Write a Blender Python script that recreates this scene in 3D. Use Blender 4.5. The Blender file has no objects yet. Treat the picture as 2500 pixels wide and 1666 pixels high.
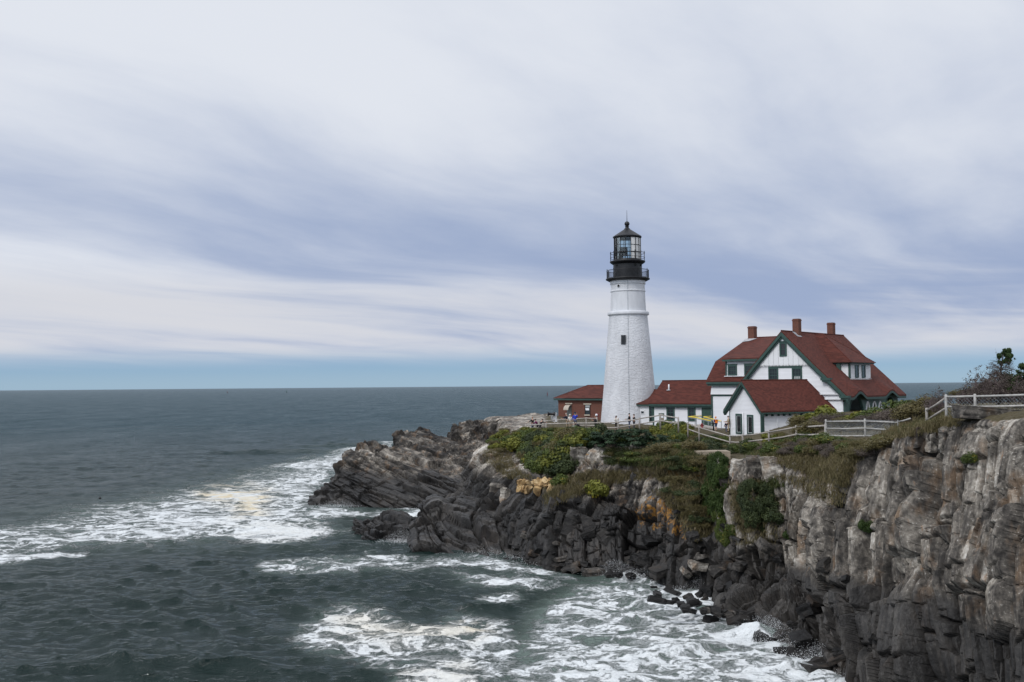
# Lighthouse on a rocky headland under a streaked overcast sky
import bpy, bmesh, math, random
import numpy as np
from mathutils import Vector, Matrix
from mathutils.bvhtree import BVHTree
random.seed(7)
scene = bpy.context.scene
COL = scene.collection

# ------------------------------------------------------------------ camera
K, CX, CY = 2430.0, 1250.0, 833.0              # focal length and centre in photograph pixels
PITCH, ROLL = math.atan(110 / K), math.radians(0.48)
CAM = np.array([0.0, 0.0, 13.0])
_f = np.array([0, math.cos(PITCH), math.sin(PITCH)])
_u0 = np.array([0, -math.sin(PITCH), math.cos(PITCH)])
_r0 = np.array([1.0, 0, 0])
CUP = _u0 * math.cos(ROLL) + _r0 * math.sin(ROLL)
CRT = _r0 * math.cos(ROLL) - _u0 * math.sin(ROLL)
cam_d = bpy.data.cameras.new("camera")
cam_d.sensor_width = 36.0
cam_d.lens = 36.0 * K / 2500.0
cam_d.clip_start, cam_d.clip_end = 0.5, 200000.0
cam = bpy.data.objects.new("camera", cam_d)
COL.objects.link(cam)
cam.matrix_world = Matrix(((CRT[0], CUP[0], -_f[0], 0), (CRT[1], CUP[1], -_f[1], 0),
                           (CRT[2], CUP[2], -_f[2], 13.0), (0, 0, 0, 1)))
scene.camera = cam

def ray(px, py):
    d = _f * K + CRT * (px - CX) - CUP * (py - CY)
    return d / d[1]
def P(px, py, Y):                               # point seen at a pixel, at distance Y in front
    return CAM + ray(px, py) * Y
def PZ(px, z, Y):                               # point at height z and distance Y, in the column of px
    py = 940.0
    for _ in range(6):
        d = ray(px, py)
        py -= (z - (13 + d[2] * Y)) * K / Y
    return CAM + ray(px, py) * Y
def P0(px, py, z=0.0):                          # point on a level plane
    d = ray(px, py)
    return CAM + d * ((z - 13.0) / d[2])
def proj(p):
    p = np.asarray(p, float) - CAM
    w = p @ _f
    return CX + K * (p @ CRT) / w, CY - K * (p @ CUP) / w
def ip(px, py, p0, n):                          # where the ray meets a plane
    d = ray(px, py)
    return CAM + d * (((np.asarray(p0) - CAM) @ n) / (d @ n))

# ------------------------------------------------------------------ sky and sun
SUN_EL, SUN_AZ = math.radians(46), math.radians(222)   # azimuth clockwise from +Y: behind the camera, to its left
sun_dir = Vector((math.sin(SUN_AZ) * math.cos(SUN_EL), math.cos(SUN_AZ) * math.cos(SUN_EL), math.sin(SUN_EL)))
sd = bpy.data.lights.new("sun", 'SUN')
sd.energy, sd.angle, sd.color = 1.35, math.radians(14), (1.0, 0.965, 0.92)
sun = bpy.data.objects.new("sun", sd)
COL.objects.link(sun)
sun.rotation_euler = (-sun_dir).to_track_quat('-Z', 'Y').to_euler()

class NT:
    """short hand for building node trees"""
    def __init__(s, tree): s.t, s.l = tree, tree.links
    def n(s, typ, ins=None, **kw):
        nd = s.t.nodes.new('ShaderNode' + typ)
        for k, v in kw.items(): setattr(nd, k, v)
        for k, v in (ins or {}).items(): s.put(nd.inputs[k], v)
        return nd
    def put(s, sock, v):
        if isinstance(v, bpy.types.NodeSocket): s.l.new(v, sock)
        else: sock.default_value = v
    def m(s, op, a, b=0.0, c=0.0, clamp=False):
        nd = s.t.nodes.new('ShaderNodeMath'); nd.operation = op; nd.use_clamp = clamp
        for i, v in enumerate((a, b, c)): s.put(nd.inputs[i], v)
        return nd.outputs[0]
    def v(s, op, a, b=(0, 0, 0)):
        nd = s.t.nodes.new('ShaderNodeVectorMath'); nd.operation = op
        s.put(nd.inputs[0], a)
        if op == 'SCALE': s.put(nd.inputs['Scale'], b)
        else: s.put(nd.inputs[1], b)
        return nd.outputs['Value'] if op in ('DOT_PRODUCT', 'LENGTH', 'DISTANCE') else nd.outputs[0]
    def mix(s, f, a, b, mode='MIX'):
        nd = s.t.nodes.new('ShaderNodeMix'); nd.data_type = 'RGBA'; nd.blend_type = mode; nd.clamp_factor = True
        s.put(nd.inputs[0], f)
        for i, c in ((6, a), (7, b)):
            s.put(nd.inputs[i], c if isinstance(c, bpy.types.NodeSocket) else (*c[:3], 1.0))
        return nd.outputs[2]
    def ss(s, x, a, b, lo=0.0, hi=1.0):
        nd = s.t.nodes.new('ShaderNodeMapRange'); nd.interpolation_type = 'SMOOTHSTEP'
        for i, v in enumerate((x, a, b, lo, hi)): s.put(nd.inputs[i], v)
        return nd.outputs[0]
    def noise(s, vec, scale, detail=4.0, rough=0.55, dist=0.0):
        nd = s.t.nodes.new('ShaderNodeTexNoise')
        s.put(nd.inputs['Vector'], vec)
        for k, v in (('Scale', scale), ('Detail', detail), ('Roughness', rough), ('Distortion', dist)): nd.inputs[k].default_value = v
        return nd.outputs[0]
    def comb(s, x, y, z):
        nd = s.t.nodes.new('ShaderNodeCombineXYZ')
        for i, v in enumerate((x, y, z)): s.put(nd.inputs[i], v)
        return nd.outputs[0]
    def attr(s, name, out='Fac'):
        nd = s.t.nodes.new('ShaderNodeAttribute'); nd.attribute_name = name
        return nd.outputs[out]

world = bpy.data.worlds.new("World")
scene.world = world
world.use_nodes = True
world.node_tree.nodes.clear()
w = NT(world.node_tree)
direc = w.n('TexCoord').outputs['Generated']
sep = w.n('SeparateXYZ', {0: direc})
dx, dy, dz = sep.outputs
sky = w.n('TexSky', sky_type='NISHITA', sun_disc=False, sun_elevation=SUN_EL, sun_rotation=SUN_AZ,
          air_density=1.0, dust_density=0.6, ozone_density=1.5)
zz = w.m('ADD', w.m('MAXIMUM', dz, 0.0), 0.085)
qx, qy = w.m('DIVIDE', dx, zz), w.m('DIVIDE', dy, zz)         # the cloud layer is a level sheet
A = math.radians(38)
sa = w.m('ADD', w.m('MULTIPLY', qx, math.sin(A)), w.m('MULTIPLY', qy, math.cos(A)))   # along the streaks
ta = w.m('SUBTRACT', w.m('MULTIPLY', qx, math.cos(A)), w.m('MULTIPLY', qy, math.sin(A)))
wob = w.noise(w.comb(qx, qy, 3.0), 0.35, 2.0)
ta2 = w.m('ADD', ta, w.m('MULTIPLY', wob, 1.2))
big = w.noise(w.comb(w.m('MULTIPLY', sa, 0.20), w.m('MULTIPLY', ta2, 0.55), 1.7), 0.9, 3.0, 0.5)
streak = w.noise(w.comb(w.m('MULTIPLY', sa, 0.26), w.m('MULTIPLY', ta2, 1.0), 7.7), 1.25, 4.0, 0.46)
fine = w.noise(w.comb(w.m('MULTIPLY', sa, 0.9), w.m('MULTIPLY', ta2, 1.9), 4.1), 1.5, 7.0, 0.58)
# darker, bluer belt of thicker cloud low over the sea, tilted a little, and thin bright bars under it
el = w.m('ADD', dz, w.m('ADD', w.m('MULTIPLY', dx, 0.085), w.m('MULTIPLY', w.m('SUBTRACT', wob, 0.5), 0.05)))
belt = w.m('MULTIPLY', w.ss(el, 0.075, 0.135), w.m('SUBTRACT', 1.0, w.ss(el, 0.145, 0.27)))
bars = w.noise(w.comb(w.m('MULTIPLY', dx, 1.6), 0.0, w.m('MULTIPLY', el, 30.0)), 1.3, 4.0, 0.55, 0.3)
tone = w.m('ADD', w.m('MULTIPLY', big, 0.55), w.m('ADD', w.m('MULTIPLY', streak, 0.50), w.m('MULTIPLY', fine, 0.26)))
tone = w.m('SUBTRACT', tone, w.m('MULTIPLY', belt, 0.19))
tone = w.m('ADD', tone, w.m('ADD', 0.025, w.m('MULTIPLY', w.ss(dz, 0.18, 0.40), 0.15)))
low = w.m('SUBTRACT', 1.0, w.ss(dz, 0.08, 0.13))
tone = w.m('ADD', tone, w.m('MULTIPLY', low, w.m('MULTIPLY', w.m('SUBTRACT', bars, 0.56), 0.55)))
t01 = w.ss(tone, 0.33, 0.84)
ccol = w.mix(t01, (0.335, 0.415, 0.600), (0.750, 0.785, 0.855))
warm = w.m('MULTIPLY', low, w.m('MULTIPLY', t01, 0.55))
ccol = w.mix(warm, ccol, (0.615, 0.61, 0.645))
gap = w.m('ADD', dz, w.m('MULTIPLY', w.m('SUBTRACT', bars, 0.5), 0.012))
cover = w.ss(gap, 0.016, 0.044)
skc = w.v('MULTIPLY', w.v('SCALE', sky.outputs[0], 0.1), (0.62, 0.88, 1.16))
clear = w.mix(0.85, skc, w.mix(w.ss(dz, 0.0, 0.028), (0.355, 0.50, 0.64), (0.265, 0.425, 0.62)))
vis = w.mix(cover, clear, ccol)
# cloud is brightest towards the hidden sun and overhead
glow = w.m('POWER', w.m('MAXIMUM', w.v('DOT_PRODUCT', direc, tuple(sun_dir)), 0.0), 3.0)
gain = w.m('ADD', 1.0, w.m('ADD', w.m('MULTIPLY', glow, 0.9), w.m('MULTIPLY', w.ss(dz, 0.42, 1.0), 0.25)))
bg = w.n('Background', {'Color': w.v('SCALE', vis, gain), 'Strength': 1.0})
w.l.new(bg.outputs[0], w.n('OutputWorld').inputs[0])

vs = scene.view_settings
vs.view_transform, vs.look, vs.exposure, vs.gamma = 'Standard', 'None', 0.0, 1.0
vs.use_curve_mapping = False
scene.render.engine = 'CYCLES'
scene.cycles.use_denoising = True
scene.cycles.max_bounces = 6
scene.cycles.transparent_max_bounces = 8

# ------------------------------------------------------------------ naming helpers
def tag(o, label=None, cat=None, group=None, kind=None):
    if label: o['label'] = label
    if cat: o['category'] = cat
    if group: o['group'] = group
    if kind: o['kind'] = kind
    return o
def empty(name, loc, label, cat, group=None, rz=0.0):
    o = bpy.data.objects.new(name, None)
    COL.objects.link(o)
    o.location = Vector(loc)
    o.rotation_euler = (0, 0, rz)
    o.empty_display_size = 0.3
    return tag(o, label, cat, group)
def copy_tree(o, parent=None):
    c = o.copy(); COL.objects.link(c)
    if parent is not None: c.parent = parent
    for ch in list(o.children): copy_tree(ch, c)
    return c
def origin_of(o):
    v = Vector((0, 0, 0))
    while o is not None:
        v = v + Vector(o.location); o = o.parent
    return v
def link_mesh(name, me, parent=None, mats=()):
    for m_ in mats: me.materials.append(m_)
    o = bpy.data.objects.new(name, me)
    COL.objects.link(o)
    if parent is not None: o.parent = parent
    return o
def np_mesh(name, verts, quads, mats=(), smooth=False, attrs=None):
    """fast mesh from arrays; quads (n,4) or tris (n,3)"""
    me = bpy.data.meshes.new(name)
    v = np.asarray(verts, np.float32).reshape(-1, 3)
    q = np.asarray(quads, np.int32)
    k = q.shape[1]
    me.vertices.add(len(v)); me.vertices.foreach_set('co', v.ravel())
    me.loops.add(q.size); me.loops.foreach_set('vertex_index', q.ravel())
    me.polygons.add(len(q))
    me.polygons.foreach_set('loop_start', np.arange(0, q.size, k, dtype=np.int32))
    me.polygons.foreach_set('loop_total', np.full(len(q), k, np.int32))
    me.polygons.foreach_set('use_smooth', np.full(len(q), smooth, bool))
    me.update(calc_edges=True)
    for nm, arr in (attrs or {}).items():
        arr = np.asarray(arr, np.float32)
        if arr.ndim == 1:
            a = me.attributes.new(nm, 'FLOAT', 'POINT'); a.data.foreach_set('value', arr)
        else:
            a = me.attributes.new(nm, 'FLOAT_COLOR', 'POINT')
            a.data.foreach_set('color', np.c_[arr, np.ones(len(arr))].astype(np.float32).ravel())
    for m_ in mats: me.materials.append(m_)
    return me

class MB:
    """collects boxes, prisms, tubes and lathes (world coordinates) into ONE mesh"""
    def __init__(s): s.v, s.f, s.sm = [], [], []
    def add(s, vs_, fs_, smooth=False):
        b = len(s.v)
        s.v += [tuple(map(float, p)) for p in vs_]
        s.f += [tuple(b + i for i in f) for f in fs_]
        s.sm += [smooth] * len(fs_)
        return s
    def poly(s, pts): return s.add(pts, [tuple(range(len(pts)))])
    def prism(s, pts, d):
        """planar outline pushed along d"""
        pts = [np.asarray(p, float) for p in pts]; d = np.asarray(d, float); n = len(pts)
        nrm = sum((np.cross(pts[i] - pts[0], pts[(i + 1) % n] - pts[0]) for i in range(1, n - 1)), np.zeros(3))
        if nrm @ d > 0: pts = pts[::-1]
        fs = [tuple(range(n)), tuple(range(2 * n - 1, n - 1, -1))]
        fs += [(i, n + i, n + (i + 1) % n, (i + 1) % n)[::-1] for i in range(n)]
        return s.add(pts + [p + d for p in pts], fs)
    def box(s, o, ax, ay, az):
        """box from corner o with three edge vectors"""
        o, ax, ay, az = (np.asarray(q, float) for q in (o, ax, ay, az))
        return s.prism([o, o + ax, o + ax + ay, o + ay], az)
    def cbox(s, c, sx, sy, sz, ex=(1, 0, 0), ey=(0, 1, 0), ez=(0, 0, 1)):
        c, ex, ey, ez = (np.asarray(q, float) for q in (c, ex, ey, ez))
        return s.box(c - ex * sx / 2 - ey * sy / 2 - ez * sz / 2, ex * sx, ey * sy, ez * sz)
    def tube(s, pts, r, n=8, cap=True):
        pts = [np.asarray(p, float) for p in pts]
        rr = r if hasattr(r, '__len__') else [r] * len(pts)
        vs_, fs_ = [], []
        for i, p in enumerate(pts):
            t = pts[min(i + 1, len(pts) - 1)] - pts[max(i - 1, 0)]
            t = t / (np.linalg.norm(t) + 1e-9)
            a = np.cross(t, (0, 0, 1.0)) if abs(t[2]) < 0.95 else np.cross(t, (1.0, 0, 0))
            a /= np.linalg.norm(a); b = np.cross(t, a)
            for k in range(n):
                an = 2 * math.pi * k / n
                vs_.append(p + rr[i] * (a * math.cos(an) + b * math.sin(an)))
        for i in range(len(pts) - 1):
            for k in range(n):
                k2 = (k + 1) % n
                fs_.append((i * n + k, i * n + k2, (i + 1) * n + k2, (i + 1) * n + k))
        if cap:
            fs_.append(tuple(range(n))[::-1]); fs_.append(tuple(range((len(pts) - 1) * n, len(pts) * n)))
        return s.add(vs_, fs_, n > 6)
    def ring(s, c, r, rt, n=40, z=None):
        pts = [np.array([c[0] + r * math.cos(2 * math.pi * k / n), c[1] + r * math.sin(2 * math.pi * k / n), z if z is not None else c[2]]) for k in range(n + 1)]
        return s.tube(pts, rt, 6, cap=False)
    def lathe(s, c, prof, n=48, smooth=True, a0=0.0, a1=2 * math.pi):
        """prof: list of (radius, z); c: axis foot"""
        vs_, fs_ = [], []
        full = abs(a1 - a0 - 2 * math.pi) < 1e-6
        m_ = n if full else n + 1
        for r, z in prof:
            for k in range(m_):
                an = a0 + (a1 - a0) * k / n
                vs_.append((c[0] + r * math.cos(an), c[1] + r * math.sin(an), z))
        for i in range(len(prof) - 1):
            for k in range(n):
                k2 = (k + 1) % m_
                fs_.append((i * m_ + k, i * m_ + k2, (i + 1) * m_ + k2, (i + 1) * m_ + k))
        return s.add(vs_, fs_, smooth)
    def sphere(s, c, r, n=12, sq=(1, 1, 1)):
        prof = [(r * math.sin(math.pi * i / n), -r * math.cos(math.pi * i / n)) for i in range(n + 1)]
        b = len(s.v)
        s.lathe((0, 0, 0), [(max(q, 1e-4), z) for q, z in prof], 2 * n)
        for i in range(b, len(s.v)):
            p = s.v[i]; s.v[i] = (c[0] + p[0] * sq[0], c[1] + p[1] * sq[1], c[2] + p[2] * sq[2])
        return s
    def build(s, name, mat, parent=None, smooth=None):
        me = bpy.data.meshes.new(name)
        og = origin_of(parent) if parent is not None else Vector((0, 0, 0))
        if parent is None and s.v:
            a = np.array(s.v); og = Vector((a[:, 0].mean(), a[:, 1].mean(), a[:, 2].min()))
        me.from_pydata([(p[0] - og[0], p[1] - og[1], p[2] - og[2]) for p in s.v], [], s.f)
        me.polygons.foreach_set('use_smooth', [bool(q) if smooth is None else smooth for q in s.sm])
        me.update()
        o = link_mesh(name, me, parent, [mat] if not isinstance(mat, (list, tuple)) else mat)
        if parent is None: o.location = og
        return o

# ------------------------------------------------------------------ numeric noise
def _h(i, j, k, seed):
    n = (i.astype(np.int64) * 374761393 + j.astype(np.int64) * 668265263 + k.astype(np.int64) * 2147483647 + seed * 1274126177) & 0xFFFFFFFF
    n = ((n ^ (n >> 13)) * 1274126177) & 0xFFFFFFFF
    n = ((n ^ (n >> 16)) * 2246822519) & 0xFFFFFFFF
    return ((n ^ (n >> 15)) & 0xFFFFFF) / float(0xFFFFFF)
def vnoise(p, seed=0):
    f = np.floor(p).astype(np.int64); t = p - f; t = t * t * (3 - 2 * t)
    r = 0
    for a in (0, 1):
        for b in (0, 1):
            for c in (0, 1):
                wgt = (t[:, 0] if a else 1 - t[:, 0]) * (t[:, 1] if b else 1 - t[:, 1]) * (t[:, 2] if c else 1 - t[:, 2])
                r = r + wgt * _h(f[:, 0] + a, f[:, 1] + b, f[:, 2] + c, seed)
    return r
def fbm(p, oct_=4, seed=0, gain=0.5):
    r, a, s = 0, 1.0, 0.0
    for o in range(oct_):
        r = r + a * vnoise(p * 2 ** o + 17.3 * o, seed + o); s += a; a *= gain
    return r / s
def blocks(p, R, size, seed, warp=0.3, tilt=0.9, crack=0.05):
    """jointed rock: random blocks laid in beds (axis 2 of R = across the beds).
    returns height 0..1 with tilted tops, a random tone per block, and closeness to a joint"""
    q = (p @ np.asarray(R).T) / np.asarray(size)
    wv = np.stack([fbm(q * 0.45 + 31.7 * a, 2, seed + 50 + a) for a in range(3)], 1) - 0.5
    q = q + wv * 2 * warp
    k = np.floor(q[:, 2])
    qx = q[:, 0] + _h(k, k * 0, k * 0, seed + 1) * 9.0
    i = np.floor(qx)
    qy = q[:, 1] + _h(i, k, k * 0, seed + 2) * 9.0
    j = np.floor(qy)
    lx, ly, lz = qx - i, qy - j, q[:, 2] - k
    hh = _h(i, j, k, seed + 3); tone = _h(i, j, k, seed + 4)
    gx, gy, gz = (_h(i, j, k, seed + 5 + a) - 0.5 for a in range(3))
    hh = hh + tilt * (gx * (lx - .5) + gy * (ly - .5) + gz * (lz - .5))
    e = np.minimum(np.minimum(lx, 1 - lx) * size[0], np.minimum(np.minimum(ly, 1 - ly) * size[1], np.minimum(lz, 1 - lz) * size[2]))
    return hh, tone, np.clip(1 - e / max(crack, 1e-6), 0, 1)
def rot_frame(dip_deg, az_deg, twist=0.0):
    """axes: 0 = along bed in the picture, 1 = along view depth, 2 = across beds"""
    M = Matrix.Rotation(math.radians(az_deg), 3, 'Z') @ Matrix.Rotation(math.radians(dip_deg), 3, 'Y') @ Matrix.Rotation(math.radians(twist), 3, 'X')
    return np.array(M.transposed())
def in_poly(x, y, poly):
    c = np.zeros(x.shape, bool); n = len(poly)
    for a in range(n):
        x1, y1 = poly[a]; x2, y2 = poly[(a + 1) % n]
        if y1 == y2: continue
        t = ((y1 > y) != (y2 > y)) & (x < (x2 - x1) * (y - y1) / (y2 - y1) + x1)
        c ^= t
    return c
def sdist(x, y, poly, ys=1.0):
    """signed distance to an outline, positive inside"""
    d = np.full(x.shape, 1e9); n = len(poly)
    for a in range(n):
        x1, y1 = poly[a]; x2, y2 = poly[(a + 1) % n]
        ax, ay, bx, by = x - x1, (y - y1) * ys, x2 - x1, (y2 - y1) * ys
        t = np.clip((ax * bx + ay * by) / (bx * bx + by * by + 1e-9), 0, 1)
        d = np.minimum(d, np.hypot(ax - t * bx, ay - t * by))
    return np.where(in_poly(x, y, poly), d, -d)
def vproj(p):
    q = p - CAM
    wv = q @ _f
    wv = np.where(wv < 0.1, 0.1, wv)
    return CX + K * (q @ CRT) / wv, CY - K * (q @ CUP) / wv
# ------------------------------------------------------------------ materials
def new_mat(name):
    m_ = bpy.data.materials.new(name); m_.use_nodes = True
    t = NT(m_.node_tree); m_.node_tree.nodes.clear()
    out = t.n('OutputMaterial')
    return m_, t, out
def pbsdf(t, out, color, rough=0.6, metal=0.0, spec=0.5, normal=None, **kw):
    b = t.n('BsdfPrincipled')
    t.put(b.inputs['Base Color'], color if isinstance(color, bpy.types.NodeSocket) else (*color[:3], 1.0))
    t.put(b.inputs['Roughness'], rough); t.put(b.inputs['Metallic'], metal)
    t.put(b.inputs['Specular IOR Level'], spec)
    if normal is not None: t.put(b.inputs['Normal'], normal)
    for k, v in kw.items(): t.put(b.inputs[k], v)
    t.l.new(b.outputs[0], out.inputs[0])
    return b
def bump(t, h, strength=0.4, dist=0.05, normal=None):
    b = t.n('Bump', {'Height': h, 'Strength': strength, 'Distance': dist})
    if normal is not None: t.put(b.inputs['Normal'], normal)
    return b.outputs[0]
def pos(t): return t.n('NewGeometry').outputs['Position']
def simple(name, c, rough=0.6, var=0.18, scale=3.0, bmp=0.15, metal=0.0, spec=0.4, c2=None, stretch=(1, 1, 1)):
    """plain paint, wood or metal with a little weathering"""
    m_, t, out = new_mat(name)
    p = t.v('MULTIPLY', pos(t), stretch)
    n1 = t.noise(p, scale, 5.0); n2 = t.noise(p, scale * 7, 3.0)
    f = t.m('ADD', t.m('MULTIPLY', n1, 0.7), t.m('MULTIPLY', n2, 0.3))
    a = tuple(x * (1 - var) for x in c); b = c2 or tuple(min(x * (1 + var), 1) for x in c)
    pbsdf(t, out, t.mix(t.ss(f, 0.3, 0.7), a, b), t.m('ADD', rough - 0.08, t.m('MULTIPLY', n2, 0.16)), metal, spec,
          bump(t, n2, bmp, 0.02))
    return m_
M = {}
M['green'] = simple('green_trim_paint', (0.030, 0.068, 0.058), 0.5, 0.2)
M['green_porch'] = simple('pale_green_porch_paint', (0.050, 0.098, 0.085), 0.55, 0.15)
M['door_green'] = simple('green_door_paint', (0.035, 0.075, 0.058), 0.5, 0.15)
M['white'] = simple('white_paint', (0.70, 0.71, 0.725), 0.5, 0.06)
M['iron'] = simple('black_iron_paint', (0.005, 0.0055, 0.0075), 0.45, 0.35, 2.0, c2=(0.012, 0.0125, 0.0155))
M['ceiling'] = simple('lantern_lining_paint', (0.16, 0.17, 0.16), 0.6, 0.1)
M['panel'] = simple('white_lantern_panel', (0.66, 0.65, 0.63), 0.5, 0.06)
M['rail'] = simple('weathered_grey_rail', (0.36, 0.33, 0.30), 0.8, 0.3, 4.0, 0.4)
M['white_rail'] = simple('whitewashed_rail', (0.38, 0.37, 0.35), 0.75, 0.25, 5.0, 0.3)
M['steel'] = simple('galvanised_steel', (0.33, 0.36, 0.38), 0.4, 0.15, metal=0.6)
M['yellow'] = simple('yellow_handrail_paint', (0.72, 0.55, 0.06), 0.45, 0.1)
M['concrete'] = simple('old_concrete', (0.30, 0.25, 0.19), 0.9, 0.3, 1.5, 0.4)
M['stone_trim'] = simple('sandstone_trim', (0.42, 0.37, 0.30), 0.8, 0.15)
M['awning'] = simple('tan_awning_sheet', (0.42, 0.37, 0.31), 0.6, 0.12)
M['dark'] = simple('dark_interior', (0.010, 0.012, 0.012), 0.7, 0.2)
M['red'] = simple('dull_red_paint', (0.20, 0.03, 0.03), 0.5, 0.2)
M['sign'] = simple('green_sign_board', (0.03, 0.065, 0.05), 0.5, 0.1)
M['letter'] = simple('cream_lettering', (0.62, 0.60, 0.52), 0.6, 0.05)
M['paper'] = simple('white_paper', (0.75, 0.76, 0.78), 0.7, 0.04)
M['curtain'] = simple('pale_blind_cloth', (0.34, 0.36, 0.36), 0.8, 0.1)
M['bark'] = simple('grey_brown_bark', (0.085, 0.068, 0.060), 0.9, 0.3, 6.0, 0.5)
M['twig'] = simple('bare_twig_bark', (0.115, 0.085, 0.085), 0.9, 0.25, 8.0, 0.2)
M['buoy_red'] = simple('buoy_red_paint', (0.16, 0.022, 0.025), 0.5, 0.2)
M['buoy_green'] = simple('buoy_green_paint', (0.02, 0.08, 0.05), 0.5, 0.2)
M['flash'] = simple('lead_flashing', (0.34, 0.34, 0.36), 0.6, 0.35)

def glass_dark():
    m_, t, out = new_mat('dark_window_glass')
    n = t.noise(pos(t), 0.8, 2.0)
    pbsdf(t, out, t.mix(n, (0.008, 0.010, 0.012), (0.03, 0.034, 0.038)), 0.08, 0.0, 0.5)
    return m_
M['glass'] = glass_dark()
def glass_clear():
    m_, t, out = new_mat('lantern_glass')
    tr = t.n('BsdfTransparent', {0: (0.86, 0.92, 0.93, 1)})
    gl = t.n('BsdfGlossy', {'Color': (1, 1, 1, 1), 'Roughness': 0.03})
    fr = t.n('Fresnel', {'IOR': 1.45})
    mx = t.n('MixShader', {0: fr.outputs[0]}); t.l.new(tr.outputs[0], mx.inputs[1]); t.l.new(gl.outputs[0], mx.inputs[2])
    t.l.new(mx.outputs[0], out.inputs[0])
    return m_
M['lantern_glass'] = glass_clear()

def clapboard(name='white_clapboard', c=(0.71, 0.72, 0.745), lap=0.135, vertical=False):
    m_, t, out = new_mat(name)
    p = pos(t); s = t.n('SeparateXYZ', {0: p}).outputs
    zz_ = t.m('DIVIDE', s[2] if not vertical else t.m('ADD', s[0], t.m('MULTIPLY', s[1], 0.8)), lap)
    fr = t.m('FRACT', zz_)
    saw = t.m('SUBTRACT', 1.0, fr)
    saw = t.m('MULTIPLY', saw, t.ss(fr, 0.0, 0.06))
    n1 = t.noise(p, 0.7, 4.0); n2 = t.noise(t.v('MULTIPLY', p, (1, 1, 6)), 3.0, 4.0)
    row = t.n('TexWhiteNoise', {0: t.comb(0, 0, t.m('FLOOR', zz_))}, noise_dimensions='3D').outputs[0]
    f = t.m('ADD', t.m('MULTIPLY', n1, 0.5), t.m('ADD', t.m('MULTIPLY', n2, 0.3), t.m('MULTIPLY', row, 0.2)))
    col = t.mix(t.ss(f, 0.25, 0.75), tuple(x * 0.90 for x in c), c)
    pbsdf(t, out, col, 0.55, 0, 0.35, bump(t, saw, 1.0, 0.09))
    return m_
M['clap'] = clapboard()

def shingles():
    m_, t, out = new_mat('red_brown_shingles')
    p = pos(t); s = t.n('SeparateXYZ', {0: p}).outputs
    row = t.m('DIVIDE', s[2], 0.105)
    rf = t.m('FLOOR', row)
    h = t.m('ADD', t.m('MULTIPLY', s[0], 1.0), t.m('MULTIPLY', s[1], 0.35))
    cell = t.m('ADD', t.m('DIVIDE', h, 0.26), t.m('MULTIPLY', t.m('MODULO', rf, 2.0), 0.5))
    rnd = t.n('TexWhiteNoise', {0: t.comb(t.m('FLOOR', cell), rf, 1.0)}, noise_dimensions='3D').outputs[0]
    n1 = t.noise(p, 0.5, 5.0, 0.6); n2 = t.noise(p, 9.0, 3.0)
    f = t.m('ADD', t.m('MULTIPLY', rnd, 0.45), t.m('ADD', t.m('MULTIPLY', n1, 0.4), t.m('MULTIPLY', n2, 0.2)))
    col = t.mix(t.ss(f, 0.1, 0.95), (0.050, 0.0145, 0.0105), (0.108, 0.031, 0.022))
    fr = t.m('FRACT', row)
    pbsdf(t, out, col, 0.88, 0, 0.25, bump(t, t.m('ADD', t.m('SUBTRACT', 1.0, fr), t.m('MULTIPLY', n2, 0.4)), 0.55, 0.03))
    return m_
M['roof'] = shingles()

def bricks(name='red_brick', scale=1.0):
    m_, t, out = new_mat(name)
    p = pos(t); s = t.n('SeparateXYZ', {0: p}).outputs
    nr = t.n('NewGeometry').outputs['Normal']
    side = t.m('GREATER_THAN', t.m('ABSOLUTE', t.v('DOT_PRODUCT', nr, (0.743, -0.669, 0))), 0.6)
    h1 = t.v('DOT_PRODUCT', p, (0.743, -0.669, 0)); h2 = t.v('DOT_PRODUCT', p, (0.669, 0.743, 0))
    h = t.m('ADD', h1, t.m('MULTIPLY', side, t.m('SUBTRACT', h2, h1)))
    br = t.n('TexBrick', {'Vector': t.comb(h, s[2], 0.0), 'Color1': (0.165, 0.048, 0.026, 1), 'Color2': (0.115, 0.034, 0.022, 1),
                          'Mortar': (0.19, 0.13, 0.105, 1), 'Scale': 1.0, 'Mortar Size': 0.012, 'Brick Width': 0.24, 'Row Height': 0.085})
    n1 = t.noise(p, 0.9, 4.0)
    col = t.mix(t.m('MULTIPLY', n1, 0.5), br.outputs[0], (0.09, 0.035, 0.025))
    pbsdf(t, out, col, 0.85, 0, 0.25, bump(t, br.outputs[1], -0.4, 0.02))
    return m_
M['brick'] = bricks()

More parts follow.
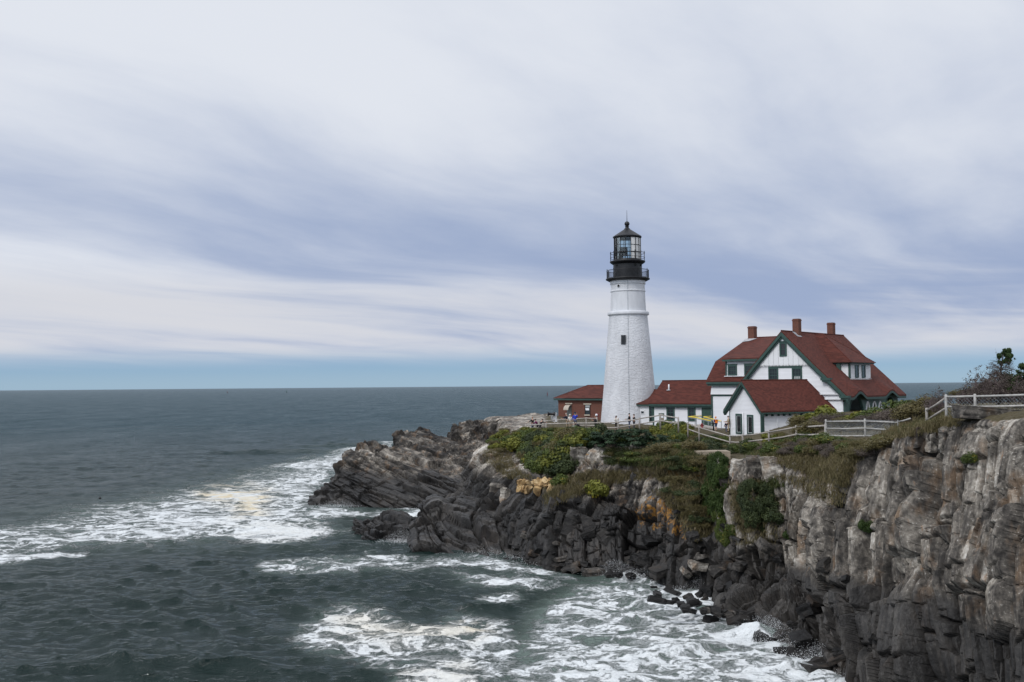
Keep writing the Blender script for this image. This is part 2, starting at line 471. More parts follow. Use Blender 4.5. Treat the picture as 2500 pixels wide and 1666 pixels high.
def tower_stone(rubble=True):
    m_, t, out = new_mat('whitewashed_rubble_stone' if rubble else 'whitewashed_brick')
    p = pos(t)
    q = t.v('MULTIPLY', p, (1, 1, 2.6)) if rubble else t.v('MULTIPLY', p, (1, 1, 3.0))
    warp = t.n('TexNoise', {'Vector': q, 'Scale': 1.2, 'Detail': 3.0}).outputs['Color']
    qq = t.v('ADD', q, t.v('SCALE', t.v('SUBTRACT', warp, (0.5, 0.5, 0.5)), 1.7))
    vo = t.n('TexVoronoi', {'Vector': qq, 'Scale': 1.15 if rubble else 2.6}, feature='DISTANCE_TO_EDGE').outputs[0]
    vc = t.n('TexVoronoi', {'Vector': qq, 'Scale': 1.15 if rubble else 2.6}).outputs['Color']
    pil = t.ss(vo, 0.0, 0.16)
    n2 = t.noise(q, 5.0, 5.0, 0.6)
    gx = t.n('SeparateXYZ', {0: vc}).outputs[0]
    hgt = t.m('ADD', t.m('MULTIPLY', pil, 0.8 if rubble else 0.3), t.m('ADD', t.m('MULTIPLY', n2, 0.7), t.m('MULTIPLY', gx, 0.5 if rubble else 0.15)))
    n1 = t.noise(t.v('MULTIPLY', p, (1, 1, 0.4)), 0.7, 5.0)
    st = t.noise(t.v('MULTIPLY', p, (1.2, 1.2, 0.25)), 1.4, 5.0, 0.65)
    col = t.mix(t.ss(n1, 0.3, 0.72), (0.53, 0.54, 0.565), (0.65, 0.66, 0.685))
    col = t.mix(t.m('MULTIPLY', t.ss(st, 0.62, 0.78), 0.35), col, (0.45, 0.40, 0.31))
    pbsdf(t, out, col, 0.75, 0, 0.3, bump(t, hgt, 0.42 if rubble else 0.35, 0.10 if rubble else 0.05))
    return m_
M['rubble'] = tower_stone(True)
M['wbrick'] = tower_stone(False)

def rock_mat(name='rock', boulder=False):
    m_, t, out = new_mat(name)
    p = pos(t)
    tone, lite, wet, lich, veg, crk = (t.attr(a) for a in ('tone', 'lite', 'wet', 'lich', 'veg', 'crk'))
    bd = t.attr('bed', 'Vector')                       # coordinates laid along the beds
    n1 = t.noise(p, 0.55, 6.0, 0.62); n2 = t.noise(p, 4.5, 6.0, 0.65)
    st = t.noise(t.v('MULTIPLY', bd, (0.35, 1.0, 3.4)), 1.3, 6.0, 0.65)
    st2 = t.noise(t.v('MULTIPLY', bd, (0.5, 1.0, 9.0)), 1.6, 5.0, 0.6)
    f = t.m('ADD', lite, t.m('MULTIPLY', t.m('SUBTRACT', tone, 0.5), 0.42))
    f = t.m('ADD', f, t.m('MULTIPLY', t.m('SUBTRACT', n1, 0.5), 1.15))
    f = t.m('ADD', f, t.m('MULTIPLY', t.m('SUBTRACT', st, 0.5), 1.15))
    f = t.m('ADD', f, t.m('MULTIPLY', t.m('SUBTRACT', n2, 0.5), 0.75))
    f = t.m('ADD', f, t.m('MULTIPLY', t.m('SUBTRACT', st2, 0.5), 0.3))
    ramp = t.n('ValToRGB', {0: f})
    cr = ramp.color_ramp
    cr.elements[0].position, cr.elements[0].color = 0.08, (0.011, 0.010, 0.0095, 1)
    cr.elements[1].position, cr.elements[1].color = 0.96, (0.56, 0.53, 0.48, 1)
    for ps, c in ((0.28, (0.034, 0.031, 0.028, 1)), (0.46, (0.095, 0.085, 0.074, 1)), (0.66, (0.225, 0.202, 0.172, 1)), (0.80, (0.38, 0.35, 0.305, 1))):
        e = cr.elements.new(ps); e.color = c
    col = ramp.outputs[0]
    br = t.noise(t.v('MULTIPLY', p, (1, 1, 0.6)), 0.8, 5.0, 0.6)
    col = t.mix(t.m('MULTIPLY', t.ss(br, 0.52, 0.68), 0.6), col, t.mix(f, (0.040, 0.024, 0.014), (0.30, 0.185, 0.10)))
    # salt and quartz flecks
    fl = t.noise(p, 9.0, 3.0, 0.7)
    col = t.mix(t.m('MULTIPLY', t.m('MULTIPLY', t.ss(fl, 0.60, 0.72), t.ss(f, 0.42, 0.6)), 0.65), col, (0.55, 0.53, 0.49))
    # long dark seep stains down the face, and rust
    sv = t.noise(t.v('MULTIPLY', p, (1.0, 1.0, 0.13)), 1.1, 6.0, 0.62)
    sv2 = t.noise(t.v('MULTIPLY', p, (1.0, 1.0, 0.2)), 2.6, 5.0, 0.6)
    col = t.mix(t.m('MULTIPLY', t.ss(sv, 0.50, 0.66), 0.72), col, (0.030, 0.027, 0.024))
    col = t.mix(t.m('MULTIPLY', t.m('MULTIPLY', t.ss(sv2, 0.60, 0.70), t.ss(f, 0.4, 0.7)), 0.6), col, (0.24, 0.12, 0.05))
    # dark water and weed stain near the sea, with a ragged upper edge
    s = t.n('SeparateXYZ', {0: p}).outputs
    wz = t.m('ADD', wet, t.m('MULTIPLY', t.m('SUBTRACT', n1, 0.5), 0.7))
    wz = t.ss(t.m('ADD', wz, t.m('MULTIPLY', t.m('SUBTRACT', st, 0.5), 0.5)), 0.35, 0.72)
    wcol = t.mix(t.m('MULTIPLY', f, 0.9), (0.0065, 0.0062, 0.0062), (0.050, 0.047, 0.045))
    col = t.mix(t.m('MULTIPLY', wz, 0.9), col, wcol)
    # orange lichen and earth
    ln = t.noise(p, 1.9, 7.0, 0.74)
    lf = t.ss(t.m('ADD', lich, t.m('MULTIPLY', t.m('SUBTRACT', ln, 0.5), 2.3)), 0.60, 0.88)
    col = t.mix(t.m('MULTIPLY', lf, 0.88), col, t.mix(n2, (0.16, 0.075, 0.016), (0.40, 0.20, 0.035)))
    vf = t.ss(t.m('ADD', veg, t.m('MULTIPLY', t.m('SUBTRACT', n1, 0.5), 1.1)), 0.45, 0.62)
    soil = t.mix(n2, (0.040, 0.034, 0.018), (0.105, 0.085, 0.045))
    col = t.mix(vf, col, soil)
    hgt = t.m('ADD', t.m('MULTIPLY', st, 0.6), t.m('ADD', t.m('MULTIPLY', n2, 0.8), t.m('MULTIPLY', st2, 0.5)))
    hgt = t.m('SUBTRACT', hgt, t.m('MULTIPLY', crk, 0.5))
    rough = t.m('SUBTRACT', 0.88, t.m('MULTIPLY', wz, 0.38))
    pbsdf(t, out, col, rough, 0, 0.28, bump(t, hgt, 0.8, 0.10))
    return m_
M['rock'] = rock_mat()

def ground_mat():
    m_, t, out = new_mat('clifftop_ground')
    p = pos(t)
    pv = t.attr('paved')
    n1 = t.noise(p, 0.6, 5.0); n2 = t.noise(p, 6.0, 5.0)
    soil = t.mix(n1, (0.050, 0.055, 0.022), (0.135, 0.112, 0.060))
    pav = t.mix(n2, (0.26, 0.25, 0.235), (0.40, 0.385, 0.36))
    pbsdf(t, out, t.mix(t.ss(t.m('ADD', pv, t.m('MULTIPLY', t.m('SUBTRACT', n1, .5), .3)), 0.45, 0.55), soil, pav), 0.9, 0, 0.25, bump(t, n2, 0.5, 0.06))
    return m_
M['ground'] = ground_mat()

def water_mat():
    m_, t, out = new_mat('sea_water')
    p = pos(t)
    foam, aer, tan = t.attr('foam'), t.attr('aer'), t.attr('tan')
    s = t.n('SeparateXYZ', {0: p}).outputs
    flat = t.comb(s[0], s[1], 0.0)
    dist = t.v('DISTANCE', flat, (0, 0, 0))
    # ripples
    wv = t.n('TexNoise', {'Vector': flat, 'Scale': 0.12, 'Detail': 2.0}).outputs['Color']
    fw = t.v('ADD', flat, t.v('SCALE', t.v('SUBTRACT', wv, (0.5, 0.5, 0.5)), 3.0))
    r1 = t.noise(t.v('MULTIPLY', fw, (0.55, 1.0, 1.0)), 1.3, 6.0, 0.62)
    r2 = t.noise(t.v('MULTIPLY', fw, (0.40, 1.0, 1.0)), 0.28, 7.0, 0.68)
    r3 = t.noise(t.v('MULTIPLY', fw, (0.35, 1.0, 1.0)), 0.055, 4.0, 0.6)
    r0 = t.noise(t.v('MULTIPLY', fw, (0.6, 1.0, 1.0)), 4.2, 4.0, 0.6)
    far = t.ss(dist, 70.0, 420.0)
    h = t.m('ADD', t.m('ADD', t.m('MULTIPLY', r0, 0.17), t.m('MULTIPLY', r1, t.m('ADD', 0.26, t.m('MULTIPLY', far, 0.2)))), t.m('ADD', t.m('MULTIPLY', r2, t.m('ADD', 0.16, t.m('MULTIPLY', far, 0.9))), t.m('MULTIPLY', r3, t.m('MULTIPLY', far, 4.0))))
    # foam: torn sheets, webs and streaks
    w1 = t.n('TexNoise', {'Vector': flat, 'Scale': 0.22, 'Detail': 4.0, 'Roughness': 0.6}).outputs['Color']
    f1 = t.v('ADD', t.v('MULTIPLY', flat, (0.62, 1.0, 1.0)), t.v('SCALE', t.v('SUBTRACT', w1, (0.5, 0.5, 0.5)), 4.2))
    fa = t.noise(f1, 0.34, 8.0, 0.66, 0.6)
    fb = t.noise(f1, 1.25, 6.0, 0.62, 1.0)
    web = t.m('SUBTRACT', 1.0, t.m('MULTIPLY', t.m('ABSOLUTE', t.m('SUBTRACT', fb, 0.5)), 6.5), clamp=True)
    vo = t.n('TexVoronoi', {'Vector': t.v('ADD', t.v('MULTIPLY', f1, (1, 1, 1)), t.v('SCALE', t.v('SUBTRACT', t.n('TexNoise', {'Vector': f1, 'Scale': 1.6, 'Detail': 4.0}).outputs['Color'], (.5, .5, .5)), 1.3)), 'Scale': 0.62}, feature='DISTANCE_TO_EDGE').outputs[0]
    lace = t.m('SUBTRACT', 1.0, t.ss(vo, 0.0, 0.20))
    pat = t.m('ADD', t.m('MULTIPLY', fa, 0.85), t.m('ADD', t.m('MULTIPLY', web, 0.17), t.m('MULTIPLY', lace, 0.20)))
    pat = t.m('ADD', pat, t.m('MULTIPLY', t.m('SUBTRACT', t.noise(flat, 5.0, 6.0, 0.75), 0.5), 0.55))
    thr = t.m('SUBTRACT', 1.13, foam)
    ff = t.m('MULTIPLY', t.ss(pat, t.m('SUBTRACT', thr, 0.07), t.m('ADD', thr, 0.21)), t.ss(foam, 0.12, 0.35))
    thin = t.m('MULTIPLY', t.ss(pat, t.m('SUBTRACT', thr, 0.34), t.m('ADD', thr, 0.10)), t.ss(foam, 0.25, 0.62))
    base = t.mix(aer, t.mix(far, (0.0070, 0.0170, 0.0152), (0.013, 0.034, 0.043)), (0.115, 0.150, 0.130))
    base = t.mix(t.m('MULTIPLY', thin, 0.34), base, (0.30, 0.38, 0.35))
    fcol = t.mix(t.noise(flat, 1.1, 4.0), (0.58, 0.62, 0.64), (0.80, 0.815, 0.81))
    fcol = t.mix(t.m('MULTIPLY', tan, t.ss(fa, 0.36, 0.60)), fcol, (0.66, 0.57, 0.40))
    col = t.mix(ff, base, fcol)
    rough = t.m('ADD', t.m('ADD', 0.13, t.m('MULTIPLY', far, 0.16)), t.m('MULTIPLY', ff, 0.55))
    hh = t.m('ADD', h, t.m('MULTIPLY', ff, t.m('ADD', 0.25, t.m('MULTIPLY', fb, 0.5))))
    bs = 0.95
    nb_ = bump(t, hh, bs, 0.75)
    body = t.n('BsdfDiffuse', {'Color': col, 'Roughness': 0.3, 'Normal': nb_})
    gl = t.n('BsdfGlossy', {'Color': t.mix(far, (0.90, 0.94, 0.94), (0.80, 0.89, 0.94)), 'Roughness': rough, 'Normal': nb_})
    fr = t.m('MULTIPLY', t.n('Fresnel', {'IOR': 1.333, 'Normal': nb_}).outputs[0], t.m('SUBTRACT', 0.60, t.m('MULTIPLY', far, 0.21)))
    gust = t.noise(t.v('MULTIPLY', fw, (0.075, 0.022, 1.0)), 1.0, 7.0, 0.72)          # gusts roughen the water in streaks
    fr = t.m('MULTIPLY', fr, t.m('ADD', 1.0, t.m('MULTIPLY', t.m('ADD', 0.35, t.m('MULTIPLY', far, 1.5)), t.m('SUBTRACT', gust, 0.52))))
    fr = t.m('MULTIPLY', fr, t.m('SUBTRACT', 1.0, t.m('MULTIPLY', ff, 0.9)))
    mx = t.n('MixShader', {0: fr}); t.l.new(body.outputs[0], mx.inputs[1]); t.l.new(gl.outputs[0], mx.inputs[2])
    t.l.new(mx.outputs[0], out.inputs[0])
    return m_
M['water'] = water_mat()

def leaf_mat(name, c_dark, c_light, c_tip=None, tipamt=0.0):
    m_, t, out = new_mat(name)
    rnd = t.attr('leaf')
    oi = t.n('ObjectInfo').outputs['Random']
    f = t.m('ADD', t.m('MULTIPLY', rnd, 0.8), t.m('MULTIPLY', oi, 0.2))
    col = t.mix(f, c_dark, c_light)
    if c_tip: col = t.mix(t.m('MULTIPLY', t.ss(rnd, 1.0 - tipamt - 0.04, 1.0 - tipamt), 0.9), col, c_tip)
    b = t.n('BsdfPrincipled', {'Base Color': col, 'Roughness': 0.62, 'Specular IOR Level': 0.25})
    tr = t.n('BsdfTranslucent', {'Color': col})
    mx = t.n('MixShader', {0: 0.22}); t.l.new(b.outputs[0], mx.inputs[1]); t.l.new(tr.outputs[0], mx.inputs[2])
    t.l.new(mx.outputs[0], out.inputs[0])
    return m_
M['leaf_green'] = leaf_mat('bush_leaves', (0.022, 0.042, 0.012), (0.120, 0.150, 0.034), (0.26, 0.20, 0.03), 0.07)
M['leaf_dark'] = leaf_mat('dark_bush_leaves', (0.014, 0.026, 0.012), (0.074, 0.094, 0.034), (0.16, 0.15, 0.04), 0.03)
M['leaf_lime'] = leaf_mat('yellow_green_leaves', (0.055, 0.070, 0.012), (0.230, 0.230, 0.040), (0.34, 0.26, 0.03), 0.08)
M['leaf_brown'] = leaf_mat('olive_brown_leaves', (0.046, 0.042, 0.017), (0.170, 0.140, 0.056), (0.16, 0.15, 0.10), 0.1)
M['leaf_grey'] = leaf_mat('mauve_grey_twigs', (0.050, 0.040, 0.034), (0.150, 0.120, 0.100), (0.10, 0.12, 0.04), 0.06)
M['needle'] = leaf_mat('dark_needles', (0.010, 0.024, 0.014), (0.040, 0.070, 0.032))
M['needle_pale'] = leaf_mat('fresh_needles', (0.012, 0.028, 0.010), (0.062, 0.100, 0.026))  # lighter green needles, used on the two conifers
M['ivy'] = leaf_mat('ivy_leaves', (0.015, 0.034, 0.008), (0.066, 0.100, 0.022))
M['grass'] = leaf_mat('dry_clifftop_grass', (0.055, 0.055, 0.022), (0.240, 0.190, 0.098), (0.27, 0.22, 0.14), 0.12)
M['grass_green'] = leaf_mat('green_clifftop_grass', (0.026, 0.040, 0.012), (0.100, 0.112, 0.036), (0.2, 0.17, 0.06), 0.08)
M['spray'] = simple('white_spray', (0.84, 0.86, 0.87), 0.5, 0.03)
# ------------------------------------------------------------------ rock and ground (lofted sheets, broken into joint blocks)
def spline(a, n_out, ts=None):
    """Catmull-Rom through the first axis of a, n_out samples spaced by arc length"""
    a = np.asarray(a, float); n = len(a)
    flat_ = a.reshape(n, -1)
    if ts is None:
        d = np.linalg.norm((a[1:] - a[:-1]).reshape(n - 1, -1, 3), axis=2).mean(1) + 1e-3
        cum = np.r_[0, np.cumsum(d)]
        ts = np.interp(np.linspace(0, cum[-1], n_out), cum, np.arange(n))
    i = np.clip(ts.astype(int), 0, n - 2); t = (ts - i)[:, None]
    p0, p1, p2, p3 = flat_[np.maximum(i - 1, 0)], flat_[i], flat_[i + 1], flat_[np.minimum(i + 2, n - 1)]
    def tan(pa, pb, pc):                            # bounded tangents: no overshoot where short spans meet long ones
        sh = (len(ts), -1, 3)
        u, v = (pb - pa).reshape(sh), (pc - pb).reshape(sh)
        lu, lv = np.linalg.norm(u, axis=2, keepdims=True), np.linalg.norm(v, axis=2, keepdims=True)
        return ((u / (lu + 1e-6) + v / (lv + 1e-6)) * 0.45 * np.minimum(np.maximum(lu, 1e-3), np.maximum(lv, 1e-3))).reshape(pb.shape)
    m1, m2 = tan(p0, p1, p2), tan(p1, p2, p3)
    m1 = np.where((i == 0)[:, None], (p2 - p1) * .8, m1); m2 = np.where((i == n - 2)[:, None], (p2 - p1) * .8, m2)
    r = (2 * t**3 - 3 * t**2 + 1) * p1 + (t**3 - 2 * t**2 + t) * m1 + (-2 * t**3 + 3 * t**2) * p2 + (t**3 - t**2) * m2
    return r.reshape((len(ts),) + a.shape[1:]), ts
def loft(cols, nu, nv):
    """cols: [column][level] points -> grid (nu, nv, 3) plus level coordinate"""
    g, tu = spline(np.asarray(cols, float), nu)
    g2, tv = spline(np.swapaxes(g, 0, 1), nv)
    return np.swapaxes(g2, 0, 1), tu, tv
def grid_normals(g):
    du = np.gradient(g, axis=0); dv = np.gradient(g, axis=1)
    n = np.cross(du, dv)
    return n / (np.linalg.norm(n, axis=2, keepdims=True) + 1e-9)
def grid_quads(nu, nv):
    i = np.arange(nu - 1)[:, None] * nv + np.arange(nv - 1)[None, :]
    return np.stack([i, i + 1, i + nv + 1, i + nv], -1).reshape(-1, 4)
def rotR(theta, az=0.0, tw=0.0):
    """bed axes: theta = rise of the beds to the right in the picture"""
    c, s = math.cos(math.radians(theta)), math.sin(math.radians(theta))
    R = np.array([[c, 0, s], [0, 1, 0], [-s, 0, c]])
    Z = np.array(Matrix.Rotation(math.radians(az), 3, 'Z')); X = np.array(Matrix.Rotation(math.radians(tw), 3, 'X'))
    return R @ X @ Z
def rocky(p, R, seed, amps=(0.9, 0.45, 0.16), sizes=((4.2, 3.0, 1.5), (1.7, 1.3, 0.6), (0.65, 0.55, 0.22)), crk=(0.10, 0.06, 0.03)):
    d = 0; tone = 0; ck = 0
    for a, (am, sz) in enumerate(zip(amps, sizes)):
        hh, tn, e = blocks(p, R, sz, seed + 11 * a, 0.30 if a == 0 else 0.22, 0.9, crk[a])
        d = d + am * (hh - 0.5) - 0.45 * am * e ** 1.5
        tone = tone + tn * (0.4, 0.35, 0.25)[a]
        ck = np.maximum(ck, e * (1.0, 0.8, 0.5)[a])
    d = d + 0.08 * (fbm(p * 2.2, 4, seed + 90) - 0.5)
    return d, tone, ck
ROCKS = []                                     # (verts, quads) of every rock sheet, for dropping things onto
def soften(d, shape, n=1):                          # take the saw teeth off slanting joints
    d = d.reshape(shape).copy()
    for _ in range(n):
        for ax in (0,):
            a = np.moveaxis(d, ax, 0); b = a.copy()
            b[1:-1] = .25 * a[:-2] + .5 * a[1:-1] + .25 * a[2:]
            d = np.moveaxis(b, 0, ax)
    return d.ravel()
def finish_rock(name, g, nrm, d, tone, ck, lite, wet, lich, veg, bed, label=None, cat=None, flip=False, group=None):
    nu, nv = g.shape[:2]
    d = soften(d, (nu, nv), 0 if name == 'cliff' else 1); d = d + .10 * (fbm(g.reshape(-1, 3) * np.array([2.6, 2.6, 1.6]), 4, 7) - .5) + .07 * (vnoise(bed * np.array([1.1, 1.6, 4.5]), 9) - .5); ck = soften(ck, (nu, nv), 1)
    v = g.reshape(-1, 3) + nrm.reshape(-1, 3) * d[:, None]
    q = grid_quads(nu, nv)
    if (np.cross(np.gradient(g, axis=1), np.gradient(g, axis=0)) * nrm).sum(2).mean() < 0: q = q[:, ::-1]   # faces look outward
    me = np_mesh(name, v, q, [M['rock']], False, dict(tone=tone, crk=ck, lite=lite, wet=wet, lich=lich, veg=veg, bed=bed))
    o = link_mesh(name, me)
    if cat: tag(o, label, cat, group)
    else: tag(o, kind='structure')
    ROCKS.append((v, q))
    return o

# ---- the main cliff, from the inlet on the left to beyond the right edge, and the ground behind it
def col(L1, L2, L3, L4, L5, L6):
    w_ = PZ(L1[0], 0.0, L1[1])
    pts = [w_ + np.array([0, 0.6, -2.2]), w_]
    pts += [P(*L2), P(*L3), P(*L4), PZ(*L5), PZ(*L6)]
    e = pts[-1]
    pts.append(np.array([e[0] * 1.03, e[1] + 9, -2.0]))
    return pts
CL = [
    col((1130, 98), (1140, 1215, 100), (1160, 1165, 104), (1180, 1095, 112), (1230, 7.8, 121), (1180, 7.6, 150)),
    col((1215, 82), (1218, 1275, 84), (1226, 1180, 92), (1238, 1120, 102), (1262, 7.9, 116), (1240, 8.0, 150)),
    col((1310, 75.5), (1318, 1280, 77), (1335, 1190, 84), (1345, 1150, 92), (1360, 8.0, 113), (1340, 8.0, 150)),
    col((1400, 71), (1405, 1290, 73), (1415, 1150, 79), (1410, 1086, 88), (1430, 7.8, 111), (1430, 7.9, 150)),
    col((1540, 69.3), (1545, 1300, 71), (1555, 1165, 75.5), (1560, 1092, 86), (1570, 7.5, 106), (1540, 7.8, 150)),
    col((1650, 65.3), (1655, 1320, 67), (1665, 1180, 70.5), (1672, 1100, 79), (1680, 7.2, 98), (1650, 8.0, 150)),
    col((1735, 62.3), (1738, 1335, 65), (1742, 1195, 68.5), (1748, 1112, 73), (1765, 6.9, 92), (1740, 8.2, 150)),
    col((1790, 58.3), (1790, 1375, 61.8), (1785, 1230, 62.8), (1780, 1135, 64.5), (1822, 7.3, 82), (1840, 8.3, 150)),
    col((1860, 53.8), (1880, 1420, 59), (1880, 1250, 60.5), (1875, 1122, 62.5), (1925, 8.3, 74), (1950, 8.8, 150)),
    col((1975, 47.8), (1980, 1452, 55.8), (1985, 1285, 58), (1985, 1140, 60.5), (2015, 9.55, 64), (2060, 9.0, 150)),
    col((2050, 45.4), (2045, 1490, 48.6), (2052, 1290, 50.2), (2062, 1135, 52.5), (2110, 9.75, 59), (2150, 9.0, 150)),
    col((2160, 42.6), (2130, 1500, 45.2), (2155, 1260, 46.6), (2185, 1078, 48), (2200, 10.6, 52.5), (2240, 9.0, 150)),
    col((2290, 38.8), (2280, 1500, 40.2), (2280, 1250, 42), (2290, 1045, 44), (2330, 11.25, 47.5), (2350, 9.2, 145)),
    col((2420, 35.6), (2410, 1500, 37), (2400, 1250, 39), (2400, 1040, 41), (2420, 11.6, 45), (2470, 9.4, 135)),
    col((2540, 33), (2530, 1500, 34.5), (2520, 1240, 36.5), (2510, 1030, 38.5), (2530, 11.9, 43), (2620, 9.6, 125)),
    col((2760, 28.5), (2740, 1500, 29.8), (2720, 1240, 31), (2700, 1040, 33), (2720, 12.0, 37), (2950, 9.8, 110)),
    col((3100, 24), (3080, 1500, 25), (3060, 1240, 26), (3040, 1050, 27), (3060, 12.0, 31), (3500, 10, 95)),
]
CL.insert(0, [np.array([q[0] - 4, q[1] + 1, -2.3 - .1 * i]) for i, q in enumerate(CL[0])])
NU, NV = 1500, 400
# level spacing: most samples on the face (levels 0-4), few on the ground behind
tv_full = np.interp(np.linspace(0, 1, NV), [0, .04, .26, .54, .76, .92, .985, 1.0], np.arange(8))
_m = np.asarray(CL, float)[:, 1:5].mean(1); _n = np.linspace(0, len(CL) - 1, 400)
_q, _ = spline(np.asarray(CL, float)[:, 1:5].mean(1), 400, _n)
_w = np.linalg.norm(np.diff(_q, axis=0), axis=1) / np.clip(_q[1:, 1], 30, 200)      # finer mesh where the cliff is near
_c = np.r_[0, np.cumsum(_w)]
g0, tu = spline(np.asarray(CL, float), NU, np.interp(np.linspace(0, _c[-1], NU), _c, _n))
g1, _ = spline(np.swapaxes(g0, 0, 1), NV, tv_full)
G = np.swapaxes(g1, 0, 1)
nrm = grid_normals(G)
if nrm[500, 100] @ np.array([-0.3, -1, 0.2]) < 0: nrm = -nrm
pts = G.reshape(-1, 3)
lev = np.repeat(tv_full[None], NU, 0).ravel()
px, py = vproj(pts)
px0 = px + 40 * (fbm(pts * 0.35, 3, 5) - 0.5)
reg = [px0 < 1765, (px0 >= 1765) & (px0 < 2055), px0 >= 2055]
Rs = [rotR(118, 50, 6), rotR(112, 72, 6), rotR(109, 78, 8)]
d = np.zeros(len(pts)); tone = np.zeros(len(pts)); ck = np.zeros(len(pts)); bed = np.zeros((len(pts), 3))
for k, (rm, R) in enumerate(zip(reg, Rs)):
    am = ((1.35, 0.52, 0.13), (1.2, 0.55, 0.16), (1.5, 0.75, 0.24))[k]
    sz = (((9.0, 3.0, 2.1), (4.2, 1.6, 0.9), (1.6, 0.7, 0.34)), ((6.0, 2.4, 1.5), (2.6, 1.2, 0.6), (1.0, 0.6, 0.28)), ((9.0, 3.0, 1.9), (4.0, 1.6, 0.85), (1.5, 0.8, 0.34)))[k]
    dd, tt, cc = rocky(pts[rm], R, 100 + 40 * k, am, sz, (.14, .08, .04) if k == 0 else (.26, .13, .05))
    d[rm], tone[rm], ck[rm] = dd, tt, cc
    bed[rm] = pts[rm] @ R.T
face = np.clip((4.35 - lev) / 0.5, 0, 1); low_ = np.clip((4.1 - lev) / 1.1, 0, 1)
nup = np.clip((nrm.reshape(-1, 3)[:, 2] - .45) / .4, 0, 1) * np.clip((lev - 3.5) / .4, 0, 1)
face = face * (1 - .8 * nup)
d = d * (0.10 + 0.90 * face) + 0.42 * face
d = d * (1 - .45 * np.clip((lev - 3.2) / .5, 0, 1))
d += (fbm(pts * 0.16, 3, 77) - 0.42) * 2.2 * low_
lite = 0.33 + 0.23 * np.clip((px - 1740) / 60, 0, 1) - 0.04 * np.clip((px - 2060) / 40, 0, 1)
lite += 0.34 * np.clip((lev - 2.35) / 0.9, 0, 1) * (px < 1765)
lite = lite + 0.28 * (fbm(pts * np.array([.5, .5, .22]), 3, 8) - .5)
zc = pts[:, 2]
wl = np.interp(px, [1100, 1400, 1750, 1900, 2100, 2200, 2500], [4.2, 4.3, 4.2, 2.4, 3.6, 4.2, 4.1])
wet = np.clip(0.5 + (wl - zc) / 2.2 + 0.9 * (fbm(pts * 0.3, 3, 21) - .5), 0, 1)
wet = np.maximum(wet, np.clip((1.2 - zc) / 0.5, 0, 1))
def blob(px, py, pol, soft=14, ys=1.0): return np.clip(0.5 + sdist(px, py, pol, ys) / soft, 0, 1)
lich = np.zeros(len(pts))
fm = (px > 1100) & (px < 1800) & (py > 1000) & (py < 1420)
LICH = [([(1290, 1100), (1310, 1085), (1330, 1160), (1385, 1130), (1400, 1160), (1340, 1180), (1290, 1165)], 0.85),
        ([(1400, 1132), (1470, 1140), (1540, 1160), (1540, 1180), (1470, 1160), (1400, 1150)], 0.55),
        ([(1480, 1205), (1500, 1195), (1502, 1225), (1482, 1222)], 0.75),
        ([(1620, 1150), (1715, 1150), (1715, 1182), (1660, 1190), (1625, 1175)], 0.80),
        ([(1560, 1205), (1640, 1210), (1670, 1260), (1700, 1290), (1700, 1350), (1640, 1310), (1570, 1290)], 0.66),
        ([(1530, 1230), (1580, 1220), (1580, 1275), (1540, 1290)], 0.60)]
for pol, am in LICH: lich[fm] = np.maximum(lich[fm], am * blob(px[fm], py[fm], pol, 24))
veg = np.clip((lev - 3.95) / 0.35, 0, 1)
VEG = [[(1380, 1160), (1450, 1140), (1600, 1140), (1620, 1100), (1740, 1100), (1760, 1330), (1700, 1290), (1620, 1200), (1560, 1165), (1420, 1170)],
       [(1330, 1190), (1400, 1170), (1440, 1180), (1400, 1220), (1330, 1240)],
       [(1890, 1110), (2020, 1100), (2080, 1110), (2085, 1140), (2060, 1200), (2010, 1190), (1940, 1150)],
       [(1780, 1195), (1850, 1180), (1880, 1290), (1840, 1330), (1790, 1270)],
       [(2110, 1080), (2300, 1010), (2340, 1030), (2200, 1060), (2150, 1090)]]
fm = (px > 1250) & (px < 2400) & (py > 980) & (py < 1420)
for pol in VEG: veg[fm] = np.maximum(veg[fm], 0.62 * blob(px[fm], py[fm], pol, 40))
veg *= np.clip((px - 1300) / 60, 0, 1); lite -= .05 * np.clip((1290 - px) / 60, 0, 1) * (lev > 4)
cliff = finish_rock('cliff', G, nrm, d, tone, ck, lite, wet, lich, veg, bed)

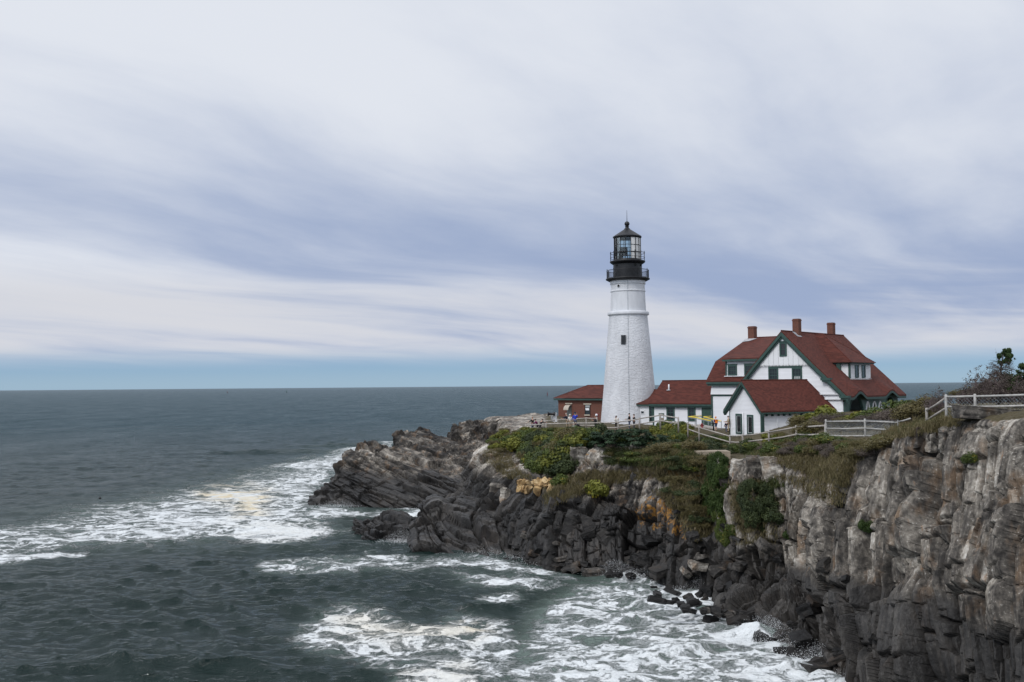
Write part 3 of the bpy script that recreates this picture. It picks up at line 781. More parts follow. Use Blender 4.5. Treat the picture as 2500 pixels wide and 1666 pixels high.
# ---- generic outcrop: columns of (back, crest, shoulder, foot) points
def outcrop(name, cols, nu, nv, R, seed, lite0, wetline, amps, sizes, label=None, cat=None, top_light=0.3, group=None, levs=None):
    cs = []
    for c in cols:
        pts_ = [np.asarray(q, float) for q in c]
        back, foot = pts_[0], pts_[-1]
        b = np.array([back[0] * 1.01, back[1] + 4.0, -1.6]); b2 = np.array([foot[0], foot[1] + 0.5, -2.2])
        cs.append([b] + pts_ + [b2])
    def end(c, s_): return [np.array([q[0] + s_, q[1] + .3, -2.4 - .1 * i]) for i, q in enumerate(c)]
    cs = [end(cs[0], -.5)] + cs + [end(cs[-1], .5)]          # both ends go down under the water or turf
    g_, tu_, tv_ = loft(cs, nu, nv)
    n_ = grid_normals(g_)
    if n_[nu // 2, nv // 2] @ np.array([0, -1, 0.6]) < 0: n_ = -n_
    p_ = g_.reshape(-1, 3)
    d_, t_, c_ = rocky(p_, R, seed, amps, sizes); d_ = d_ + .28
    nz = n_.reshape(-1, 3)[:, 2]
    lt = lite0 + top_light * np.clip(nz, 0, 1) + 0.3 * (fbm(p_ * 0.4, 3, seed + 5) - .5)  # upward faces coloured lighter: light on the tops painted into the rock
    wt = np.clip(0.5 + (wetline - p_[:, 2]) / 1.6 + 0.8 * (fbm(p_ * 0.35, 3, seed + 6) - .5), 0, 1)
    wt = np.maximum(wt, np.clip((0.9 - p_[:, 2]) / 0.4, 0, 1))
    z_ = np.zeros(len(p_))
    # close the left and right ends down into the water
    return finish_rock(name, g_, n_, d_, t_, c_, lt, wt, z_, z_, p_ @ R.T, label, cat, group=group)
RB = rotR(-13, 40, 10)
AB = (1.0, 0.50, 0.13); SB = ((7.5, 2.8, 1.2), (3.4, 1.5, 0.5), (1.5, 0.7, 0.2))
GR = 'rock ledges of the point'
# front ridge of the point
outcrop('rock_ledge', [
    [PZ(752, -1.2, 116), PZ(752, -1.0, 115), PZ(752, -1.1, 114), PZ(754, -1.4, 113)],
    [P(775, 1216, 117.5), P(775, 1218, 116), P(776, 1226, 115), PZ(777, -0.2, 112.5)],
    [P(815, 1180, 119), P(812, 1187, 117), P(818, 1205, 115), PZ(830, -0.1, 111.5)],
    [P(855, 1118, 121), P(858, 1128, 118), P(862, 1180, 114.5), PZ(876, -0.1, 110)],
    [P(900, 1095, 124), P(905, 1108, 119), P(900, 1168, 113.5), PZ(905, -0.1, 108.5)],
    [P(945, 1096, 126), P(958, 1112, 119), P(955, 1175, 112.5), PZ(960, -0.1, 107.3)],
    [P(1010, 1104, 127), P(1030, 1130, 118), P(1035, 1180, 112), PZ(1030, -0.1, 107.5)],
    [P(1075, 1108, 126), P(1100, 1140, 117), P(1105, 1190, 110), PZ(1100, -0.1, 106)],
    [P(1150, 1112, 124), P(1175, 1142, 114), P(1180, 1195, 107), PZ(1170, -0.1, 101)],
    [P(1225, 1118, 120), P(1250, 1155, 110), P(1255, 1205, 103), PZ(1250, -0.1, 96)],
    [P(1300, 1150, 112), P(1310, 1170, 104), P(1310, 1210, 98), PZ(1310, -0.1, 92)]],
    560, 260, RB, 300, 0.04, 3.0, AB, SB, 'long sloping ledge of dark and pale layered rock at the seaward point', 'rock', 0.40)
# second ridge behind
outcrop('rock_ledge', [
    [PZ(955, 0.5, 131), PZ(955, 1.0, 129), PZ(958, 0.5, 127), PZ(960, -0.5, 124)],
    [P(972, 1070, 133), P(970, 1076, 130), P(975, 1095, 127), P(980, 1115, 123)],
    [P(1003, 1062, 134), P(1004, 1068, 130), P(1010, 1095, 127), P(1015, 1118, 122)],
    [P(1040, 1065, 134), P(1045, 1072, 130), P(1050, 1100, 126), P(1055, 1125, 121)],
    [P(1090, 1077, 133), P(1095, 1085, 129), P(1100, 1105, 125), P(1100, 1130, 120)],
    [P(1140, 1095, 131), P(1140, 1105, 127), P(1140, 1118, 124), P(1140, 1140, 119)]],
    220, 130, rotR(-16, 40, 8), 340, 0.06, -2.0, (0.8, 0.5, 0.14), SB, 'rounded brown rock hump rising behind the long sloping ledge', 'rock', 0.25)
# third, highest, with joints leaning to the right
outcrop('rock_ledge', [
    [P(1098, 1090, 136), P(1098, 1096, 134), P(1100, 1110, 131), P(1104, 1130, 126)],
    [P(1116, 1047, 137), P(1117, 1056, 134), P(1122, 1085, 130), P(1128, 1125, 124)],
    [P(1142, 1038, 138), P(1142, 1047, 134), P(1150, 1080, 129), P(1156, 1128, 122)],
    [P(1178, 1031, 138), P(1180, 1040, 133), P(1190, 1075, 127), P(1195, 1130, 120)],
    [P(1206, 1036, 136), P(1210, 1046, 131), P(1216, 1080, 124), P(1220, 1128, 117)],
    [P(1236, 1043, 133), P(1242, 1056, 127), P(1246, 1088, 120), P(1246, 1130, 114)],
    [P(1275, 1065, 128), P(1278, 1080, 122), P(1278, 1100, 116), P(1275, 1135, 110)]],
    280, 170, rotR(38, 35, 8), 380, 0.12, -2.0, (1.0, 0.6, 0.16), ((3.2, 2.2, 1.1), (1.4, 1.1, 0.5), (0.6, 0.5, 0.2)), 'highest outcrop of blocky rock with joints leaning right, left of the bushes', 'rock', 0.30)
# crest running up to the people at the far left of the terrace
outcrop('rock_ledge', [
    [P(1228, 1052, 139), P(1230, 1058, 137), P(1232, 1070, 133), P(1234, 1090, 128)],
    [P(1246, 1032, 141), P(1248, 1036, 138), P(1250, 1050, 133), P(1252, 1085, 127)],
    [P(1268, 1026, 142), P(1272, 1029, 138), P(1275, 1045, 132), P(1278, 1080, 126)],
    [P(1300, 1024, 142), P(1304, 1027, 138), P(1306, 1042, 131), P(1306, 1070, 125)],
    [P(1345, 1024, 142), P(1348, 1028, 138), P(1348, 1045, 130), P(1348, 1066, 124)],
    [P(1380, 1036, 141), P(1380, 1042, 137), P(1380, 1055, 130), P(1380, 1072, 124)]],
    180, 100, rotR(25, 30, 8), 420, 0.34, -3.0, (0.6, 0.35, 0.15), SB, 'pale rock shelf behind the people at the left end of the rail', 'rock', 0.2)
# front ledge
RC = rotR(-24, 33, 10)
outcrop('rock_ledge', [
    [PZ(1000, -1.2, 83.5), PZ(1000, -1.2, 82), PZ(1000, -1.2, 81), PZ(1002, -1.6, 80)],
    [P(1015, 1310, 84.5), P(1016, 1318, 83), P(1020, 1330, 81), PZ(1026, -0.2, 78.6)],
    [P(1040, 1255, 88), P(1043, 1270, 85.5), P(1050, 1310, 81.5), PZ(1060, -0.2, 77.5)],
    [P(1062, 1218, 91), P(1066, 1232, 87.5), P(1078, 1285, 82), PZ(1095, -0.2, 77)],
    [P(1090, 1222, 92), P(1104, 1243, 88), P(1120, 1290, 82), PZ(1135, -0.2, 77)],
    [P(1140, 1232, 93), P(1160, 1258, 87.5), P(1170, 1300, 81.5), PZ(1180, -0.2, 76)],
    [P(1190, 1245, 92), P(1205, 1275, 86), P(1215, 1310, 80.5), PZ(1225, -0.2, 75)],
    [P(1240, 1262, 90), P(1255, 1290, 84), P(1265, 1325, 79), PZ(1275, -0.2, 73.5)],
    [P(1300, 1290, 86), P(1310, 1310, 81), P(1315, 1340, 77), PZ(1325, -0.2, 72.5)]],
    420, 220, RC, 460, 0.03, 4.2, (1.15, 0.55, 0.13), ((7.0, 3.0, 1.5), (3.2, 1.5, 0.62), (1.4, 0.7, 0.26)), 'dark wet ledge stepping down to the water in front of the point', 'rock', 0.42)
# low island rock left of it
outcrop('rock_ledge', [
    [PZ(872, -1.2, 93), PZ(872, -1.2, 91.5), PZ(872, -1.2, 90), PZ(873, -1.6, 89)],
    [P(889, 1283, 93.5), P(889, 1290, 92), P(890, 1305, 89.5), PZ(893, -0.2, 86.8)],
    [P(906, 1268, 94), P(908, 1275, 91.5), P(912, 1300, 88.5), PZ(915, -0.2, 85.8)],
    [P(935, 1255, 95), P(938, 1264, 92), P(944, 1295, 88), PZ(950, -0.2, 85.4)],
    [P(965, 1260, 95), P(968, 1270, 92), P(975, 1295, 88), PZ(980, -0.2, 85.2)],
    [P(990, 1268, 94.5), P(993, 1280, 91.5), P(998, 1300, 88), PZ(1002, -0.2, 85)],
    [P(1018, 1282, 93), P(1022, 1294, 90), P(1024, 1308, 87), PZ(1026, -0.2, 84.5)],
    [PZ(1042, -1.2, 92), PZ(1042, -1.2, 89), PZ(1042, -1.2, 86), PZ(1042, -1.6, 83)]],
    240, 130, rotR(-14, 22, 10), 500, 0.06, 3.0, (0.8, 0.5, 0.2), ((6.0, 2.4, 1.2), (2.6, 1.2, 0.5), (1.1, 0.6, 0.2)), 'low black island rock washed by the sea, left of the front ledge', 'rock', 0.22)
# ------------------------------------------------------------------ sea: wave mesh to the horizon, foam laid where the surf breaks
ang = np.radians(np.r_[np.linspace(-62, -33, 70), np.linspace(-32.7, 32.7, 960), np.linspace(33, 62, 70)])
rad = np.r_[np.geomspace(14, 1500, 1240), np.geomspace(1512, 120000, 70)]
AA, RR = np.meshgrid(ang, rad, indexing='ij')
sx, sy = (RR * np.sin(AA)).ravel(), (RR * np.cos(AA)).ravel()
rng = np.random.default_rng(3)
hz = np.zeros(len(sx)); ox = np.zeros(len(sx)); oy = np.zeros(len(sx))
space = RR.ravel() * 0.0025 + 0.02
near = RR.ravel() < 1500
NW = 84
lam = np.geomspace(0.55, 34, NW)
for L_ in lam:
    a_ = rng.normal(math.radians(203), 0.50)            # direction of travel, towards lower left
    kx, ky = math.sin(a_) * 2 * math.pi / L_, math.cos(a_) * 2 * math.pi / L_
    amp = 0.0090 * L_ ** 0.80 * rng.uniform(0.6, 1.3) * (1.0 if L_ < 2.6 else (2.6 / L_) ** 0.78)
    fade = np.clip((L_ / space - 2.0) / 3.0, 0, 1) * near
    ph = kx * sx + ky * sy + rng.uniform(0, 6.28)
    s_, c_ = np.sin(ph), np.cos(ph)
    hz += amp * fade * s_
    ox += 2.2 * amp * fade * c_ * math.sin(a_); oy += 2.2 * amp * fade * c_ * math.cos(a_)
# patches of rougher and calmer water
pn = fbm(np.c_[sx, sy, sx * 0] * 0.02, 3, 40)
hz *= 0.30 + 1.3 * pn
flat_ = np.c_[sx, sy, np.zeros(len(sx))]
spx, spy = vproj(flat_)
foam = np.zeros(len(sx)); aer = np.zeros(len(sx)); tan_ = np.zeros(len(sx))
w_ = (spy > 1040) & (spx > -500) & (spx < 3000) & near
wx, wy = spx[w_], spy[w_]
jx = 70 * (fbm(flat_[w_] * 0.09, 4, 41) - .5) ; jy = 34 * (fbm(flat_[w_] * 0.09, 4, 42) - .5)
fm_ = np.zeros(w_.sum()); am_ = np.zeros(w_.sum()); tm_ = np.zeros(w_.sum())
def zone(pol, dens, soft, a=0.0, tn=0.0, ys=2.2):
    s = np.clip(0.5 + sdist(wx + jx, wy + jy, pol, ys) / soft, 0, 1)
    s = s * s * (3 - 2 * s)
    fm_[:] = np.maximum(fm_, dens * s); am_[:] = np.maximum(am_, a * s); tm_[:] = np.maximum(tm_, tn * s)
# broad band drifting off the point to the left
zone([(1010, 1068), (940, 1090), (820, 1105), (640, 1135), (480, 1175), (250, 1225), (0, 1270), (-300, 1310), (-300, 1400), (0, 1375), (220, 1345), (540, 1335), (650, 1330), (760, 1320), (850, 1280), (800, 1240), (860, 1180), (900, 1110)], 0.60, 170, 0.28)
zone([(960, 1085), (820, 1115), (600, 1160), (420, 1210), (160, 1285), (-200, 1340), (-200, 1392), (20, 1372), (250, 1335), (560, 1325), (680, 1318), (790, 1280), (790, 1225), (860, 1150)], 0.68, 140, 0.30)
zone([(470, 1200), (560, 1180), (660, 1190), (640, 1225), (655, 1255), (600, 1262), (560, 1235), (480, 1215)], 0.88, 90, 0.5, 1.0)
zone([(560, 1280), (700, 1275), (800, 1282), (860, 1290), (760, 1325), (640, 1335), (560, 1320)], 0.84, 80, 0.3, 0.15)
zone([(-200, 1352), (60, 1352), (230, 1342), (230, 1356), (50, 1378), (-200, 1398)], 0.84, 40, 0.2)
zone([(650, 1130), (860, 1095), (980, 1072), (960, 1092), (850, 1140), (700, 1160)], 0.68, 60, 0.3)
zone([(1080, 1068), (1110, 1062), (1120, 1085), (1060, 1082)], 0.6, 40, 0.3)
# round the point and the front ledges
zone([(770, 1235), (900, 1250), (1060, 1240), (1080, 1260), (1000, 1285), (900, 1262), (780, 1275), (720, 1262)], 0.70, 70, 0.3)
zone([(880, 1335), (1000, 1362), (1200, 1360), (1400, 1395), (1420, 1420), (1250, 1400), (1050, 1385), (900, 1355)], 0.74, 60, 0.25)
zone([(620, 1370), (760, 1350), (980, 1345), (1100, 1390), (1000, 1410), (760, 1415), (640, 1405)], 0.56, 70, 0.2)
zone([(1080, 1390), (1300, 1400), (1420, 1420), (1300, 1440), (1150, 1430)], 0.62, 70, 0.3)
# lower drift, with brownish froth
zone([(760, 1490), (860, 1470), (960, 1500), (1050, 1520), (1120, 1490), (1240, 1510), (1300, 1580), (1250, 1700), (1000, 1720), (900, 1640), (740, 1600), (700, 1560)], 0.67, 150, 0.15)
zone([(800, 1500), (880, 1485), (960, 1520), (1060, 1520), (1100, 1490), (1160, 1500), (1200, 1560), (1120, 1590), (960, 1580), (820, 1545)], 0.68, 110, 0.2, 0.4)
zone([(1100, 1505), (1150, 1495), (1200, 1550), (1150, 1570), (1110, 1545)], 0.76, 80, 0.2, 0.7)
zone([(960, 1630), (1140, 1610), (1180, 1680), (1100, 1760), (900, 1720)], 0.74, 70, 0.3, 0.25)
zone([(1180, 1450), (1270, 1435), (1300, 1460), (1240, 1475), (1170, 1470)], 0.62, 70, 0.2)
# the churning bay below the cliff
zone([(1400, 1420), (1560, 1405), (1700, 1440), (1800, 1460), (1880, 1560), (2000, 1600), (2200, 1670), (2300, 1800), (1200, 1900), (1240, 1600), (1300, 1500)], 0.64, 130, 0.9)
zone([(1480, 1400), (1560, 1400), (1720, 1445), (1790, 1465), (1850, 1545), (1960, 1595), (2080, 1640), (2000, 1660), (1860, 1600), (1740, 1520), (1600, 1460)], 0.76, 110, 1.0)
zone([(1400, 1560), (1700, 1540), (1900, 1620), (2100, 1680), (2000, 1760), (1500, 1760), (1350, 1680)], 0.68, 130, 1.0)
zone([(1465, 1405), (1500, 1392), (1545, 1400), (1560, 1425), (1490, 1430)], 0.80, 60, 0.8)
zone([(1700, 1430), (1790, 1450), (1800, 1510), (1730, 1500)], 0.84, 60, 1.0)
zone([(1810, 1530), (1900, 1570), (1930, 1610), (1850, 1590)], 0.82, 60, 1.0)
nz_ = fbm(flat_[w_] * np.array([0.05, 0.11, 1]), 4, 43)
fm_ = fm_ * (0.78 + 0.44 * nz_)
foam[w_], aer[w_], tan_[w_] = np.clip(fm_, 0, 1), am_, tm_
hz += near * 0.42 * foam * (fbm(flat_ * np.array([.35, .5, 1]), 4, 44) - .35)
# a few breaking crests
def swell(px_, py_, ln, wd, ht, a=0.0):
    global hz
    c = P0(px_, py_); ca, sa_ = math.cos(math.radians(a)), math.sin(math.radians(a))
    u_ = (sx - c[0]) * ca + (sy - c[1]) * sa_; v_ = -(sx - c[0]) * sa_ + (sy - c[1]) * ca
    hz += ht * np.exp(-(u_ / ln) ** 2) * np.exp(-((v_ + 0.25 * np.sin(u_ * .8)) / wd) ** 2)
for a_ in [(690, 1105, 16, 1.6, 0.8, 6), (870, 1090, 10, 1.3, 0.7, 0), (1505, 1407, 1.2, .6, .4, 30), (1740, 1452, 2.2, .8, 0.45, -40),
           (1850, 1552, 1.8, .6, 0.4, -35), (320, 1620, 4.5, 1.1, 0.55, 4), (560, 1640, 3, 1.0, 0.4, -6), (700, 1335, 7, 1.2, 0.35, 4),
           (1040, 1575, 3.5, .9, .35, 8), (1640, 1600, 2.4, .8, .4, 10), (1900, 1640, 2, .7, .45, -20), (1500, 1510, 3, .8, .35, 0)]: swell(*a_)
sv = np.c_[sx + ox, sy + oy, hz]
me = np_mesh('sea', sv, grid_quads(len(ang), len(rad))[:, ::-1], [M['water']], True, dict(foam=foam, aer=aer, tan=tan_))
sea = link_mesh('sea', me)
tag(sea, kind='structure')

# rays onto the rock, for setting things down on it
_tv = np.concatenate([v for v, q in ROCKS]); _tq = []; _o = 0
for v, q in ROCKS: _tq.append(q + _o); _o += len(v)
TER = BVHTree.FromPolygons([Vector(p) for p in _tv.tolist()], np.concatenate(_tq).tolist())
def hit(px_, py_):
    d_ = Vector(ray(px_, py_)).normalized()
    r = TER.ray_cast(Vector(CAM), d_)
    return r[0], r[1]
def drop(x, y, z0=40.0):
    r = TER.ray_cast(Vector((x, y, z0)), Vector((0, 0, -1)))
    return r[0].z if r[0] is not None else 0.0
# ------------------------------------------------------------------ building helpers
Zv = np.array([0, 0, 1.0])
def unit(v): v = np.asarray(v, float); return v / np.linalg.norm(v)
def z3(x, y): return 1680 + x / 4.357, 760 + y / 4.357        # reading marks taken from enlarged crops of the photograph
def z2(x, y): return 1320 + x / 5.602, 900 + y / 5.602
def zA(x, y): return 1700 + x / 7.84, 1000 + y / 7.84
def zB(x, y): return 1960 + x / 8.254, 900 + y / 8.254
def on(pxy, p0, n): return ip(pxy[0], pxy[1], p0, n)
def strip(mb, pts, nrm, w, t, down=None):
    """board of depth w hanging under a polyline in a vertical plane, thickness t along nrm"""
    for a, b in zip(pts[:-1], pts[1:]):
        mb.prism([a, b, b - Zv * w, a - Zv * w], np.asarray(nrm) * t)
def window(parent, c0, ex, w_, h_, n, frame_mat, cols=2, rows=4, trim=0.11, sash=True, inner=None, sill=None, head=0.0, curtain=False):
    """c0: lower left corner of the trim on the wall face, ex: right along the wall, n: out of the wall"""
    ex, n = unit(ex), unit(n); c0 = np.asarray(c0, float)
    fr = MB(); d = 0.07
    fr.box(c0, ex * trim, Zv * h_, n * d)
    fr.box(c0 + ex * (w_ - trim), ex * trim, Zv * h_, n * d)
    fr.box(c0 + ex * trim + Zv * (h_ - trim * 1.3), ex * (w_ - 2 * trim), Zv * trim * 1.3, n * d)
    fr.box(c0 + ex * trim, ex * (w_ - 2 * trim), Zv * trim, n * d)
    if head: fr.box(c0 - ex * 0.05 + Zv * h_, ex * (w_ + 0.1), Zv * head, n * (d + 0.05))
    o = fr.build('window', M[frame_mat], parent)
    iw, ih = w_ - 2 * trim, h_ - 2.3 * trim
    i0 = c0 + ex * trim + Zv * trim
    MB().box(i0 + n * 0.004, ex * iw, Zv * ih, n * 0.012).build('pane', M['glass'], o)
    if curtain:
        MB().box(i0 + ex * iw * .1 + n * 0.017, ex * iw * 0.8, Zv * ih * 0.44, n * 0.004).build('blind', M['curtain'], o)
    sm = MB(); b = 0.028
    im = M[inner] if inner else M[frame_mat]
    if sash: sm.box(i0 + Zv * (ih * 0.5 - 0.03) + n * 0.022, ex * iw, Zv * 0.06, n * 0.022)
    for k in range(1, cols): sm.box(i0 + ex * (iw * k / cols - b / 2) + n * 0.022, ex * b, Zv * ih, n * 0.012)
    for k in range(1, rows):
        if sash and abs(k / rows - 0.5) < 0.01: continue
        sm.box(i0 + Zv * (ih * k / rows - b / 2) + n * 0.022, ex * iw, Zv * b, n * 0.012)
    if inner:
        e = 0.032
        sm.box(i0 + n * 0.02, ex * e, Zv * ih, n * 0.03); sm.box(i0 + ex * (iw - e) + n * 0.02, ex * e, Zv * ih, n * 0.03)
        sm.box(i0 + ex * e + n * 0.02, ex * (iw - 2 * e), Zv * e, n * 0.03); sm.box(i0 + ex * e + Zv * (ih - e) + n * 0.02, ex * (iw - 2 * e), Zv * e, n * 0.03)
    if sm.v: sm.build('glazing_bar', im, o)
    if sill: MB().box(c0 - ex * 0.06 - Zv * 0.07, ex * (w_ + 0.12), Zv * 0.07, n * 0.14).build('sill', M[sill], o)
    return o
def win_px(parent, bb, p0, n, ex, *a, **k):
    """window over a box of photograph pixels on a wall plane"""
    x0, y0, x1, y1 = bb
    A_, B_ = ip(x0, y1, p0, n), ip(x1, y1, p0, n); C_ = ip(x0, y0, p0, n)
    D_ = ip(x1, y0, p0, n)
    w_ = abs((B_ - A_) @ unit(ex)); zb = (A_[2] + B_[2]) / 2; h_ = (C_[2] + D_[2]) / 2 - zb
    A_ = A_.copy(); A_[2] = zb
    return window(parent, A_, ex, w_, h_, n, *a, **k)
def chimney(parent, bb, Y, w_, rot, foot=1.2):
    (x0, y0), (x1, y1) = bb
    t = P((x0 + x1) / 2, y0, Y); b = P((x0 + x1) / 2, y1, Y)
    c_, s_ = math.cos(rot), math.sin(rot); ex, ey = np.array([c_, s_, 0]), np.array([-s_, c_, 0])
    m_ = MB(); h_ = t[2] - b[2]
    m_.cbox((t[0], t[1], (b[2] - foot + t[2] - 0.24) / 2), w_, w_, h_ + foot - 0.24, ex, ey)
    m_.cbox((t[0], t[1], t[2] - 0.17), w_ * 1.10, w_ * 1.10, 0.14, ex, ey)
    m_.cbox((t[0], t[1], t[2] - 0.05), w_ * 0.94, w_ * 0.94, 0.10, ex, ey)
    return m_.build('chimney', M['brick'], parent)

# ------------------------------------------------------------------ lighthouse
TY = 129.0
tb = P(1537.5, 1040, TY); TX = tb[0]
def tz(py_): return P(1535, py_, TY)[2]
S = TY / K
lt = empty('lighthouse', (TX, TY, 7.6), 'tall white stone lighthouse tower with black lantern room beside the white sheds', 'lighthouse')
tc = (TX, TY)
MB().lathe(tc, [(74.5 * S, 6.0), (71.2 * S, tz(1040)), (62 * S, tz(945)), (54.0 * S, tz(855)), (46.5 * S, tz(771))], 72).build('stone_shaft', M['rubble'], lt)
MB().lathe(tc, [(44.5 * S, tz(772)), (43.5 * S, tz(762)), (41.2 * S, tz(713)), (41.0 * S, tz(698)), (41.6 * S, tz(694)), (43.0 * S, tz(691)), (44.0 * S, tz(688)), (45.5 * S, tz(683))], 72).build('upper_shaft', M['wbrick'], lt)
MB().lathe(tc, [(46.4 * S, tz(771.5)), (50.2 * S, tz(770)), (50.6 * S, tz(768.5)), (50.6 * S, tz(764)), (49.5 * S, tz(762.5)), (43.4 * S, tz(761))], 72).build('stone_belt', M['wbrick'], lt)
MB().lathe(tc, [(41.2 * S, tz(714.5)), (42.6 * S, tz(713.5)), (42.6 * S, tz(711)), (41.0 * S, tz(709.5))], 64).lathe(tc, [(41 * S, tz(696)), (43.2 * S, tz(695)), (43.2 * S, tz(693)), (41 * S, tz(692))], 64).build('moulding', M['wbrick'], lt)
MB().lathe(tc, [(45 * S, tz(688)), (50 * S, tz(685.5)), (53.6 * S, tz(683.5)), (53.6 * S, tz(681)), (35 * S, tz(680.5))], 64).build('gallery_deck', M['iron'], lt)
MB().lathe(tc, [(35.6 * S, tz(681)), (35.2 * S, tz(676)), (35.0 * S, tz(642))], 64).build('watch_room', M['iron'], lt)
MB().lathe(tc, [(35 * S, tz(647)), (41 * S, tz(643)), (43.2 * S, tz(641)), (43.2 * S, tz(638.5)), (33 * S, tz(638))], 64).build('gallery_deck', M['iron'], lt)
def railing(r, z0, z1, nposts, mids, nbars, thick):
    m_ = MB(); m_.ring((TX, TY, z1), r, thick, 56)
    for f_ in mids: m_.ring((TX, TY, 0), r, thick * 0.8, 56, z0 + (z1 - z0) * f_)
    for k in range(nposts):
        a_ = 2 * math.pi * k / nposts + .1
        p_ = np.array([TX + r * math.cos(a_), TY + r * math.sin(a_), 0])
        m_.tube([p_ + Zv * z0, p_ + Zv * (z1 + 0.12)], thick * 1.15, 6)
        m_.sphere(p_ + Zv * (z1 + 0.14), thick * 1.6, 5)
    for k in range(nbars):
        a_ = 2 * math.pi * k / nbars
        p_ = np.array([TX + r * math.cos(a_), TY + r * math.sin(a_), 0])
        m_.tube([p_ + Zv * (z0 + .1), p_ + Zv * z1], thick * 0.45, 4)
    return m_.build('railing', M['iron'], lt)
railing(51.2 * S, tz(681), tz(661.5), 10, (0.06,), 84, 0.034)
railing(42.0 * S, tz(638.5), tz(619), 14, (0.42,), 0, 0.036)
for a_ in (-2.55, -1.13, -0.55):
    p_ = np.array([TX + 35.1 * S * math.cos(a_), TY + 35.1 * S * math.sin(a_), tz(650)]); d_ = np.array([math.cos(a_), math.sin(a_), 0])
    ps = MB(); ps.tube([p_ - d_ * 0.05, p_ + d_ * 0.05], 0.11, 12); ps.tube([p_ + d_ * 0.05, p_ + d_ * .08], [0.15, 0.15], 12); ps.build('vent_port', M['dark'], lt)
# lantern: sill, bars, clear panes to the left, white panels to the right
LR = 32.6 * S; zl0, zl1 = tz(637.5), tz(582)
MB().lathe(tc, [(33.4 * S, tz(638)), (33.4 * S, tz(634.5)), (32.2 * S, tz(634))], 64).build('lantern_sill', M['iron'], lt)
NB = 16
bars_ = MB()
def lp(k, r=LR): return np.array([TX + r * math.cos(2 * math.pi * (k + .35) / NB), TY + r * math.sin(2 * math.pi * (k + .35) / NB), 0])
for k in range(NB): bars_.tube([lp(k) + Zv * zl0, lp(k) + Zv * zl1], 0.050, 6)
for f_ in (0.02, 0.34, 0.66, 0.985):
    for k in range(NB): bars_.tube([lp(k) + Zv * (zl0 + (zl1 - zl0) * f_), lp(k + 1) + Zv * (zl0 + (zl1 - zl0) * f_)], 0.034, 6)
bars_.build('lantern_frame', M['iron'], lt)
for k in range(NB):
    a_ = (math.degrees(2 * math.pi * (k + .85) / NB)) % 360     # 270 = facing the camera
    white_side = (268 < a_ <= 360) or a_ < 62
    q = MB(); i0, i1 = lp(k, LR - 0.02), lp(k + 1, LR - 0.02); nn = unit(i0 + i1 - 2 * np.array([TX, TY, 0]))
    q.prism([i0 + Zv * zl0, i1 + Zv * zl0, i1 + Zv * zl1, i0 + Zv * zl1], -nn * 0.015)
    if white_side: q.build('lantern_panel', M['panel'], lt)
    else: q.build('lantern_pane', M['lantern_glass'], lt)
MB().lathe(tc, [(0.05, tz(583)), (LR - .05, tz(583.5)), (LR - .05, tz(581)), (0.05, tz(580))], 40, False).build('lantern_ceiling', M['ceiling'], lt)
lens = MB(); lc = np.array([TX - 0.75, TY - 0.15, 0])
lens.cbox(lc + Zv * ((tz(605) + tz(625)) / 2), 1.45, 0.85, tz(605) - tz(625)); lens.cbox(lc + Zv * ((tz(606) + tz(624)) / 2) + np.array([-.55, -.1, 0]), 0.7, 1.1, tz(604) - tz(626))
lens.tube([lc + Zv * zl0, lc + Zv * tz(624)], 0.16, 10)
lens.build('optic', M['iron'], lt)
MB().cbox(lc + np.array([-0.05, -0.45, tz(611)]), 0.22, 0.06, 0.42).build('lens_face', M['ceiling'], lt)
MB().lathe(tc, [(LR, tz(583)), (35.4 * S, tz(580.5)), (35.6 * S, tz(578.5)), (28 * S, tz(573.5)), (18 * S, tz(567)), (7.6 * S, tz(560.5)), (7.4 * S, tz(559)), (0.05, tz(558.6))], 16, False).build('lantern_roof', M['iron'], lt)
MB().lathe(tc, [(7.2 * S, tz(561)), (6.8 * S, tz(558.5)), (4.6 * S, tz(558)), (4.2 * S, tz(555)), (5.2 * S, tz(554.3)), (5.2 * S, tz(553.2)), (3.4 * S, tz(552.6)), (3.2 * S, tz(551))], 24).sphere((TX, TY, tz(547)), 6.3 * S, 12).build('ventilator_ball', M['iron'], lt)
MB().tube([(TX, TY, tz(541)), (TX, TY, tz(514))], [0.045, 0.018], 6).build('lightning_rod', M['iron'], lt)
MB().tube([(TX + r_ * S * math.cos(-1.70), TY + r_ * S * math.sin(-1.70), tz(y_)) for r_, y_ in ((47.2, 771), (54.4, 855), (62.5, 945), (71.5, 1040))], 0.022, 6).tube([(TX + r_ * S * math.cos(-1.70), TY + r_ * S * math.sin(-1.70), tz(y_)) for r_, y_ in ((45.2, 684), (41.7, 710), (44.2, 762))], 0.022, 6).build('conductor', M['steel'], lt)
# window in the shaft and the round port under the gallery
def tower_face(px_, py_):
    d_ = ray(px_, py_); o_ = CAM
    # radius at this height, then the near crossing
    r_ = np.interp(P(px_, py_, TY)[2], [tz(1040), tz(945), tz(855), tz(771)], [71.2 * S, 62 * S, 54 * S, 46.5 * S])
    a2 = d_[0]**2 + d_[1]**2; b2 = (o_[0] - TX) * d_[0] + (o_[1] - TY) * d_[1]; c2 = (o_[0] - TX)**2 + (o_[1] - TY)**2 - r_**2
    t_ = (-b2 - math.sqrt(max(b2 * b2 - a2 * c2, 0))) / a2
    return o_ + d_ * t_
pw = tower_face(1522.5, 829); nw = unit([pw[0] - TX, pw[1] - TY, 0]); ew = np.array([-nw[1], nw[0], 0])
MB().box(pw - ew * 0.27 - Zv * 0.60 - nw * .3, ew * .54, Zv * 1.14, nw * .40).build('window_reveal', M['dark'], lt)
window(lt, pw - ew * 0.29 - Zv * 0.62 + nw * 0.10, ew, 0.58, 1.16, nw, 'iron', 2, 4, 0.06)
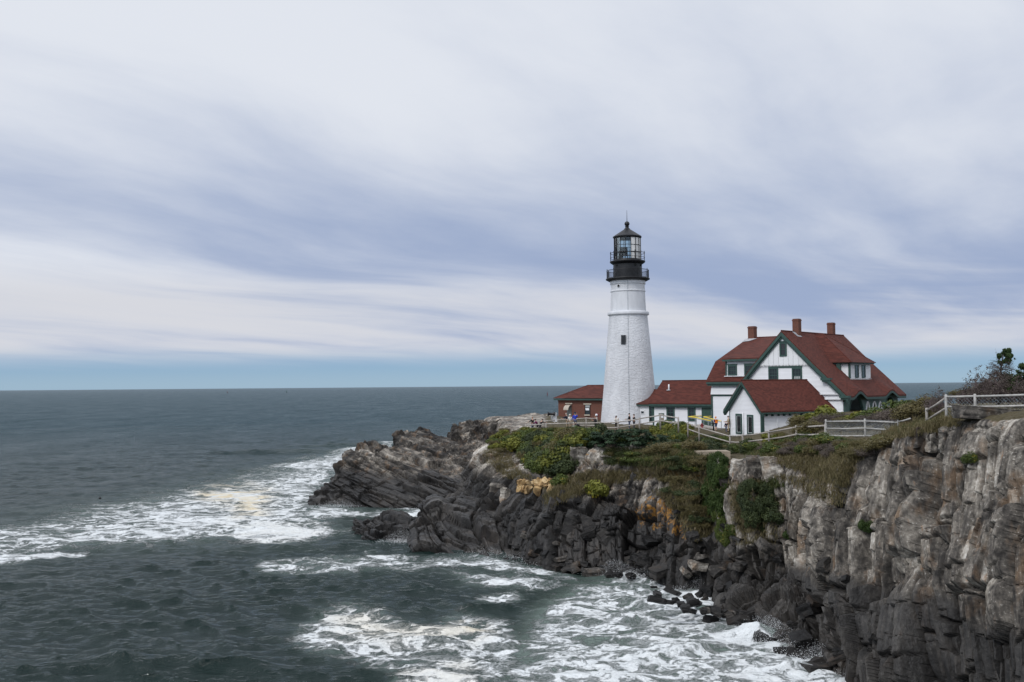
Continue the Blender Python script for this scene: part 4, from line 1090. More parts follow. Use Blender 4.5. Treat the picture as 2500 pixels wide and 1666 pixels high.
pr = P(1507, 701, TY); ar = math.atan2(-math.sqrt(max((41.2 * S)**2 - (pr[0] - TX)**2, 0)), pr[0] - TX)
dr = np.array([math.cos(ar), math.sin(ar), 0]); pr = np.array([TX, TY, pr[2]]) + dr * 41.1 * S
po = MB().tube([pr - dr * 0.1, pr + dr * 0.06], [0.22, 0.22], 16).build('port_frame', M['wbrick'], lt)
MB().tube([pr + dr * 0.05, pr + dr * 0.072], [0.15, 0.15], 16).build('port_glass', M['dark'], po)

# ------------------------------------------------------------------ shared axes of the station
PH = math.radians(42)
e1 = np.array([math.cos(PH), -math.sin(PH), 0]); e2 = np.array([math.sin(PH), math.cos(PH), 0])
GZ = 6.2                                                        # walls run down below the turf
Pk = P(*z3(990, 208), 108.0)
hs = empty('keepers_house', (Pk[0], Pk[1], 8.2), 'large white keepers house with many gables, red brown roof and three brick chimneys', 'house')

# cross section of the main gable, measured on its front plane
rk = [on(z3(*q), Pk, e2) for q in ((575, 722), (705, 552), (990, 208), (1310, 532), (1700, 905))]
Lrun = (ip(*z3(1655, 268), Pk, np.cross(e2, Zv)) - Pk) @ e2      # where the ridge ends (vertical plane of the ridge)
prof = [(float((p - Pk) @ e1), float(p[2])) for p in rk]
def gpt(a, b, z): return np.array([Pk[0], Pk[1], 0]) + e1 * a + e2 * b + Zv * z
rend = [Lrun]
# right slope as a grid with eyebrow swells over the porch arches
aR, zR = [prof[2][0], prof[3][0], prof[4][0]], [prof[2][1], prof[3][1], prof[4][1]]
eaveP = gpt(aR[2], 0, zR[2])
Qn = e1
def b_at_eave(pxy): return (on(pxy, eaveP, e1) - eaveP) @ e2
bA, bB = b_at_eave(z3(1835, 880)), b_at_eave(z3(2172, 868))
wA, wB = (b_at_eave(z3(1900, 880)) - b_at_eave(z3(1770, 880))) * .62, (b_at_eave(z3(2235, 868)) - b_at_eave(z3(2100, 868))) * .62
Lrun = max(Lrun, b_at_eave(z3(2262, 880)) * 0.5 + Lrun * 0.5)
def eyebrow(b, s): 
    f_ = max(0.0, (s - 0.62) / 0.38) ** 1.4
    r = 0
    for bb, ww in ((bA, wA), (bB, wB)):
        t_ = abs(b - bb) / ww
        if t_ < 1: r = max(r, 0.5 + 0.5 * math.cos(math.pi * t_))
    return 0.62 * r * f_
TH = 0.16
ns, nb = 46, 150
sl = np.linspace(0, 1, ns); bl = np.linspace(0, Lrun, nb)
vtop = []
for b in bl:
    for s in sl:
        a = np.interp(s, [0, .46, 1], aR); z = np.interp(s, [0, .46, 1], zR)
        vtop.append(gpt(a, b, z + eyebrow(b, s)))
vtop = np.array(vtop); vb_ = vtop - Zv * TH
qs = grid_quads(nb, ns)
rm = MB(); n0 = len(vtop)
rm.v = [tuple(p) for p in np.r_[vtop, vb_]]
rm.f = [tuple(q) for q in qs[:, ::-1]] + [tuple(q + n0) for q in qs]
for k in range(ns - 1):
    rm.f.append((k, k + 1, n0 + k + 1, n0 + k)); o_ = (nb - 1) * ns; rm.f.append((o_ + k + 1, o_ + k, n0 + o_ + k, n0 + o_ + k + 1))
for k in range(nb - 1):
    e_ = ns - 1; a_, b_ = k * ns + e_, (k + 1) * ns + e_; rm.f.append((a_, b_, n0 + b_, n0 + a_))
rm.sm = [False] * len(rm.f)
# left slope, plain slabs
for (a0, z0), (a1, z1) in ((prof[0], prof[1]), (prof[1], prof[2])):
    rm.prism([gpt(a0, 0, z0), gpt(a1, 0, z1), gpt(a1, Lrun, z1), gpt(a0, Lrun, z0)], -Zv * TH)
rm.tube([gpt(0, 0, zR[0] + .02), gpt(0, Lrun, zR[0] + .02)], 0.07, 6)
roof_o = rm.build('roof', M['roof'], hs)
# rake boards on the front gable and along the eave
rb = MB()
pr3 = [gpt(a, -0.03, z - TH + .02) for a, z in prof]
strip(rb, pr3[:3], e2, 0.42, 0.10); strip(rb, pr3[2:], e2, 0.46, 0.10)
pr4 = [gpt(a, 0.10, z - TH - .30) for a, z in prof]
strip(rb, [p + e2 * 0 for p in pr4[:3]], e2, 0.30, 0.22); strip(rb, pr4[2:], e2, 0.36, 0.22)
rb.build('rake_board', M['green'], hs)
ev = MB()
for k in range(nb - 1):
    a_, b_ = vtop[k * ns + ns - 1] - Zv * TH, vtop[(k + 1) * ns + ns - 1] - Zv * TH
    ev.prism([a_, b_, b_ - Zv * 0.26, a_ - Zv * 0.26], -e1 * 0.10)
ev.build('eave_board', M['green'], hs)
# gable wall: planked point above, clapboard below
wall0 = 0.42
def under(a, off=0.25): return float(np.interp(a, [p[0] for p in prof], [p[1] for p in prof])) - off
scz = on(z3(1030, 572), Pk + e2 * wall0, e2)[2]
def a_of(pxy, b): return float((on(pxy, Pk + e2 * b, e2) - Pk) @ e1)
aL, aRr = a_of(z3(770, 572), wall0), a_of(z3(1285, 560), wall0)
M['plank'] = clapboard('white_vertical_planks', (0.80, 0.81, 0.82), 0.12, True)
up = MB(); b1 = wall0 - 0.12
up.prism([gpt(aL - .3, b1, scz), gpt(aRr + .3, b1, scz), gpt(0, b1, prof[2][1] - .2)], e2 * 0.11)
na = 34
for k in range(na):                                             # scalloped lower edge
    a_ = aL + (aRr - aL) * (k + .5) / na; w_ = (aRr - aL) / na * 0.72
    up.prism([gpt(a_ - w_ / 2, b1 - .012, scz + .03), gpt(a_ + w_ / 2, b1 - .012, scz + .03), gpt(a_ + w_ / 3, b1 - .012, scz - .13), gpt(a_ - w_ / 3, b1 - .012, scz - .13)], e2 * 0.05)
up.build('gable_planking', M['plank'], hs)
wl_ = MB()
aend = prof[4][0] - 0.75; a0_ = prof[0][0] + 0.6
outl = [gpt(a0_, wall0, GZ), gpt(aend, wall0, GZ)] + [gpt(a, wall0, under(a)) for a in np.linspace(aend, a0_, 30)]
wl_.prism(outl, e2 * 0.2)
wl_.prism([gpt(a0_, wall0 + .2, GZ), gpt(a0_, Lrun - .5, GZ), gpt(a0_, Lrun - .5, under(a0_)), gpt(a0_, wall0 + .2, under(a0_))], e1 * 0.2)
back = [gpt(a, Lrun - .5, z) for a, z in ((a0_, GZ), (aend - 2.6, GZ), (aend - 2.6, under(aend - 2.6)), (prof[3][0], under(prof[3][0])), (0, under(0)), (prof[1][0], under(prof[1][0])), (a0_, under(a0_)))]
wl_.prism(back, e2 * 0.2)
wl_.build('wall', M['clap'], hs)
# band over the first floor windows, windows, attic light
bz0, bz1 = on(z3(1030, 604), Pk + e2 * wall0, e2)[2], on(z3(1030, 574), Pk + e2 * wall0, e2)[2]
MB().box(gpt(a_of(z3(855, 600), wall0), wall0 - .06, bz0), e1 * (a_of(z3(1215, 600), wall0) - a_of(z3(855, 600), wall0)), Zv * (bz1 - bz0), e2 * .06).build('window_band', M['green'], hs)
gp = Pk + e2 * wall0
for bb, cu in (((858, 596, 962, 770), False), ((1108, 596, 1216, 770), True)):
    x0, y0 = z3(bb[0], bb[1]); x1, y1 = z3(bb[2], bb[3])
    win_px(hs, (x0, y0, x1, y1), gp, -e2, e1, 'green', 3, 4, 0.15, curtain=cu)
x0, y0 = z3(975, 326); x1, y1 = z3(1052, 482)
win_px(hs, (x0, y0, x1, y1), Pk + e2 * b1, -e2, e1, 'green', 1, 2, 0.17, head=0.08)
# brackets and stepped skirt at the right foot of the gable
for (qa, qb, zt, zb, dep) in ((1412, 1515, 712, 738, .55), (1612, 1712, 900, 926, .65)):
    a0, a1 = a_of(z3(qa, zt), 0), a_of(z3(qb, zt), 0)
    zt_, zb_ = on(z3(qa, zt), Pk, e2)[2], on(z3(qa, zb), Pk, e2)[2]
    br = MB(); br.box(gpt(a0, -0.12, zb_), e1 * (a1 - a0), Zv * (zt_ - zb_), e2 * dep)
    br.box(gpt(a0 + .1, -0.02, zb_ - .16), e1 * (a1 - a0 - .2), Zv * .155, e2 * (dep - .12)); br.build('eave_bracket', M['green'], hs)
a0, a1 = a_of(z3(572, 722), 0), a_of(z3(668, 722), 0); zt_ = on(z3(600, 722), Pk, e2)[2]
br = MB(); br.box(gpt(a0, -.12, zt_ - .24), e1 * (a1 - a0), Zv * .22, e2 * .55)
br.build('eave_bracket', M['green'], hs)
sk = MB()
for (qa, qb, yy) in ((1530, 1648, 885), (1572, 1662, 938)):
    a0, a1 = a_of(z3(qa, yy), wall0), a_of(z3(qb, yy), wall0); zz_ = on(z3(qa, yy), gp, e2)[2]
    sk.box(gpt(a0 - 2.0, wall0 - .20, zz_ - .04), e1 * (a1 - a0 + 2.0), Zv * .12, e2 * .20)
sk.build('skirt_ledge', M['white'], hs)
# porch: pale green wall under the right eave, with arches
Qp = gpt(prof[4][0] - 0.62, 0, 0)
def bz(pxy): q = on(pxy, Qp, e1); return float((q - Qp) @ e2), float(q[2])
def arch_wall(mb, b0, b1, z0, z1f, holes, thick, base, eb, en, n=220):
    bs = np.linspace(b0, b1, n)
    for k in range(n - 1):
        bm = (bs[k] + bs[k + 1]) / 2; zt = z1f(bm); iv = [(z0, zt)]
        for (hb, hw, hz0, hz1) in holes:
            t_ = abs(bm - hb) / hw
            if t_ < 1:
                top = hz0 + (hz1 - hz0) * math.sqrt(1 - t_ ** 2.2)
                nv_ = []
                for (u, v) in iv:
                    if top <= u: nv_.append((u, v)); continue
                    if top < v: nv_.append((top, v))
                    if hz0 > u: nv_.append((u, hz0))
                iv = nv_
        for (u, v) in iv:
            if v - u > 1e-3: mb.box(base + eb * bs[k] + Zv * u, eb * (bs[k + 1] - bs[k]), Zv * (v - u), -en * thick)
def hole(x0, x1, ytop, zbot):
    (b0, _), (b1, _) = bz(z3(x0, 980)), bz(z3(x1, 980)); _, zt = bz(z3((x0 + x1) / 2, ytop))
    return ((b0 + b1) / 2, (b1 - b0) / 2, zbot, zt)
pz0 = 8.4
H1 = hole(1703, 1872, 903, pz0); H2 = hole(2082, 2205, 915, pz0 + .4)
OV = [hole(x0 + 7, x1 - 7, 972, pz0 + .7) for x0, x1 in ((1884, 1930), (1950, 2004), (2016, 2060))]
pb0, _ = bz(z3(1668, 980)); pb1, _ = bz(z3(2230, 960))
_aw = prof[4][0] - 0.74; _sw = .46 + .54 * (_aw - aR[1]) / (aR[2] - aR[1])
def ptop(b): return float(np.interp(_sw, [.46, 1], zR[1:])) - TH - .03 + eyebrow(b, _sw)
pm = MB(); base = Qp.copy(); base[2] = 0
arch_wall(pm, pb0, pb1, GZ, ptop, [H1, H2] + OV, 0.22, base, e2, e1)
# front return of the porch with its own low arch, and the far side
rb0 = float((gpt(aend - 2.6, 0, 0) - Qp) @ e1); Rb = base + e2 * pb0
ra = on(z3(1622, 1005), Rb, e2); rh = (float((ra - Rb) @ e1) - .1, 0.75, pz0, on(z3(1622, 968), Rb, e2)[2])
def rtop(a): return min(zR[2] - 0.30, under(a + prof[4][0] - .62, .35))
arch_wall(pm, -2.6, -0.22, GZ, rtop, [rh], 0.2, Rb, e1, -e2, 70)
Rf = base + e2 * (pb1 - .2)
arch_wall(pm, -2.6, -0.22, GZ, rtop, [(-1.3, 1.05, pz0, zR[2] - .9)], 0.2, Rf, e1, -e2, 70)
pm.build('porch_wall', M['green_porch'], hs)
pi = MB()                                                        # house wall at the back of the porch, and its floor
pi.prism([gpt(aend - 2.6, 1.2, GZ), gpt(aend - 2.6, (H2[0] - 1.8), GZ), gpt(aend - 2.6, (H2[0] - 1.8), zR[2] + 1.5), gpt(aend - 2.6, 1.2, zR[2] + 1.5)], -e1 * .2)
pi.build('porch_back_wall', M['door_green'], hs)
MB().box(gpt(aend - 2.6, .7, pz0 - .1), e1 * 2.6, Zv * .1, e2 * (Lrun - 1)).build('porch_floor', M['concrete'], hs)
for (hb, hw, hz0, hz1) in OV:
    pts_ = [base + e2 * (hb + (hw + .09) * math.cos(t_)) + Zv * (hz0 + (hz1 + .09 - hz0) * math.sin(t_)) + e1 * .02 for t_ in np.linspace(0, math.pi, 22)]
    tr = MB()
    for a_, b_ in zip(pts_[:-1], pts_[1:]): tr.tube([a_, b_], 0.105, 6)
    tr.build('window_trim', M['white'], hs)
for hb, hw, hz0, hz1 in (H1, H2):
    pts_ = [base + e2 * (hb + hw * 1.04 * math.cos(t_)) + Zv * (hz0 + (hz1 + .1 - hz0) * math.sin(t_)) + e1 * .02 for t_ in np.linspace(0, math.pi, 26)]
    tr = MB()
    for a_, b_ in zip(pts_[:-1], pts_[1:]): tr.tube([a_, b_], 0.05, 5)
    tr.build('arch_trim', M['green'], hs)
# dormer on the right slope
sn = unit(np.cross(e2, unit(gpt(aR[2], 0, zR[2]) - gpt(aR[1], 0, zR[1]))))
D0, D1 = on(z3(1722, 716), gpt(aR[1], 0, zR[1]), sn), on(z3(1942, 716), gpt(aR[1], 0, zR[1]), sn)
dzt = on(z3(1722, 556), D0, e1)[2]
db0, db1 = float((D0 - Pk) @ e2), float((D1 - Pk) @ e2); da = float((D0 - Pk) @ e1); dz0 = D0[2]
dm = MB()
depth = 4.2
dm.prism([gpt(da, db0, dz0 - .1), gpt(da, db1, dz0 - .1), gpt(da, db1, dzt), gpt(da, db0, dzt)], -e1 * depth)
do = dm.build('dormer', M['clap'], hs)
cw = MB()
cw.box(gpt(da, db0 - .02, dz0 - .05), e2 * .17, Zv * (dzt - dz0 + .05), e1 * .04)
cw.box(gpt(da - .16, db0 - .04, dz0 - .05), e1 * .2, Zv * (dzt - dz0 + .05), e2 * .04)
cw.box(gpt(da - depth, db0 - .3, dzt - .02), e1 * (depth + .35), Zv * .14, e2 * (db1 - db0 + .6))
cw.build('dormer_trim', M['green'], do)
MB().box(gpt(da, db0 - .1, dz0 - .1), e2 * (db1 - db0 + .2), Zv * .07, e1 * .12).build('sill', M['white'], do)
dp = gpt(da, 0, 0)
for x0, x1 in ((1775, 1812), (1846, 1884)):
    p0_, p1_ = z3(x0, 572), z3(x1, 708)
    win_px(do, (p0_[0], p0_[1], p1_[0], p1_[1]), dp, e1, e2, 'green', 1, 4, 0.09, sash=False)
ov = 0.45; zc_ = dzt + .12
C1, C2 = gpt(da + ov, db0 - ov, zc_), gpt(da + ov, db1 + ov, zc_)
B1, B2 = gpt(da - depth, db0 - ov, zc_), gpt(da - depth, db1 + ov, zc_)
bm_ = (db0 + db1) / 2
A1 = gpt(max(0.15, da - 4.3), bm_, zR[0] - .10); A0 = gpt(-0.2, bm_, zR[0] - .10)
dr_ = MB()
for tri in ([C1, B1, A0, A1], [C1, A1, C2], [C2, A1, A0, B2]):
    dr_.add([tuple(p) for p in tri], [tuple(range(len(tri)))])
dr_.add([tuple(p - Zv * .05) for p in (C1, C2, B2, B1)], [(0, 1, 2, 3)])
for a_, b_ in ((C1, A1), (C2, A1), (A1, A0)): dr_.tube([a_, b_], 0.05, 5)
dr_.build('dormer_roof', M['roof'], do)
for b_ in (db0 - .32, db1 + .04):
    bk = MB().prism([gpt(da - 1.55, b_, dzt - 1.0), gpt(da - .95, b_, dzt - 1.0), gpt(da - .95, b_, dzt), gpt(da - 1.3, b_, dzt)], e2 * .28); bk.build('dormer_bracket', M['green'], do)
chimney(hs, (z3(1115, 82), z3(1195, 232)), float((P(*z3(1155, 225), 110.5))[1]), 0.72, -PH)
chimney(hs, (z3(1484, 123), z3(1556, 240)), 118.5, 0.72, -PH)
fl = MB(); f0 = on(z3(1140, 235), gpt(0, 0, zR[0]), unit(np.cross(e2, unit(gpt(aR[1], 0, zR[1]) - gpt(0, 0, zR[0])))))
sd_ = unit(gpt(aR[1], 0, zR[1]) - gpt(0, 0, zR[0])); sn1 = unit(np.cross(e2, sd_)); sn1 = sn1 if sn1[2] > 0 else -sn1
fl.prism([f0 + sn1 * .02 + sd_ * -.2 - e2 * .5, f0 + sn1 * .02 + sd_ * .55 - e2 * .3, f0 + sn1 * .02 + sd_ * .62 + e2 * .75, f0 + sn1 * .02 + sd_ * -.2 + e2 * .6], sn1 * .02)
fl.build('flashing', M['flash'], hs)

# ---- wing to the left
WB = 2.6
Wp = Pk + e2 * WB
ee = on(z3(190, 742), Wp - e2 * 0.45, e2)                         # left end of the front eave
al = float((ee - Pk) @ e1)
kk, rr_ = on(z3(290, 535), ee, e1), on(z3(640, 285), ee, e1)
bE, bK, bR = (float((q - Pk) @ e2) for q in (ee, kk, rr_)); zE, zK, zRg = ee[2], kk[2], rr_[2]
wr = MB()
sec = [(bE, zE), (bK, zK), (bR, zRg), (2 * bR - bK, zK), (2 * bR - bE, zE)]
for (b0, z0), (b1_, z1) in zip(sec[:-1], sec[1:]):
    wr.prism([gpt(al, b0, z0), gpt(al, b1_, z1), gpt(-.05, b1_, z1), gpt(-.05, b0, z0)], -Zv * TH)
wr.tube([gpt(al, bR, zRg + .02), gpt(0, bR, zRg + .02)], 0.07, 6)
# upper slope carried forward over the dormer
de = on(z3(363, 505), Wp - e2 * .42, e2); a_d = float((de - Pk) @ e1)
wr.prism([gpt(a_d, bE + .03, de[2]), gpt(a_d, bR, zRg + .015), gpt(-.1, bR, zRg + .015), gpt(-.1, bE + .03, de[2])], -Zv * .12)
wr.build('roof', M['roof'], hs)
wt = MB()
wt.box(gpt(al, bE - .02, zE - TH - .22), e1 * (1.0 - al), Zv * .22, e2 * .12)
wt.box(gpt(al + .1, bE + .10, zE - TH - .42), e1 * (1.0 - al), Zv * .20, e2 * .14)
wt.box(gpt(a_d, bE + .01, de[2] - .12 - .22), e1 * (1 - a_d), Zv * .22, e2 * .10)
wt.build('eave_board', M['green'], hs)
wlft = float((on(z3(250, 900), Wp, e2) - Pk) @ e1)
ww = MB()
ww.prism([gpt(wlft, WB, GZ), gpt(1.5, WB, GZ), gpt(1.5, WB, zE - .3), gpt(wlft, WB, zE - .3)], e2 * .2)
ww.prism([gpt(wlft, WB + .2, GZ), gpt(wlft, 2 * bR - WB, GZ), gpt(wlft, 2 * bR - WB, zE - .1), gpt(wlft, bK, zK - .2), gpt(wlft, bR, zRg - .25), gpt(wlft, bK, zK - .2), gpt(wlft, WB + .2, zE - .3)][:3] + [gpt(wlft, 2 * bR - bK, zK - .25), gpt(wlft, bR, zRg - .3), gpt(wlft, bK, zK - .25), gpt(wlft, WB + .2, zE - .3)], e1 * .2)
ww.build('wall', M['clap'], hs)
zs0, zs1 = on(z3(300, 905), Wp, e2)[2], on(z3(300, 886), Wp, e2)[2]
fl2 = MB()
fl2.prism([gpt(wlft - .02, WB, zs1), gpt(wlft - .02, WB - .20, zs1), gpt(wlft - .02, WB - .03, zs1 + .75), gpt(wlft - .02, WB, zs1 + .75)], e1 * (1.2 - wlft))
fl2.build('flared_skirt', M['clap'], hs)
tb_ = MB()
tb_.box(gpt(wlft - .03, WB - .05, zs0), e1 * (1.2 - wlft), Zv * (zs1 - zs0 - .01), e2 * .05)
tb_.box(gpt(wlft - .04, WB - .07, GZ), e1 * .2, Zv * (zs0 - GZ - .01), e2 * .07)
tb_.build('trim_board', M['green'], hs)
# wing dormer wall
dbz = WB - 0.02
dl = float((on(z3(400, 600), Pk + e2 * dbz, e2) - Pk) @ e1); zt_, zb_ = de[2] - .10, on(z3(480, 690), Pk + e2 * dbz, e2)[2]
wd = MB().prism([gpt(dl, dbz, zb_ - .2), gpt(.6, dbz, zb_ - .2), gpt(.6, dbz, zt_), gpt(dl, dbz, zt_)], e2 * 3.0).build('dormer', M['clap'], hs)
MB().box(gpt(dl - .02, dbz - .04, zb_ - .1), e1 * .18, Zv * (zt_ - zb_), e2 * .04).build('dormer_trim', M['green'], wd)
MB().box(gpt(dl - .15, dbz - .15, zb_ - .06), e1 * (.5 - dl), Zv * .08, e2 * .15).build('sill', M['white'], wd)
for bb in ((424, 568, 522, 684), (600, 562, 700, 690)):
    p0_, p1_ = z3(bb[0], bb[1]), z3(bb[2], bb[3])
    win_px(wd, (p0_[0], p0_[1], p1_[0], p1_[1]), Pk + e2 * dbz, -e2, e1, 'green', 3, 4, 0.17, head=.06)
pc = gpt(0, bR, 0)
cy_ = P(*z3(683, 285), 118)
tch = on(z3(683, 290), gpt(0, bR, zRg), e2)
chimney(hs, (z3(640, 162), z3(725, 290)), float(tch[1]), 0.82, -PH)
sn2 = unit(np.cross(e1, unit(gpt(0, bK, zK) - gpt(0, bR, zRg)))); sn2 = sn2 if sn2[2] > 0 else -sn2
ds2 = unit(gpt(0, bK, zK) - gpt(0, bR, zRg)); f1_ = on(z3(665, 295), gpt(0, bR, zRg), sn2) + sn2 * .03
MB().prism([f1_ - e1 * .7, f1_ + e1 * .9, f1_ + e1 * .35 + ds2 * .9, f1_ - e1 * .55 + ds2 * 1.25], sn2 * .02).build('flashing', M['flash'], hs)

# ------------------------------------------------------------------ low white building between house and tower
cB = WB + 0.35
cE = on((1583, 984), Pk + e2 * (cB - .45), e2); ca0 = float((cE - Pk) @ e1); zce = cE[2]
crl = on((1617, 930), cE, e1); cbR, zcr = float((crl - Pk) @ e2), crl[2]
ctr = gpt((ca0 + wlft) / 2, cB, 8.1)
cn = empty('connecting_building', ctr, 'long low white clapboard building with red brown roof joining house to tower', 'building')
cw_ = float((on((1594, 1000), Pk + e2 * cB, e2) - Pk) @ e1)
r_ = MB(); b0 = cB - .45
r_.prism([gpt(ca0, b0, zce), gpt(ca0, cbR, zcr), gpt(wlft - .05, cbR, zcr), gpt(wlft - .05, b0, zce)], -Zv * .14)
r_.prism([gpt(ca0, 2 * cbR - b0, zce), gpt(ca0, cbR, zcr), gpt(wlft - .05, cbR, zcr), gpt(wlft - .05, 2 * cbR - b0, zce)], -Zv * .14)
r_.tube([gpt(ca0, cbR, zcr + .02), gpt(wlft - .1, cbR, zcr + .02)], .06, 6)
r_.build('roof', M['roof'], cn)
e_ = MB(); e_.box(gpt(ca0 + .05, b0 + .02, zce - .14 - .2), e1 * (wlft - .06 - ca0 - .05), Zv * .2, e2 * .1)
e_.box(gpt(ca0 + .25, b0 + .12, zce - .14 - .36), e1 * (wlft - .06 - ca0 - .3), Zv * .16, e2 * .24)
e_.build('eave_board', M['green'], cn)
wz = zce - .3
wm = MB(); L2 = 2 * cbR - cB
wm.prism([gpt(cw_, cB, GZ), gpt(wlft - .05, cB, GZ), gpt(wlft - .05, cB, wz), gpt(cw_, cB, wz)], e2 * .2)
wm.prism([gpt(cw_, cB + .2, GZ), gpt(cw_, L2, GZ), gpt(cw_, L2, wz), gpt(cw_, cbR, zcr - .25), gpt(cw_, cB + .2, wz)], e1 * .2)
wm.build('wall', M['clap'], cn)
MB().box(gpt(cw_ - .03, cB - .04, GZ), e1 * .22, Zv * (wz - GZ), e2 * .04).build('corner_board', M['green'], cn)
cp = Pk + e2 * cB
for q0, q1 in (((1725, 488), (1836, 715)), ((2015, 490), (2122, 720))):
    p0_, p1_ = z2(*q0), z2(*q1)
    win_px(cn, (p0_[0], p0_[1], p1_[0], p1_[1]), cp, -e2, e1, 'green', 2, 4, 0.20)
p0_, p1_ = z2(2207, 492), z2(2335, 795)
A_, B_ = ip(p0_[0], p1_[1], cp, e2), ip(p1_[0], p1_[1], cp, e2); zt_ = ip(p0_[0], p0_[1], cp, e2)[2]
dw = min(float((B_ - A_) @ e1), float(wlft - .08 - (A_ - Pk) @ e1)); A_[2] = min(A_[2], B_[2])
dd = MB(); dd.box(A_, e1 * dw, Zv * (zt_ - A_[2]), -e2 * .05)
door = dd.build('door', M['door_green'], cn)
pn_ = MB()
for kx in (0, 1):
    for kz, hh_ in ((0.06, .32), (0.44, .48)):
        o_ = A_ + e1 * (dw * (.10 + .45 * kx)) + Zv * ((zt_ - A_[2]) * kz) - e2 * .05
        for (u, v, s1, s2) in ((0, 0, dw * .35, .05), (0, (zt_ - A_[2]) * hh_, dw * .35, .05)): pn_.box(o_ + e1 * u + Zv * v, e1 * s1, Zv * s2, -e2 * .025)
        for u in (0, dw * .35 - .05): pn_.box(o_ + e1 * u + Zv * .052, e1 * .05, Zv * ((zt_ - A_[2]) * hh_ - .054), -e2 * .025)
pn_.build('door_panel', M['green'], door)
MB().sphere(A_ + e1 * dw * .9 + Zv * 1.0 - e2 * .1, .06, 6).build('handle', M['steel'], door)
# roof vent pipe
vp = on((1633, 953), gpt(0, b0, zce), unit(np.cross(e1, unit(gpt(0, cbR, zcr) - gpt(0, b0, zce)))))
MB().tube([vp, vp + Zv * .72], .085, 10).cbox(vp + Zv * .02, .42, .42, .06, e1, e2).build('vent_pipe', M['paper'], cn)
# small link between it and the tower
lB = cB + 1.25
lE = on((1548, 985.5), Pk + e2 * (lB - .35), e2); la0 = float((lE - Pk) @ e1)
lr = on((1584, 950.5), lE, e1); lbR, zlr = float((lr - Pk) @ e2), lr[2]
lk = MB()
f_ = 0.42
mid = (lB - .35 + (lbR - lB + .35) * .48, lE[2] + (zlr - lE[2]) * .36)
for s_ in (1, -1):
    q = [(lB - .35, lE[2]), mid, (lbR, zlr)]
    q = [(b if s_ > 0 else 2 * lbR - b, z) for b, z in q]
    for (b0_, z0), (b1_, z1) in zip(q[:-1], q[1:]): lk.prism([gpt(la0, b0_, z0), gpt(la0, b1_, z1), gpt(cw_ + .3, b1_, z1), gpt(cw_ + .3, b0_, z0)], -Zv * .12)
lk.build('link_roof', M['roof'], cn)
MB().box(gpt(la0, lB - .33, lE[2] - .12 - .2), e1 * (cw_ - la0), Zv * .2, e2 * .1).build('eave_board', M['green'], cn)
lw0 = float((on((1553, 1000), Pk + e2 * lB, e2) - Pk) @ e1)
lwl = MB().prism([gpt(lw0 - .4, lB, GZ), gpt(cw_, lB, GZ), gpt(cw_, lB, lE[2] - .1), gpt(lw0 - .4, lB, lE[2] - .1)], e2 * .2)
lwl.prism([gpt(lw0 - .4, lB + .2, GZ), gpt(lw0 - .4, 2 * lbR - lB, GZ), gpt(lw0 - .4, 2 * lbR - lB, lE[2] - .1), gpt(lw0 - .4, lbR, zlr - .2), gpt(lw0 - .4, lB + .2, lE[2] - .1)], e1 * .2)
lwl.build('link_wall', M['white'], cn)
p0_, p1_ = (1564.5, 1002.5), (1574, 1011.5)
win_px(cn, (*p0_, *p1_), Pk + e2 * lB, -e2, e1, 'white', 1, 1, 0.08, sash=False)
win_px(cn, (1585.5, 992, 1593.5, 1030), Pk + e2 * lB, -e2, e1, 'green', 1, 4, 0.10)

# ------------------------------------------------------------------ brick fog signal building behind the tower
fB = float((P(1410, 1000, 136.0) - Pk) @ e2)
fC = on((1350.5, 972.5), Pk + e2 * (fB - .5), e2); fa0 = float((fC - Pk) @ e1); zfe = fC[2]
fwid = 3.15
lo_, hi_ = 1.0, 6.0
for _ in range(30):
    fwid = (lo_ + hi_) / 2
    if proj(gpt(fa0 + fwid, fB - .5 + fwid, zfe + 1.5))[0] < 1435: lo_ = fwid
    else: hi_ = fwid
zfr = ip(1435, 940.8, gpt(0, fB - .5 + fwid, 0), e2)[2]
lo_, hi_ = 0.5, 20
for _ in range(30):
    frl = (lo_ + hi_) / 2
    if proj(gpt(fa0 + fwid + frl, fB - .5 + fwid, zfr))[0] < 1473: lo_ = frl
    else: hi_ = frl
fb = empty('fog_signal_building', gpt(fa0 + fwid, fB + fwid, 7.8), 'small red brick building with hipped red brown roof, left of and behind the tower', 'building')
f0_, f1b = fB - .5, fB - .5 + 2 * fwid; fa1 = fa0 + 2 * fwid + frl
R1, R2 = gpt(fa0 + fwid, f0_ + fwid, zfr), gpt(fa0 + fwid + frl, f0_ + fwid, zfr)
E1, E2, E3, E4 = gpt(fa0, f0_, zfe), gpt(fa1, f0_, zfe), gpt(fa1, f1b, zfe), gpt(fa0, f1b, zfe)
h_ = MB()
for q in ([E1, E2, R2, R1], [E2, E3, R2], [E3, E4, R1, R2], [E4, E1, R1]): h_.add([tuple(p) for p in q], [tuple(range(len(q)))])
h_.add([tuple(p - Zv * .05) for p in (E1, E4, E3, E2)], [(0, 1, 2, 3)])
for a_, b_ in ((E1, R1), (E2, R2), (R1, R2)): h_.tube([a_, b_], .05, 5)
h_.build('roof', M['roof'], fb)
MB().box(gpt(fa0 + .04, f0_ + .03, zfe - .28), e1 * (fa1 - fa0 - .08), Zv * .22, e2 * .1).box(gpt(fa0 + .03, f0_ + .14, zfe - .28), e2 * (f1b - f0_ - .2), Zv * .22, e1 * .1).build('eave_board', M['green'], fb)
fw = MB()
fw.box(gpt(fa0 + .5, fB, GZ), e1 * (fa1 - fa0 - 1), Zv * (zfe - .1 - GZ), e2 * (f1b - f0_ - 1))
fw.box(gpt(fa0 + .45, fB - .05, zfe - .45), e1 * (fa1 - fa0 - .9), Zv * .3, e2 * .05)
fw.build('wall', M['brick'], fb)
fp = Pk + e2 * fB
